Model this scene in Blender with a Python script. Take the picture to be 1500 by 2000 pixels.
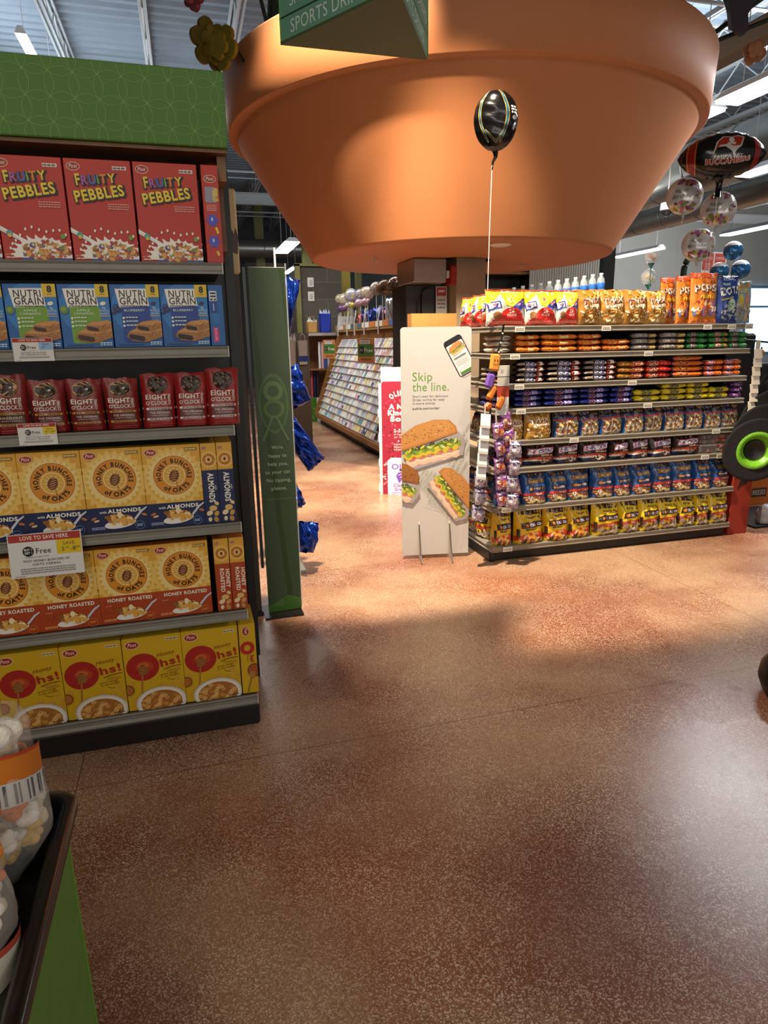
import bpy, math, random
from math import sin, cos, pi, radians, sqrt, atan2
from mathutils import Vector, Matrix
from mathutils.geometry import tessellate_polygon

for _o in list(bpy.data.objects):
    bpy.data.objects.remove(_o)
scene = bpy.context.scene
COL = scene.collection
random.seed(7)

# ------------------------------------------------------------------ camera
def make_camera():
    p, r, yw = radians(14.4), radians(.95), radians(16)
    F = Vector((cos(p) * sin(yw), cos(p) * cos(yw), -sin(p)))
    R0 = Vector((cos(yw), -sin(yw), 0))
    U0 = R0.cross(F)
    R = cos(r) * R0 - sin(r) * U0
    U = cos(r) * U0 + sin(r) * R0
    cd = bpy.data.cameras.new('camera')
    cd.sensor_fit = 'VERTICAL'
    cd.sensor_height = 36
    cd.sensor_width = 27
    cd.lens = 1295 / 2000 * 36
    cd.clip_start = .05
    cd.clip_end = 120
    o = bpy.data.objects.new('camera', cd)
    COL.objects.link(o)
    m = Matrix((R, U, -F)).transposed().to_4x4()
    m.translation = Vector((0, 0, 1.6))
    o.matrix_world = m
    scene.camera = o
make_camera()

# ------------------------------------------------------------------ light, exposure
w = bpy.data.worlds.new('world')
scene.world = w
w.use_nodes = True
w.node_tree.nodes['Background'].inputs[0].default_value = (1, .97, .92, 1)
w.node_tree.nodes['Background'].inputs[1].default_value = .22
scene.view_settings.view_transform = 'Standard'
scene.view_settings.look = 'None'
scene.view_settings.exposure = 0.0
scene.view_settings.gamma = 1
scene.view_settings.use_curve_mapping = False
scene.cycles.max_bounces = 6
scene.cycles.diffuse_bounces = 3
scene.cycles.glossy_bounces = 3
scene.cycles.transmission_bounces = 4
scene.cycles.transparent_max_bounces = 10
scene.cycles.caustics_reflective = False
scene.cycles.caustics_refractive = False
scene.cycles.sample_clamp_indirect = 4
scene.cycles.use_denoising = True
scene.cycles.denoising_input_passes = 'RGB_ALBEDO_NORMAL'
scene.cycles.denoising_prefilter = 'ACCURATE'

def aim(o, target):
    d = Vector(target) - o.location
    o.rotation_euler = d.to_track_quat('-Z', 'Y').to_euler()

def spot(name, loc, target, power, color, size, blend, radius):
    l = bpy.data.lights.new(name, 'SPOT')
    l.energy = power
    l.color = color
    l.spot_size = radians(size)
    l.spot_blend = blend
    l.shadow_soft_size = radius
    o = bpy.data.objects.new(name, l)
    COL.objects.link(o)
    o.location = loc
    aim(o, target)
    return o

def area(name, loc, target, power, color, sx, sy):
    l = bpy.data.lights.new(name, 'AREA')
    l.shape = 'RECTANGLE'
    l.size = sx
    l.size_y = sy
    l.energy = power
    l.color = color
    o = bpy.data.objects.new(name, l)
    COL.objects.link(o)
    o.location = loc
    aim(o, target)
    return o

WARM = (1.0, .82, .60)
# warm track spots: one above the hanging sign picks out the planter and the aisle,
# one beyond it rakes back over the candy island, the last is an added fill for the island's face
spot('warm_spot', (.82, 3.32, 5.25), (2.42, 5.25, 0), 2900, WARM, 54, .30, .09)
spot('warm_spot', (.66, 3.36, 6.1), (1.25, 5.95, 2.8), 5600, WARM, 34, .7, .06)
spot('warm_spot', (.35, 6.3, 6.4), (2.5, 4.0, 0), 800, (1, .86, .68), 42, .6, .10)
spot('warm_spot', (2.6, -.3, 5.2), (2.8, 4.6, 1.0), 290, (1, .90, .76), 34, .8, .15)  # added fill for the island front, not one of the track lamps
area('front_fill', (.6, -3.6, 2.3), (1.2, 4, 1.4), 105, (1, .93, .84), 7, 2.6)  # added fill behind the camera, lifts the upright faces
spot('downlight_fill', (2.863, 5.95, 2.42), (2.863, 5.95, 0), 170, (1, .86, .68), 150, .5, .06)  # light added to the unlit trim to brighten the column
# cool fluorescent rows over the aisles (fixtures mostly beyond the frame), then added fills
area('overhead_area', (-1.2, -1.5, 5.0), (-1.0, .6, 0), 55, (1, .90, .76), .4, 4)
area('overhead_area', (6.2, 6.6, 4.16), (6.2, 6.6, 0), 300, (.90, .95, 1), .32, 5.6)
area('overhead_area', (1.0, 11.5, 4.9), (1.6, 11.2, 0), 300, (1, .96, .90), .5, 5)
area('overhead_area', (15.5, 17.5, 5.6), (19, 24, 3.2), 900, (.97, .97, 1), 1, 8)  # added wash aimed at the back wall, has no fixture
area('roof_fill', (-3.0, 13, 4.6), (-2, 14, 7), 300, (.80, .90, 1), 1, 8)  # added fill thrown up at the roof deck, no fixture
area('roof_fill', (9.0, 13, 4.6), (9, 14, 7), 260, (.86, .93, 1), 1, 8)  # second added fill for the deck, farther right

# ------------------------------------------------------------------ colours and materials
def lin(c):
    if isinstance(c, str):
        c = c.lstrip('#')
        c = tuple(int(c[i:i + 2], 16) / 255 for i in (0, 2, 4))
        return tuple(x / 12.92 if x <= .04045 else ((x + .055) / 1.055) ** 2.4 for x in c)
    return tuple(c[:3])

MATS = {}
def mat(name, color='#808080', rough=.5, metal=0, coat=0, trans=0, alpha=1, emit=0, emit_color=None,
        noise=0, noise_scale=20, bump=0, bump_scale=60, vcol=False, ior=1.45, spec=.5):
    if name in MATS:
        return MATS[name]
    m = bpy.data.materials.new(name)
    m.use_nodes = True
    nt = m.node_tree
    b = nt.nodes['Principled BSDF']
    N = nt.nodes.new
    L = nt.links.new
    b.inputs['Base Color'].default_value = (*lin(color), 1)
    b.inputs['Roughness'].default_value = rough
    b.inputs['Metallic'].default_value = metal
    b.inputs['Coat Weight'].default_value = coat
    b.inputs['Coat Roughness'].default_value = .12
    b.inputs['Transmission Weight'].default_value = trans
    b.inputs['IOR'].default_value = ior
    b.inputs['Alpha'].default_value = alpha
    b.inputs['Specular IOR Level'].default_value = spec
    if emit:
        b.inputs['Emission Color'].default_value = (*lin(emit_color or color), 1)
        b.inputs['Emission Strength'].default_value = emit
    src = None
    if vcol:
        a = N('ShaderNodeAttribute')
        a.attribute_name = 'Col'
        src = a.outputs['Color']
        L(src, b.inputs['Base Color'])
    if noise or bump:
        tc = N('ShaderNodeTexCoord')
    if noise:
        t = N('ShaderNodeTexNoise')
        t.inputs['Scale'].default_value = noise_scale
        t.inputs['Detail'].default_value = 5
        L(tc.outputs['Object'], t.inputs['Vector'])
        mr = N('ShaderNodeMapRange')
        mr.inputs[1].default_value = .3
        mr.inputs[2].default_value = .7
        mr.inputs[3].default_value = 1 - noise
        mr.inputs[4].default_value = 1 + noise
        L(t.outputs['Fac'], mr.inputs[0])
        mx = N('ShaderNodeVectorMath')
        mx.operation = 'SCALE'
        if src:
            L(src, mx.inputs[0])
        else:
            mx.inputs[0].default_value = lin(color)
        L(mr.outputs[0], mx.inputs['Scale'])
        L(mx.outputs[0], b.inputs['Base Color'])
    if bump:
        t2 = N('ShaderNodeTexNoise')
        t2.inputs['Scale'].default_value = bump_scale
        t2.inputs['Detail'].default_value = 4
        L(tc.outputs['Object'], t2.inputs['Vector'])
        bp = N('ShaderNodeBump')
        bp.inputs['Strength'].default_value = bump
        bp.inputs['Distance'].default_value = .01
        L(t2.outputs['Fac'], bp.inputs['Height'])
        L(bp.outputs[0], b.inputs['Normal'])
    MATS[name] = m
    return m

CARD = mat('printed_card', vcol=True, rough=.45, bump=.03, bump_scale=40)
PAPER = mat('printed_paper', vcol=True, rough=.75)
FOIL = mat('printed_foil', vcol=True, rough=.24, spec=.8, bump=.55, bump_scale=42, noise=.06, noise_scale=30)
SATIN = mat('printed_film', vcol=True, rough=.36, spec=.6, bump=.35, bump_scale=30)
MYLAR = mat('printed_mylar', vcol=True, rough=.12, metal=.35, spec=.9, bump=.25, bump_scale=14)
PLAIN = mat('painted', vcol=True, rough=.55)
BLACKM = mat('black_powder_coat', '#141210', rough=.42, noise=.15)
BROWNM = mat('dark_bronze_upright', '#4a3f38', rough=.5, noise=.1)
GREYM = mat('grey_shelf_steel', '#8d877c', rough=.38, metal=.25, noise=.08, noise_scale=8)
RAILM = mat('price_rail_plastic', '#7d7a70', rough=.38, noise=.06)

# ------------------------------------------------------------------ mesh building
class MB:
    def __init__(s, col='#808080'):
        s.v, s.f, s.c, s.mi, s.col, s.M, s.mat = [], [], [], [], col, None, 0
    def add(s, pts, faces, col=None, mat=None):
        n = len(s.v)
        if s.M is not None:
            pts = [s.M @ Vector(p) for p in pts]
        s.v.extend(tuple(p) for p in pts)
        c = lin(col if col is not None else s.col)
        for f in faces:
            s.f.append(tuple(i + n for i in f))
            s.c.append(c)
            s.mi.append(s.mat if mat is None else mat)
        return n
    def box(s, x0, y0, z0, x1, y1, z1, col=None, mat=None):
        P = [(x0, y0, z0), (x1, y0, z0), (x1, y1, z0), (x0, y1, z0), (x0, y0, z1), (x1, y0, z1), (x1, y1, z1), (x0, y1, z1)]
        s.add(P, [(0, 3, 2, 1), (4, 5, 6, 7), (0, 1, 5, 4), (1, 2, 6, 5), (2, 3, 7, 6), (3, 0, 4, 7)], col, mat)
    def bbox(s, x0, y0, z0, x1, y1, z1, b=.004, col=None, mat=None):
        # box with bevelled edges: three nested rings of an octagon-cornered solid
        b = min(b, (x1 - x0) * .45, (y1 - y0) * .45, (z1 - z0) * .45)
        def ring(z, i):
            a0, a1, c0, c1 = x0 + i, x1 - i, y0 + i, y1 - i
            return [(a0 + b, c0, z), (a1 - b, c0, z), (a1, c0 + b, z), (a1, c1 - b, z), (a1 - b, c1, z), (a0 + b, c1, z), (a0, c1 - b, z), (a0, c0 + b, z)]
        P = ring(z0, b * .7) + ring(z0 + b, 0) + ring(z1 - b, 0) + ring(z1, b * .7)
        F = [tuple(range(7, -1, -1)), tuple(range(24, 32))]
        for k in range(3):
            for i in range(8):
                j = (i + 1) % 8
                F.append((k * 8 + i, k * 8 + j, k * 8 + 8 + j, k * 8 + 8 + i))
        s.add(P, F, col, mat)
    def prism(s, poly, a, b, axis='z', col=None, mat=None):
        # extrude a 2D polygon between a and b along an axis
        def P(u, v, t):
            return {'z': (u, v, t), 'y': (u, t, v), 'x': (t, u, v)}[axis]
        n = len(poly)
        pts = [P(u, v, a) for u, v in poly] + [P(u, v, b) for u, v in poly]
        T = tessellate_polygon([[Vector((u, v, 0)) for u, v in poly]])
        F = [tuple(t) for t in T] + [tuple(i + n for i in reversed(t)) for t in T]
        F += [(i, (i + 1) % n, n + (i + 1) % n, n + i) for i in range(n)]
        s.add(pts, F, col, mat)
    def lathe(s, prof, n=32, c=(0, 0, 0), col=None, mat=None, cap=False):
        P = []
        for r, z in prof:
            for i in range(n):
                a = 2 * pi * i / n
                P.append((c[0] + r * cos(a), c[1] + r * sin(a), c[2] + z))
        F = []
        for k in range(len(prof) - 1):
            for i in range(n):
                j = (i + 1) % n
                F.append((k * n + i, k * n + j, k * n + n + j, k * n + n + i))
        if cap:
            F.append(tuple(range(n - 1, -1, -1)))
            F.append(tuple(range((len(prof) - 1) * n, len(prof) * n)))
        s.add(P, F, col, mat)
    def tube(s, path, r, n=8, col=None, mat=None):
        path = [Vector(p) for p in path]
        P, F = [], []
        rr = r if isinstance(r, (list, tuple)) else [r] * len(path)
        for k, p in enumerate(path):
            t = (path[min(k + 1, len(path) - 1)] - path[max(k - 1, 0)]).normalized()
            up = Vector((0, 0, 1)) if abs(t.z) < .95 else Vector((1, 0, 0))
            a = t.cross(up).normalized()
            b = t.cross(a)
            for i in range(n):
                q = 2 * pi * i / n
                P.append(p + (a * cos(q) + b * sin(q)) * rr[k])
        for k in range(len(path) - 1):
            for i in range(n):
                j = (i + 1) % n
                F.append((k * n + i, k * n + j, k * n + n + j, k * n + n + i))
        F.append(tuple(range(n)))
        F.append(tuple(range(len(P) - 1, len(P) - n - 1, -1)))
        s.add(P, F, col, mat)
    def grid(s, fn, nu, nv, col=None, mat=None, flip=False, colfn=None):
        P = [fn(i / nu, j / nv) for j in range(nv + 1) for i in range(nu + 1)]
        F = []
        for j in range(nv):
            for i in range(nu):
                a = j * (nu + 1) + i
                q = (a, a + 1, a + nu + 2, a + nu + 1)
                F.append(q[::-1] if flip else q)
        k = len(s.c)
        s.add(P, F, col, mat)
        if colfn:
            for j in range(nv):
                for i in range(nu):
                    s.c[k + j * nu + i] = lin(colfn((i + .5) / nu, (j + .5) / nv))
    def ball(s, c, r, n=10, m=7, col=None, mat=None, sq=(1, 1, 1)):
        P, F = [], []
        for k in range(m + 1):
            t = pi * k / m
            for i in range(n):
                a = 2 * pi * i / n
                P.append((c[0] + r * sq[0] * sin(t) * cos(a), c[1] + r * sq[1] * sin(t) * sin(a), c[2] - r * sq[2] * cos(t)))
        for k in range(m):
            for i in range(n):
                j = (i + 1) % n
                F.append((k * n + i, k * n + j, k * n + n + j, k * n + n + i))
        s.add(P, F, col, mat)
    def build(s, name, mats=PLAIN, parent=None, smooth=False, link=True):
        me = bpy.data.meshes.new(name)
        me.from_pydata(s.v, [], s.f)
        if not isinstance(mats, (list, tuple)):
            mats = [mats]
        for m in mats:
            me.materials.append(m)
        if len(mats) > 1:
            me.polygons.foreach_set('material_index', s.mi)
        ca = me.color_attributes.new('Col', 'FLOAT_COLOR', 'CORNER')
        buf = []
        for f, c in zip(s.f, s.c):
            buf.extend((c[0], c[1], c[2], 1.0) * len(f))
        ca.data.foreach_set('color', buf)
        if smooth:
            me.polygons.foreach_set('use_smooth', [True] * len(s.f))
        me.update()
        o = bpy.data.objects.new(name, me)
        if link:
            COL.objects.link(o)
        if parent is not None:
            o.parent = parent
        return o

def tag(o, label=None, cat=None, group=None, kind=None):
    if label: o['label'] = label
    if cat: o['category'] = cat
    if group: o['group'] = group
    if kind: o['kind'] = kind
    return o

def empty(name, loc=(0, 0, 0), rz=0):
    o = bpy.data.objects.new(name, None)
    o.empty_display_size = .1
    COL.objects.link(o)
    o.location = loc
    o.rotation_euler = (0, 0, rz)
    return o

def dup(root, loc, rot=None, label=None, group=None):
    r = root.copy()
    COL.objects.link(r)
    r.location = loc
    if rot is not None:
        r.rotation_euler = rot
    if label: r['label'] = label
    if group: r['group'] = group
    for ch in list(root.children):
        c = ch.copy()
        COL.objects.link(c)
        c.parent = r
        for g in list(ch.children):
            d = g.copy()
            COL.objects.link(d)
            d.parent = c
    return r

class Placer:
    """first use moves the prototype itself, every later use makes a copy"""
    def __init__(s, proto):
        s.p, s.used = proto, False
    def put(s, loc, rot=(0, 0, 0), label=None, group=None, cat=None):
        if not s.used:
            s.used = True
            s.p.location = loc
            s.p.rotation_euler = rot
            tag(s.p, label, cat, group)
            return s.p
        o = dup(s.p, loc, rot, label, group)
        tag(o, label, cat, group)
        return o

ORD = ['first', 'second', 'third', 'fourth', 'fifth', 'sixth', 'seventh', 'eighth', 'ninth', 'tenth', 'eleventh', 'twelfth', 'thirteenth', 'fourteenth']

# ------------------------------------------------------------------ lettering and flat artwork
_TXT = {}
def text_tris(s, bold=0, shear=0):
    k = (s, bold, shear)
    if k in _TXT:
        return _TXT[k]
    cu = bpy.data.curves.new('lettering', 'FONT')
    cu.body = s
    cu.size = 1
    cu.space_character = 1.06 + bold * 1.6
    cu.offset = bold
    cu.shear = shear
    cu.resolution_u = 3
    cu.dimensions = '2D'
    cu.fill_mode = 'FRONT'
    o = bpy.data.objects.new('lettering', cu)
    COL.objects.link(o)
    dg = bpy.context.evaluated_depsgraph_get()
    ev = o.evaluated_get(dg)
    me = ev.to_mesh()
    V = [(v.co.x, v.co.y) for v in me.vertices]
    T = []
    for p in me.polygons:
        q = list(p.vertices)
        for i in range(1, len(q) - 1):
            T.append((V[q[0]], V[q[i]], V[q[i + 1]]))
    ev.to_mesh_clear()
    bpy.data.objects.remove(o)
    bpy.data.curves.remove(cu)
    xs = [x for x, y in V] or [0, 1]
    r = (T, min(xs), max(xs))
    _TXT[k] = r
    return r
CAP = .70          # cap height of the built-in font at size 1

def clip_poly(poly, W, H):
    for ax, lo, hi in ((0, 0, W), (1, 0, H)):
        for lim, sg in ((lo, 1), (hi, -1)):
            out = []
            n = len(poly)
            for i in range(n):
                a, b = poly[i], poly[(i + 1) % n]
                da, db = (a[ax] - lim) * sg, (b[ax] - lim) * sg
                if da >= 0: out.append(a)
                if (da > 0 > db) or (da < 0 < db):
                    t = da / (da - db)
                    out.append((a[0] + (b[0] - a[0]) * t, a[1] + (b[1] - a[1]) * t))
            poly = out
            if len(poly) < 3:
                return []
    return poly

class Art:
    """flat artwork W x H metres; every call is one layer of ink"""
    def __init__(s, W, H):
        s.W, s.H, s.t, s.l = W, H, [], 0
        s.hold = False
    def _put(s, polys, col, over=False):
        s.l += .03 if s.hold else 1
        c = lin(col)
        n = len(polys)
        for i, p in enumerate(polys):
            p = clip_poly(list(p), s.W, s.H)
            if p:
                s.t.append((p, c, s.l + (.85 * i / n if over else 0)))
    def poly(s, pts, col):
        T = tessellate_polygon([[Vector((x, y, 0)) for x, y in pts]])
        s._put([[pts[i] for i in t] for t in T], col)
    def rect(s, x0, y0, x1, y1, col, rot=0):
        P = [(x0, y0), (x1, y0), (x1, y1), (x0, y1)]
        if rot:
            cx, cy = (x0 + x1) / 2, (y0 + y1) / 2
            P = [(cx + (x - cx) * cos(rot) - (y - cy) * sin(rot), cy + (x - cx) * sin(rot) + (y - cy) * cos(rot)) for x, y in P]
        s._put([P], col)
    def rrect(s, x0, y0, x1, y1, r, col, rot=0, n=4):
        P = []
        for cx, cy, a0 in ((x1 - r, y1 - r, 0), (x0 + r, y1 - r, 90), (x0 + r, y0 + r, 180), (x1 - r, y0 + r, 270)):
            for i in range(n + 1):
                a = radians(a0 + 90 * i / n)
                P.append((cx + r * cos(a), cy + r * sin(a)))
        if rot:
            cx, cy = (x0 + x1) / 2, (y0 + y1) / 2
            P = [(cx + (x - cx) * cos(rot) - (y - cy) * sin(rot), cy + (x - cx) * sin(rot) + (y - cy) * cos(rot)) for x, y in P]
        s._put([P], col)
    def ell(s, cx, cy, rx, ry, col, n=20, rot=0):
        P = []
        for i in range(n):
            a = 2 * pi * i / n
            x, y = rx * cos(a), ry * sin(a)
            P.append((cx + x * cos(rot) - y * sin(rot), cy + x * sin(rot) + y * cos(rot)))
        s._put([P], col)
    def ring(s, cx, cy, r0, r1, col, n=28, sy=1):
        Q = []
        for i in range(n):
            a, b = 2 * pi * i / n, 2 * pi * (i + 1) / n
            Q.append([(cx + r0 * cos(a), cy + sy * r0 * sin(a)), (cx + r1 * cos(a), cy + sy * r1 * sin(a)),
                      (cx + r1 * cos(b), cy + sy * r1 * sin(b)), (cx + r0 * cos(b), cy + sy * r0 * sin(b))])
        s._put(Q, col)
    def star(s, cx, cy, r0, r1, n, col):
        Q = []
        for i in range(n):
            a, b, c = 2 * pi * (i - .5) / n, 2 * pi * i / n, 2 * pi * (i + .5) / n
            Q.append([(cx, cy), (cx + r0 * cos(a), cy + r0 * sin(a)), (cx + r1 * cos(b), cy + r1 * sin(b)), (cx + r0 * cos(c), cy + r0 * sin(c))])
        s._put(Q, col)
    def stroke(s, pts, wd, col):
        Q = []
        for (x0, y0), (x1, y1) in zip(pts, pts[1:]):
            dx, dy = x1 - x0, y1 - y0
            d = sqrt(dx * dx + dy * dy) or 1
            nx, ny = -dy / d * wd / 2, dx / d * wd / 2
            Q.append([(x0 + nx, y0 + ny), (x0 - nx, y0 - ny), (x1 - nx, y1 - ny), (x1 + nx, y1 + ny)])
        s._put(Q, col)
    def text(s, t, x, y, h, col, fit=None, al='C', rot=0, bold=0, shear=0):
        T, a, b = text_tris(t, bold, shear)
        k = h / CAP
        kx = k
        if fit:
            kx = fit / max(b - a, 1e-4)
        wd = (b - a) * kx
        ox = {'C': -wd / 2, 'L': 0, 'R': -wd}[al]
        Q = []
        for tri in T:
            p = []
            for u, v in tri:
                X, Y = (u - a) * kx + ox, v * k
                p.append((x + X * cos(rot) - Y * sin(rot), y + X * sin(rot) + Y * cos(rot)))
            Q.append(p)
        s._put(Q, col)
    def arc(s, t, cx, cy, r, h, col, mid=90, span=None, bold=0, inside=False):
        # letters along a circle; inside=True reads along the lower side
        if not s.hold: s.l += 1
        hold = s.hold
        s.hold = True
        k = h / CAP
        W = [max(text_tris(c, bold)[2] - text_tris(c, bold)[1], .25) + .12 if c != ' ' else .34 for c in t]
        tot = sum(W)
        sp = radians(span) if span else tot * k / r
        kx = sp * r / tot
        q = 0
        for c, wd in zip(t, W):
            m = (q + wd / 2) / tot - .5
            if c != ' ':
                if inside:
                    a = radians(mid) + m * sp
                    s.text(c, cx + r * cos(a), cy + r * sin(a), h, col, fit=(wd - .12) * kx, rot=a + pi / 2, bold=bold)
                else:
                    a = radians(mid) - m * sp
                    s.text(c, cx + r * cos(a), cy + r * sin(a), h, col, fit=(wd - .12) * kx, rot=a - pi / 2, bold=bold)
            q += wd
        s.hold = hold
    def flecks(s, cx, cy, rx, ry, n, r, cols, seed=1, sq=.7):
        rnd = random.Random(seed)
        for k, c in enumerate(cols):
            Q = []
            for i in range(max(1, n // len(cols))):
                a, q = rnd.random() * 2 * pi, sqrt(rnd.random())
                x, y = cx + rx * q * cos(a), cy + ry * q * sin(a)
                rr = r * (.6 + .8 * rnd.random())
                t = rnd.random() * pi
                P = []
                for j in range(7):
                    b = 2 * pi * j / 7
                    u, v = rr * cos(b), rr * sq * sin(b)
                    P.append((x + u * cos(t) - v * sin(t), y + u * sin(t) + v * cos(t)))
                Q.append(P)
            s._put(Q, c, True)
    def lines(s, x0, x1, y, n, gap, h, col, seed=3):
        # rows of print too small to read
        rnd = random.Random(seed)
        Q = []
        for i in range(n):
            x, yy = x0, y - i * gap
            while x < x1 - h:
                d = min(h * (1.2 + 2.5 * rnd.random()), x1 - x)
                Q.append([(x, yy), (x + d, yy), (x + d, yy + h), (x, yy + h)])
                x += d + h * .5
        s._put(Q, col)
    def emit(s, mb, fn, maxe=None, lift=.00022, base=.00022, mat=None):
        for p, c, l in s.t:
            q = base + lift * l
            tris = [p] if not maxe else [(p[0], p[i], p[i + 1]) for i in range(1, len(p) - 1)]
            if maxe:
                out = []
                st = list(tris)
                while st:
                    a, b, d = st.pop()
                    e = [((a[0] - b[0]) ** 2 + (a[1] - b[1]) ** 2, 0), ((b[0] - d[0]) ** 2 + (b[1] - d[1]) ** 2, 1), ((d[0] - a[0]) ** 2 + (d[1] - a[1]) ** 2, 2)]
                    m, k = max(e)
                    if m > maxe * maxe:
                        if k == 0:
                            h = ((a[0] + b[0]) / 2, (a[1] + b[1]) / 2); st += [(a, h, d), (h, b, d)]
                        elif k == 1:
                            h = ((b[0] + d[0]) / 2, (b[1] + d[1]) / 2); st += [(a, b, h), (a, h, d)]
                        else:
                            h = ((d[0] + a[0]) / 2, (d[1] + a[1]) / 2); st += [(a, b, h), (h, b, d)]
                    else:
                        out.append((a, b, d))
                tris = out
            for t in tris:
                n = len(mb.v)
                pts = [fn(u, v, q) for u, v in t]
                if mb.M is not None:
                    pts = [mb.M @ Vector(z) for z in pts]
                mb.v.extend(tuple(z) for z in pts)
                mb.f.append(tuple(range(n, n + len(pts))))
                mb.c.append(c)
                mb.mi.append(mb.mat if mat is None else mat)

def plane_fn(o, ax, ay):
    o, ax, ay = Vector(o), Vector(ax), Vector(ay)
    n = ax.cross(ay).normalized()
    return lambda u, v, q: o + ax * u + ay * v + n * q
# ================================================================== the building
def structure(o):
    o['kind'] = 'structure'
    return o

def floor_material():
    m = bpy.data.materials.new('stained_concrete')
    m.use_nodes = True
    nt = m.node_tree
    b = nt.nodes['Principled BSDF']
    N, L = nt.nodes.new, nt.links.new
    tc = N('ShaderNodeTexCoord')
    def noise(scale, detail, rough=.5, dist=0):
        t = N('ShaderNodeTexNoise')
        t.inputs['Scale'].default_value = scale
        t.inputs['Detail'].default_value = detail
        t.inputs['Roughness'].default_value = rough
        t.inputs['Distortion'].default_value = dist
        L(tc.outputs['Object'], t.inputs['Vector'])
        return t.outputs['Fac']
    def ramp(f, stops):
        r = N('ShaderNodeValToRGB')
        r.color_ramp.interpolation = 'EASE'
        while len(r.color_ramp.elements) < len(stops):
            r.color_ramp.elements.new(.5)
        for e, (p, c) in zip(r.color_ramp.elements, stops):
            e.position = p
            e.color = (*lin(c), 1)
        L(f, r.inputs[0])
        return r.outputs[0]
    def mix(f, a, c):
        x = N('ShaderNodeMix')
        x.data_type = 'RGBA'
        if isinstance(f, float): x.inputs[0].default_value = f
        else: L(f, x.inputs[0])
        for s, k in ((a, 6), (c, 7)):
            if isinstance(s, str): x.inputs[k].default_value = (*lin(s), 1)
            else: L(s, x.inputs[k])
        return x.outputs[2]
    def soft(f, lo, hi, a=0.0, c=1.0):
        r = N('ShaderNodeMapRange')
        r.interpolation_type = 'SMOOTHSTEP'
        for k, v in ((1, lo), (2, hi), (3, a), (4, c)): r.inputs[k].default_value = v
        L(f, r.inputs[0])
        return r.outputs[0]
    def math2(op, a, c):
        x = N('ShaderNodeMath'); x.operation = op
        for s, k in ((a, 0), (c, 1)):
            if isinstance(s, float): x.inputs[k].default_value = s
            else: L(s, x.inputs[k])
        return x.outputs[0]
    # the acid stain: broad soft clouds of tan, brown and rust
    base = mix(soft(noise(1.1, 3, .5), .32, .68), '#7a452f', '#ad8768')
    base = mix(soft(noise(.8, 2, .4), .50, .72, 0, .75), base, '#94502c')
    # exposed sand: small crisp grains, some pale, some dark, thicker in places
    vo = N('ShaderNodeTexVoronoi')
    vo.inputs['Scale'].default_value = 290
    L(tc.outputs['Object'], vo.inputs['Vector'])
    sp = N('ShaderNodeSeparateColor')
    L(vo.outputs['Color'], sp.inputs[0])
    dens = soft(noise(2.6, 4, .6), .30, .70, .42, 1.0)
    pale = math2('MULTIPLY', soft(sp.outputs[0], .66, .74), dens)
    c1 = mix(math2('MULTIPLY', pale, .70), base, '#e6cdb4')
    dk = soft(sp.outputs[1], .56, .64, 0, .36)
    c2 = mix(dk, c1, '#4a281a')
    # saw-cut control joints
    sep = N('ShaderNodeSeparateXYZ')
    L(tc.outputs['Object'], sep.inputs[0])
    acc = None
    for axis, pos in ((0, -.53), (0, 3.06), (0, 6.7), (1, 2.38), (1, 4.5), (1, 7.45), (1, 11.2)):
        d = N('ShaderNodeMath'); d.operation = 'SUBTRACT'; d.inputs[1].default_value = pos
        L(sep.outputs[axis], d.inputs[0])
        a = N('ShaderNodeMath'); a.operation = 'ABSOLUTE'
        L(d.outputs[0], a.inputs[0])
        lt = N('ShaderNodeMath'); lt.operation = 'LESS_THAN'; lt.inputs[1].default_value = .0022
        L(a.outputs[0], lt.inputs[0])
        if acc is None: acc = lt.outputs[0]
        else:
            mx = N('ShaderNodeMath'); mx.operation = 'MAXIMUM'
            L(acc, mx.inputs[0]); L(lt.outputs[0], mx.inputs[1])
            acc = mx.outputs[0]
    jf = N('ShaderNodeMath'); jf.operation = 'MULTIPLY'; jf.inputs[1].default_value = .75
    L(acc, jf.inputs[0])
    L(mix(jf.outputs[0], c2, '#4a2a1a'), b.inputs['Base Color'])
    rr = N('ShaderNodeMapRange')
    rr.inputs[3].default_value = .20; rr.inputs[4].default_value = .36
    L(noise(2.2, 2), rr.inputs[0])
    L(rr.outputs[0], b.inputs['Roughness'])
    bp = N('ShaderNodeBump')
    bp.inputs['Strength'].default_value = .10
    bp.inputs['Distance'].default_value = .004
    L(noise(150, 3, .6), bp.inputs['Height'])
    L(bp.outputs[0], b.inputs['Normal'])
    b.inputs['Specular IOR Level'].default_value = .5
    return m

mb = MB()
mb.box(-9, -4, -.2, 30, 33, 0)
structure(mb.build('floor', floor_material()))

# corrugated roof deck, ribs run left to right
DECK = mat('painted_roof_deck', '#8b98a3', rough=.5, noise=.05, noise_scale=3)
mb = MB()
P, F = [], []
y = -4.0
k = 0
while y < 33:
    for dy, dz in ((0, 0), (.10, 0), (.14, .055), (.24, .055)):
        P += [(-9, y + dy, 7.0 + dz), (30, y + dy, 7.0 + dz)]
    y += .28
n = len(P) // 2
F = [(2 * i, 2 * i + 1, 2 * i + 3, 2 * i + 2) for i in range(n - 1)]
mb.add(P, F)
structure(mb.build('ceiling', DECK))

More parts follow.
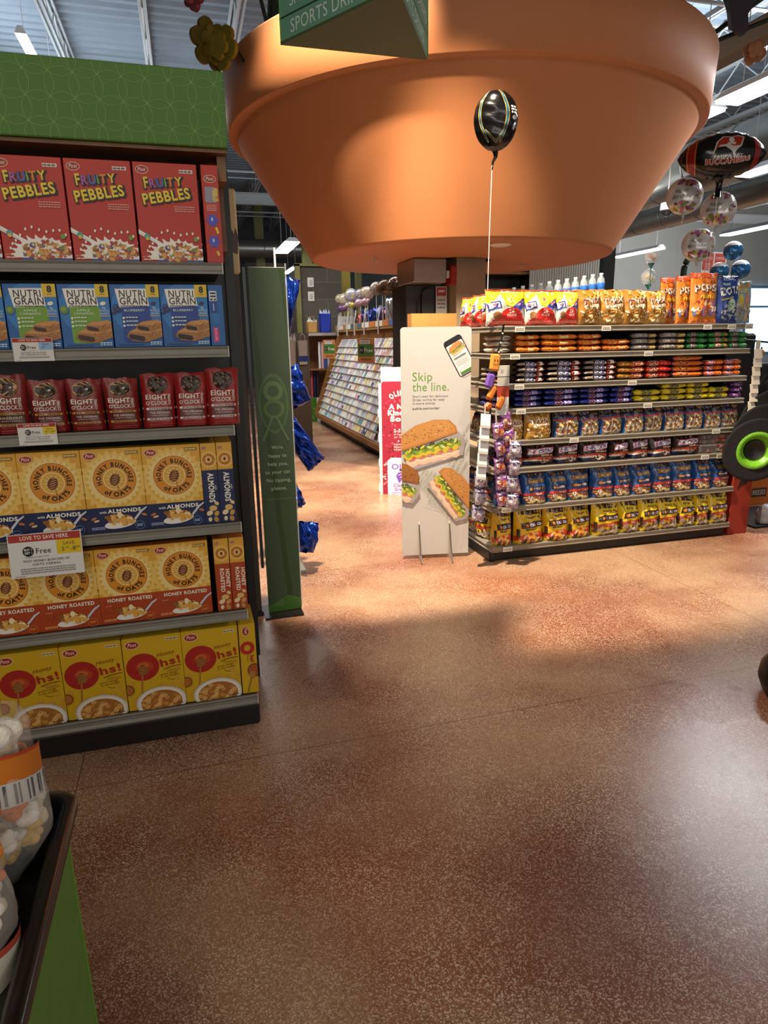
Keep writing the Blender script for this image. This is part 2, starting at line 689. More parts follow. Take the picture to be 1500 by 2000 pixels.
# open web roof joists
STEEL = mat('painted_joist', '#c3c8c8', rough=.5, noise=.05)
mb = MB()
for dx in (-.055, .02):
    mb.box(dx, -4, 6.42, dx + .035, 33, 6.50)
    mb.box(dx, -4, 6.92, dx + .035, 33, 6.99)
yy = -4.0
s_ = 0
while yy < 32:
    mb.tube([(0, yy, 6.48 if s_ else 6.93), (0, yy + .55, 6.93 if s_ else 6.48)], .014, 5)
    yy += .55
    s_ = 1 - s_
jo = mb.build('roof_joist', STEEL)
structure(jo)
jo.location.x = -4.45
for i in range(1, 17):
    structure(dup(jo, (-4.45 + 1.42 * i, 0, 0)))
mb = MB()
for yb in (4, 9.5, 15.2, 21, 27):
    mb.tube([(-9, yb, 6.36), (30, yb, 6.36)], .03, 8)
    mb.tube([(-9, yb + .5, 6.30), (30, yb + .5, 6.30)], .018, 6)
structure(mb.build('trim_1', STEEL))
# main girders across the joists
mb = MB()
for yb in (24.0,):
    mb.box(-9, yb - .09, 6.05, 30, yb + .09, 6.08); mb.box(-9, yb - .09, 6.38, 30, yb + .09, 6.41); mb.box(-9, yb - .01, 6.08, 30, yb + .01, 6.38)
structure(mb.build('trim_2', STEEL))

WALLG = mat('grey_wall_paint', '#8f918c', rough=.7, noise=.04, noise_scale=2)
WALLD = mat('dark_wall_paint', '#4e5357', rough=.7, noise=.05, noise_scale=2)
mb = MB()
mb.box(15.6, 24, 0, 30, 24.2, 7.1)
structure(mb.build('wall_back_right', WALLG))
mb = MB()
mb.box(-9, 32, 0, 15.6, 32.2, 7.1)
structure(mb.build('wall_back', WALLD))
mb = MB()
mb.box(15.5, 24, 0, 15.6, 32, 7.1)
structure(mb.build('wall_back_return', WALLD))
mb = MB()
mb.box(30, -4, 0, 30.2, 24.2, 7.1)
structure(mb.build('wall_right', WALLG))
mb = MB()
mb.box(-9.2, -4, 0, -9, 32.2, 7.1)
structure(mb.build('wall_left', WALLD))

# the bright shop window far right
wn = MB()
wn.box(23.0, 23.90, .9, 26.2, 23.95, 3.55, '#cfe9ff')
wo = wn.build('window_1', mat('daylight_pane', '#bfe3ff', rough=.2, emit=3.2, emit_color='#9fd4ff', noise=.0))
structure(wo)
mb = MB()
for x0, x1, z0, z1 in ((22.9, 23.02, .8, 3.65), (26.18, 26.3, .8, 3.65), (22.9, 26.3, .8, .92), (22.9, 26.3, 3.53, 3.65), (24.5, 24.6, .8, 3.65), (22.9, 26.3, 2.75, 2.83)):
    mb.box(x0, 23.86, z0, x1, 23.9, z1)
fr = mb.build('window_frame', mat('window_frame', '#5d7f99', rough=.4), parent=wo)

# block wall pier behind the card aisle, with its steel edge
BLOCK = bpy.data.materials.new('split_face_block')
BLOCK.use_nodes = True
nt = BLOCK.node_tree
tc = nt.nodes.new('ShaderNodeTexCoord'); br = nt.nodes.new('ShaderNodeTexBrick'); mp = nt.nodes.new('ShaderNodeMapping')
mp.inputs['Rotation'].default_value = (radians(90), 0, 0)
nt.links.new(tc.outputs['Object'], mp.inputs[0])
br.inputs['Color1'].default_value = (*lin('#5a554c'), 1); br.inputs['Color2'].default_value = (*lin('#4d4941'), 1)
br.inputs['Mortar'].default_value = (*lin('#6a655c'), 1)
br.inputs['Scale'].default_value = 1.0
br.inputs['Brick Width'].default_value = .62; br.inputs['Row Height'].default_value = .36; br.inputs['Mortar Size'].default_value = .008
nt.links.new(mp.outputs[0], br.inputs[0])
nt.links.new(br.outputs[0], nt.nodes['Principled BSDF'].inputs['Base Color'])
nt.nodes['Principled BSDF'].inputs['Roughness'].default_value = .8
mb = MB()
mb.box(2.50, 15, 0, 3.42, 16.6, 3.2)
structure(mb.build('wall_block_pier', BLOCK))
OLIVE = mat('olive_painted_steel', '#7d7a45', rough=.5, noise=.08)
YELLOW = mat('yellow_painted_steel', '#b9a545', rough=.5)
mb = MB()
mb.box(2.40, 14.94, 0, 2.50, 15.1, 3.24); mb.box(2.40, 14.94, 3.2, 3.45, 15.1, 3.25)
structure(mb.build('trim_3', OLIVE))
mb = MB(); mb.box(3.95, 17.2, 0, 4.15, 17.4, 7)
structure(mb.build('trim_4', YELLOW))
mb = MB(); mb.box(4.55, 18.2, 0, 4.70, 18.35, 7)
structure(mb.build('trim_5', OLIVE))
for nm, x, yb, wd in (('trim_6', 2.98, 28, .34), ('trim_7', 3.52, 20.3, .24)):
    mb = MB()
    mb.box(x, yb, 0, x + wd, yb + .04, 7); mb.box(x, yb + .26, 0, x + wd, yb + .30, 7); mb.box(x + wd / 2 - .02, yb + .04, 0, x + wd / 2 + .02, yb + .26, 7)
    structure(mb.build(nm, OLIVE))
mb = MB()
mb.box(9.3, 14, 0, 9.62, 14.3, 7)
structure(mb.build('trim_8', mat('charcoal_column', '#3c3d3d', rough=.4)))
# ribbed metal partition beyond the candy
mb = MB()
P = []
for i in range(60):
    x = 7.4 + i * .03
    P += [(x, 13.9 + (.02 if i % 2 else 0), 0), (x, 13.9 + (.02 if i % 2 else 0), 3.9)]
mb.add(P, [(2 * i, 2 * i + 2, 2 * i + 3, 2 * i + 1) for i in range(59)])
structure(mb.build('wall_ribbed_partition', mat('ribbed_metal', '#a9a79c', rough=.35, metal=.4)))

# switch plates on the block pier
for z, lab in ((2.87, 'upper white switch plate on the grey block wall'), (2.58, 'lower white switch plate on the grey block wall')):
    mb = MB('#d9d8d0')
    mb.bbox(2.66, 14.975, z - .10, 2.80, 14.999, z + .10, .008)
    mb.box(2.70, 14.965, z - .05, 2.76, 14.976, z + .05, '#b7b6ae')
    tag(mb.build('switch_plate', PLAIN), lab, 'switch plate', 'switch plates on the block wall')

# ------------------------------------------------------------------ round ducts
DUCT = mat('galvanised_duct', '#a19e96', rough=.32, metal=.75, noise=.08, noise_scale=2.5)
def duct(name_label, pts, r):
    mb = MB()
    mb.tube(pts, r, 28)
    a, b = Vector(pts[0]), Vector(pts[-1])
    n = int((b - a).length / 1.15)
    for i in range(n + 1):
        p = a.lerp(b, i / n)
        d = (b - a).normalized() * .02
        mb.tube([p - d, p + d], r * 1.03, 28)
    o = mb.build('air_duct', DUCT, smooth=True)
    for p in o.data.polygons:
        p.use_smooth = len(p.vertices) == 4
    tag(o, name_label, 'duct', 'round silver air ducts')
duct('slimmer silver round air duct behind the birthday balloons', [(12.7, 23.5, 4.8), (12.7, 4, 4.8)], .36)
duct('wide silver round air duct above the football shaped balloon', [(10.7, 23.5, 5.05), (10.7, 2, 5.05)], .52)
duct('far silver duct crossing the back of the store over the left aisle', [(-6, 27.5, 5.15), (9, 27.5, 5.15)], .34)

# ------------------------------------------------------------------ pendant lights
HOUSE = mat('white_light_housing', '#dfe2e2', rough=.4)
def lens_mat(e): return mat('lit_lens_%d' % int(e * 10), '#ffffff', emit=e, emit_color='#f4f9ff')
def pendant(x, y0, y1, z, label, e=9.0, wd=.34):
    r = empty('pendant_light', (x, (y0 + y1) / 2, z))
    tag(r, label, 'light', 'hanging fluorescent lights')
    h = (y1 - y0) / 2
    mb = MB()
    mb.prism([(-wd / 2, 0), (wd / 2, 0), (wd * .2, .10), (-wd * .2, .10)], -h, h, 'y')
    mb.build('housing', HOUSE, r)
    mb = MB()
    mb.box(-wd / 2 + .015, -h + .02, -.03, wd / 2 - .015, h - .02, -.001)
    mb.build('lens', lens_mat(e), r)
    for yy in (-h * .8, h * .8):
        mb = MB()
        mb.tube([(0, yy, .1), (0, yy, 6.998 - z)], .006, 5)
        mb.build('suspension_cable', HOUSE, r)
pendant(6.2, 7.25, 9.6, 4.2, 'long white pendant light nearest the rim of the big planter', 12)
pendant(6.2, 4.7, 7.1, 4.2, 'long white pendant light continuing the row at the right edge', 12)
pendant(9.2, 7.6, 10.0, 4.2, 'white pendant light just below and right of the football balloon', 9)
pendant(14.0, 13.2, 15.6, 4.2, 'white pendant light left of the blue foil balloons, above them', 9)
pendant(14.0, 10.6, 13.0, 4.2, 'white pendant light at the right edge over the blue balloons', 9)
pendant(14.0, 18.1, 20.4, 4.2, 'white pendant light beyond the lower right of the planter', 9)
pendant(2.95, 18.6, 20.9, 4.2, 'white pendant light seen between green panel and planter', 9, .42)
pendant(4.0, 24.6, 26.8, 4.2, 'small far pendant light just above the grey block wall', 8)
pendant(-1.9, 12.0, 15.0, 6.0, 'white strip light under the roof above the green header', 5, .16)

# dome camera hanging near the duct
r = empty('security_camera', (7.4, 9.5, 3.52))
tag(r, 'small white dome security camera hanging beside the silver duct', 'camera')
mb = MB('#d8d8d6'); mb.lathe([(.0, .10), (.10, .10), (.11, .0), (.09, -.01)], 20); mb.build('housing', PLAIN, r, True)
mb = MB('#202326'); mb.lathe([(.085, -.005), (.075, -.05), (.04, -.085), (.001, -.09)], 20); mb.build('dome', mat('smoked_dome', '#22262a', rough=.1, coat=1), r, True)
mb = MB('#c9c9c6'); mb.tube([(0, 0, .1), (0, 0, 2.9)], .014, 6); mb.build('drop_pole', PLAIN, r)

# ------------------------------------------------------------------ the giant flower pot
TERRA = mat('terracotta_paint', '#bf7c50', rough=.62, noise=.05, noise_scale=1.2, bump=.05, bump_scale=90)
PX, PY = 2.963, 7.2
r = empty('giant_flowerpot', (PX, PY, 2.445))
tag(r, 'giant terracotta flowerpot ceiling feature around the column', 'planter')
B = 2.445
mb = MB()
mb.lathe([(.35, 0), (1.56, 0), (1.60, .012), (1.612, .03), (2.282, 3.526 - B)], 160)
ob = mb.build('bowl', TERRA, r, True)
mb = MB()
mb.lathe([(2.268, 3.505 - B), (2.292, 3.54 - B), (2.30, 3.577 - B), (2.372, 3.582 - B), (2.385, 3.59 - B), (2.412, 4.065 - B), (2.40, 4.085 - B), (2.22, 4.09 - B), (2.20, 4.05 - B), (2.16, 3.8 - B)], 160)
mb.build('rim', TERRA, r, True)
mb = MB()
mb.lathe([(2.17, 3.86 - B), (1.2, 3.9 - B), (.01, 3.92 - B)], 48)
mb.build('soil', mat('dark_potting_soil', '#2b1c14', rough=.9), r)
for (px, py) in ((PX - .1, PY - 1.25), ):
    mb = MB('#e9e2d4'); mb.lathe([(.001, -.012), (.075, -.012), (.095, -.004), (.10, .0)], 24, (px - PX, py - PY, 0))
    mb.build('downlight_trim', mat('downlight', '#f3ead9', rough=.4), r, True)
for (dx, dy) in ((-1.02, -.25), (.82, .1)):
    mb = MB('#d9c9b4'); mb.tube([(dx, dy, 0), (dx, dy, -.045)], .012, 8); mb.lathe([(.03, -.05), (.03, -.045), (.001, -.045)], 12, (dx, dy, 0))
    mb.build('sprinkler_head', PLAIN, r)

# plants growing out of the pot: thick mesh covered stems, thin stalks and cut-out flowers
MESHG = mat('dark_green_mesh_stem', '#16241a', rough=.5, bump=1.0, bump_scale=70)
def stem(name, label, pts, rad, m):
    mb = MB()
    mb.tube(pts, rad, 12)
    tag(mb.build(name, m, smooth=True), label, 'plant stem', 'metal plant stems in the giant pot')
stem('plant_stem', 'thick dark green mesh stem rising from the left rim of the pot', [(1.03, 6.95, 3.9), (1.03, 6.95, 4.35), (1.07, 6.95, 4.75), (1.05, 6.95, 5.4)], .075, MESHG)
stem('plant_stem', 'thin dark stalk beside the thick mesh stem at left rim', [(1.0, 6.75, 3.9), (.96, 6.72, 4.2), (.86, 6.7, 4.6), (.64, 6.7, 5.05)], .017, MESHG)
stem('plant_stem', 'dark green mesh stem rising from the right rim of the pot', [(4.80, 6.7, 3.9), (4.93, 6.7, 4.5), (4.95, 6.7, 5.2), (4.9, 6.7, 5.9)], .12, MESHG)
stem('plant_stem', 'dark curving stalk leaning out over the right rim', [(4.55, 6.2, 3.9), (4.85, 5.95, 4.25), (5.35, 5.5, 4.62), (5.9, 5.2, 4.85)], .022, MESHG)
stem('plant_stem', 'lower dark curving stalk leaning out over the right rim', [(4.5, 6.1, 3.9), (4.70, 5.85, 4.14), (5.2, 5.5, 4.3), (5.9, 5.1, 4.62)], .020, MESHG)

def petal_flower(name, label, loc, R, n, cols, facing, thick=.03, inner=.45):
    # a sawn board flower: lobed outline, thickness, raised smaller layer
    r = empty(name, loc)
    r.rotation_euler = facing
    tag(r, label, 'flower', 'cut-out flowers around the giant pot')
    for nm, RR, c, t0, nn in (('petals', R, cols[0], 0, n), ('front_petals', R * .62, cols[1], thick * 1.2, n), ):
        P = []
        for i in range(nn * 12):
            a = 2 * pi * i / (nn * 12)
            q = RR * (.70 + .30 * abs(cos(a * nn / 2)) ** .6)
            P.append((q * cos(a), q * sin(a)))
        mb = MB(c)
        mb.prism(P, -t0 - thick, -t0, 'y')
        mb.build(nm, mat('sawn_board_' + nm + c[1:], c, rough=.6, noise=.1), r)
    return r
petal_flower('board_flower', 'big yellow cut-out wooden flower left of the giant pot', (.42, 6.6, 4.07), .20, 6, ('#5f5314', '#6d6018'), (0, .2, .55), .035)
petal_flower('board_flower', 'smaller yellow wooden flower overlapping the big one by the pot rim', (.52, 6.35, 3.96), .165, 5, ('#75671a', '#7f7020'), (0, .3, -.9), .035)
mb = MB(); mb.tube([(.60, 6.33, 3.955), (.64, 6.36, 3.93), (.675, 6.42, 3.91)], .014, 8)
tag(mb.build('plant_stem', MESHG), 'short dark stalk holding the yellow wooden flower', 'plant stem', 'metal plant stems in the giant pot')
petal_flower('board_flower', 'pink cut-out wooden flower at the top edge above the header', (.33, 6.5, 4.37), .11, 5, ('#7e3a48', '#8a4452'), (0, .3, -.9), .04)
petal_flower('board_flower', 'tan cut-out wooden flower hanging at upper right', (5.05, 5.5, 4.02), .10, 4, ('#8a5a38', '#9c6a44'), (0, .5, -.6), .04)
# dark cut-out leaf at upper right
mb = MB('#37323a')
mb.prism([(4.60, 4.60), (4.95, 4.62), (4.99, 4.40), (4.93, 4.30), (4.95, 4.20), (4.90, 4.135), (4.85, 4.15), (4.81, 4.18), (4.77, 4.18), (4.74, 4.30), (4.70, 4.38), (4.62, 4.46)], 5.48, 5.52, 'y')
tag(mb.build('board_leaf', mat('dark_plum_board', '#37323a', rough=.6)), 'dark plum cut-out leaf hanging at the top right', 'leaf')
mb = MB()
mb.bbox(6.1, 4.2, 4.62, 6.3, 13, 4.86, .02)
structure(mb.build('trim_9', mat('brown_steel_beam', '#6b5a40', rough=.5)))

# ------------------------------------------------------------------ block column under the pot
BRWN = mat('taupe_column_block', '#ad9678', rough=.7, noise=.12, noise_scale=4, bump=.2, bump_scale=30)
mb = MB()
mb.box(2.86, 7.0, 0, 3.20, 7.5, 2.46)
structure(mb.build('column', BRWN))
r = empty('display_cabinet', (2.60, 7.24, 0))
tag(r, 'dark grey cabinet on the left of the column below a metal hood', 'cabinet')
mb = MB('#3f3d3b'); mb.bbox(-.24, 0, 0, .18, .5, 2.2, .01); mb.build('body', mat('charcoal_cabinet', '#3a3938', rough=.4), r)
mb = MB('#8f8880'); mb.bbox(-.24, -.28, 2.2, .13, .3, 2.44, .01); mb.build('hood', mat('brushed_hood', '#9c948b', rough=.35, metal=.5, noise=.05), r)
# arched black wire sign holder with a price sign
r = empty('wire_sign_holder', (2.545, 7.16, 0))
tag(r, 'tall arched black wire holder left of the column', 'sign holder')
mb = MB('#111111'); mb.tube([(-.03, 0, 0.0), (-.03, 0, 2.08), (-.01, 0, 2.14), (.03, 0, 2.16), (.12, .03, 2.17)], .012, 8); mb.build('bent_wire', BLACKM, r, True)
A = Art(.13, .30)
A.rect(0, 0, .13, .30, '#dcd7cf'); A.rect(.008, .2, .122, .29, '#c8514c'); A.lines(.03, .10, .24, 1, 1, .02, '#f2ecdf', 2); A.lines(.02, .11, .15, 3, .04, .012, '#6c6a66')
mb = MB('#dcd7cf'); mb.bbox(0, 0, 0, .13, .004, .30, .001)
A.emit(mb, plane_fn((0, 0, 0), (1, 0, 0), (0, 0, 1)))
o = mb.build('price_sign', PAPER); o.location = (2.70, 7.2, 1.88)
tag(o, 'small white and red price sign hanging on the dark cabinet', 'sign')
# red fire alarm on the column
r = empty('fire_alarm', (2.84, 7.05, 2.28))
tag(r, 'red fire alarm strobe on the left face of the column', 'alarm')
mb = MB('#a8281c'); mb.bbox(-.05, -.06, -.10, .02, .10, .10, .01); mb.build('body', mat('alarm_red', '#a8281c', rough=.4), r)
mb = MB('#e7e3da'); mb.bbox(-.085, -.03, -.03, -.05, .06, .05, .008); mb.build('strobe_lens', mat('strobe_lens', '#e9e6df', rough=.2), r)

# ------------------------------------------------------------------ hanging three sided aisle sign
SIGNC = '#5e8f78'
r = empty('aisle_sign', (.884, 3.22, 2.9))
tag(r, 'green three-sided hanging aisle sign lettered sports drinks', 'sign')
SA, SB, SD = Vector((.527, 3.40)), Vector((1.229, 3.40)), Vector((.895, 2.80))
Z0 = 2.9
H_ = .42
off = Vector((.884, 3.22))
tri = [tuple(SA - off), tuple(SD - off), tuple(SB - off)]
mb = MB('#3a4a30'); mb.prism(tri, 0, .012, 'z'); mb.build('bottom_panel', mat('sign_underside', '#4c5f3c', rough=.6), r)
def signface(a, b, nm, col):
    a, b = a - off, b - off
    d = (b - a).normalized()
    L_ = (b - a).length
    A = Art(L_, H_)
    for i, t in enumerate(('SPORTS DRINKS', 'SPECIALTY DRINKS')):
        z = .0 + i * .10
        if i: A.rect(0, z - .003, L_, z + .003, '#22422f')
        A.text(t, .075, z + .028, .052, '#dfe9dc', al='L', fit=(.50, .56, .2)[i])
    mb = MB(col)
    n = Vector((d.y, -d.x))
    p = [a, b, b - n * .01, a - n * .01]
    mb.prism([tuple(q) for q in p], .012, H_, 'z')
    A.emit(mb, plane_fn((a.x, a.y, .0), (d.x, d.y, 0), (0, 0, 1)), lift=.0006)
    mb.build(nm, mat('sign_print', vcol=True, rough=.5), r)
signface(SA, SD, 'sign_face', '#6ea087')  # paler teal: the lit side's brightness is put into its colour
signface(SD, SB, 'sign_face', '#4f8a4c')
signface(SB, SA, 'sign_face', '#4f8a4c')
for q in (SA, SB, SD):
    q2 = q.lerp(Vector((.884, 3.2)), .15) - off
    mb = MB('#888888'); mb.tube([(q2.x, q2.y, H_ - .02), (q2.x, q2.y, 3.5)], .003, 5); mb.build('hanging_wire', PLAIN, r)
# ================================================================== packages
def carton(name, W, H, D, col, art, side=None, m=CARD, topcol=None):
    mb = MB(col)
    mb.bbox(-W / 2, -D / 2, 0, W / 2, D / 2, H, .0012)
    art.emit(mb, plane_fn((-W / 2, -D / 2, 0), (1, 0, 0), (0, 0, 1)))
    if side:
        side.emit(mb, plane_fn((W / 2, -D / 2, 0), (0, 1, 0), (0, 0, 1)))
    if topcol:
        mb.box(-W / 2 + .004, -D / 2 + .004, H, W / 2 - .004, D / 2 - .004, H + .0006, topcol)
    return mb.build(name, m)

def bag(name, W, H, D, col, art, m=FOIL, seed=1, form='stand', wr=.004, maxe=.03, back=None, lift=.0003, nu=12, nv=14):
    rnd = random.Random(seed)
    ph = [rnd.random() * 6.28 for _ in range(6)]
    lean = (rnd.random() - .5) * .02
    def T(t):
        if form == 'stand':
            return D / 2 * min(1, (1.02 - t) * 2.0) ** .75 * min(1, .80 + t * 3)
        return D / 2 * max(0, sin(pi * min(1, max(0, t)))) ** .55
    def fn(u, v, q=0, sgn=-1):
        s, t = u / W * 2 - 1, v / H
        e = max(0, 1 - abs(s) ** (5 if form == 'stand' else 2.6)) ** .45
        w_ = wr * e * (sin(9 * s + ph[0] + 7 * t) * .5 + sin(15 * t + ph[1] + 4 * s) * .5 + sin(21 * s * t + ph[2]) * .4)
        if form == 'stand':
            w_ *= (.35 + t)
        x = s * W / 2 * (1 - .05 * T(t) / (D / 2 + 1e-6)) + lean * t * .5
        y = sgn * (T(t) * e + .0015) + sgn * w_ + (lean * t)
        z = v + (.0025 * sin(6 * s + ph[3]) if t > .5 else 0) * t
        return Vector((x, y + sgn * q, z))
    mb = MB(col)
    mb.grid(lambda u, v: fn(u * W, v * H), nu, nv)
    mb.grid(lambda u, v: fn(u * W, v * H, 0, 1), nu, nv, col=back, flip=True)
    mb.add([fn(0, 0, 0, -1), fn(W, 0, 0, -1), fn(W, 0, 0, 1), fn(0, 0, 0, 1)], [(0, 3, 2, 1)])
    art.emit(mb, lambda u, v, q: fn(u, v, q), maxe, lift=lift, base=.0016)
    o = mb.build(name, m, smooth=True)
    return o

def bar(name, L, dep, th, col, art, m=FOIL, seed=1):
    # a wrapped bar lying on its back, crimped ends left and right; print wraps over the front edge
    rnd = random.Random(seed)
    ph = [rnd.random() * 6.28 for _ in range(4)]
    def fn(u, v, q=0):
        s = u / L * 2 - 1
        e = 1 if abs(s) < .86 else max(.22, 1 - ((abs(s) - .86) / .14) ** .8 * .8)
        a = radians(-80 + 200 * v / art.H)
        k = .0010 * sin(22 * s + ph[0]) + .0008 * sin(9 * s + ph[1] + v * 60)
        r_ = q + k * e
        y = -(dep / 2 + r_) * cos(a) * (.82 + .18 * e)
        z = th / 2 + .0034 + (th / 2 + r_) * sin(a) * e + .0014 * sin(4 * s + ph[2])
        return Vector((s * L / 2, y, z))
    mb = MB(col)
    mb.grid(lambda u, v: fn(u * L, v * art.H), 16, 8)
    def bk(u, v):
        s = u * 2 - 1
        e = 1 if abs(s) < .86 else max(.22, 1 - ((abs(s) - .86) / .14) ** .8 * .8)
        a = radians(120 + 160 * v)
        return Vector((s * L / 2, -(dep / 2) * cos(a), th / 2 + .0034 + th / 2 * sin(a) * e + .0014 * sin(4 * s + ph[2])))
    mb.grid(bk, 10, 6)
    art.emit(mb, fn, .022, lift=.0003, base=.0010)
    return mb.build(name, m, smooth=True)

POSTRED = '#9c2a1e'
def maker_oval(A, x, y, r):
    A.ell(x, y, r, r * .62, '#e9d9c0'); A.ell(x, y, r * .93, r * .55, POSTRED)
    A.text('Post', x, y - r * .22, r * .55, '#f3e8d4', shear=.3, fit=r * 1.25)
def facts(A, x, y, w_, h, c='#d8d3c8', ink='#5a4a3c'):
    for i in range(4):
        A.hold = i > 0
        A.rrect(x + i * w_ / 4, y, x + (i + .86) * w_ / 4, y + h, h * .15, c)
    A.hold = False
    A.l += 1
    A.lines(x + w_ * .03, x + w_ * .95, y + h * .3, 1, 1, h * .35, ink, 5)

# ---- red box of rainbow flakes
def art_rainbow(W, H):
    A = Art(W, H)
    maker_oval(A, W * .14, H * .925, W * .10)
    facts(A, W * .72, H * .905, W * .22, H * .035)
    def word(t, x, y, h, fit, cols, rot):
        T = text_tris(t, .05)
        A.text(t, x + .004, y - .003, h, '#1d130d', fit=fit * 1.05, rot=rot, bold=.085)
        A.text(t, x + .001, y - .001, h, '#1d130d', fit=fit * 1.04, rot=rot, bold=.07)
        if len(cols) == 1:
            A.text(t, x, y, h, cols[0], fit=fit, rot=rot, bold=.03)
        else:
            wd = [text_tris(c, .03)[2] - text_tris(c, .03)[1] + .10 for c in t]
            k = fit / sum(wd); q = -fit / 2
            for c, w_, cc in zip(t, wd, cols):
                m = q + w_ * k / 2
                A.text(c, x + m * cos(rot), y + m * sin(rot), h * (1.25 if c == 'F' else 1), cc, fit=(w_ - .10) * k, rot=rot, bold=.03)
                q += w_ * k
    word('FRUiTY', W * .46, H * .765, H * .085, W * .62, ['#e2c22e', '#a7549a', '#3f63b5', '#7aa83a', '#d8822c', '#e2c22e'], .10)
    word('PEBBLES', W * .50, H * .62, H * .105, W * .76, ['#e6c52f'], .16)
    A.lines(W * .60, W * .92, H * .56, 3, H * .022, H * .011, '#d9968c', 4)
    # the bowl, milk splash and flakes
    A.poly([(0, H * .33), (0, H * .28), (W * .50, H * .10), (W * .52, H * .13)], '#d9d6cf')
    A.poly([(W * .02, H * .315), (W * .02, H * .30), (W * .42, H * .15), (W * .44, H * .16)], '#f0eee8')
    A.ell(W * .66, H * .0, W * .40, H * .13, '#3d4d86')
    P = []
    for i in range(40):
        a = pi * i / 39
        q = 1 + (.24 if i % 3 == 1 else -.05) * (.6 + .4 * sin(i * 2.3))
        P.append((W * .60 + W * .46 * q * cos(a), H * .02 + H * .20 * q * sin(a)))
    A.poly(P, '#ece7dc')
    for i in range(14):
        A.hold = i > 0
        a = .2 + 2.7 * i / 13
        A.ell(W * .60 + W * .50 * cos(a), H * .04 + H * (.27 + .03 * sin(i * 5)) * sin(a), W * .016, W * .024, '#ece7dc', 8)
    A.hold = False
    A.flecks(W * .62, H * .085, W * .36, H * .10, 150, W * .033, ['#8d3a26', '#c8552b', '#6c8a3a', '#d6a63a', '#5b4a86', '#b0793c', '#e0d6c0', '#a2452f', '#d99a4e'], 11)
    A.ell(W * .13, H * .255, W * .045, H * .03, '#4f9c98'); A.ell(W * .13, H * .235, W * .03, H * .02, '#d9b13a')
    A.ell(W * .90, H * .235, W * .035, H * .024, '#6e9a44')
    A.text('NET WT', W * .09, H * .04, H * .014, '#e6c9b8'); A.lines(W * .04, W * .2, H * .015, 1, 1, H * .012, '#e6c9b8', 6)
    return A
def art_rainbow_side(D, H):
    A = Art(D, H)
    maker_oval(A, D * .5, H * .86, D * .36)
    A.rrect(D * .15, H * .62, D * .85, H * .78, D * .1, '#8d8a9c')
    A.text('PEBBLES', D * .62, H * .70, D * .30, '#e6c52f', fit=H * .13, rot=-pi / 2, bold=.04)
    A.lines(D * .2, D * .8, H * .59, 4, H * .018, H * .008, '#e0a79c', 8)
    for y in (.44, .22):
        A.star(D * .5, H * y, D * .28, D * .46, 6, '#7c3f8c'); A.ell(D * .5, H * y, D * .24, D * .30, '#3f4fb5'); A.ell(D * .47, H * (y + .01), D * .07, D * .12, '#a9b4f0')
    A.rect(D * .66, H * .30, D * .80, H * .37, '#e2c22e', .3); A.rect(D * .62, H * .07, D * .78, H * .12, '#d9b13a', .4)
    return A

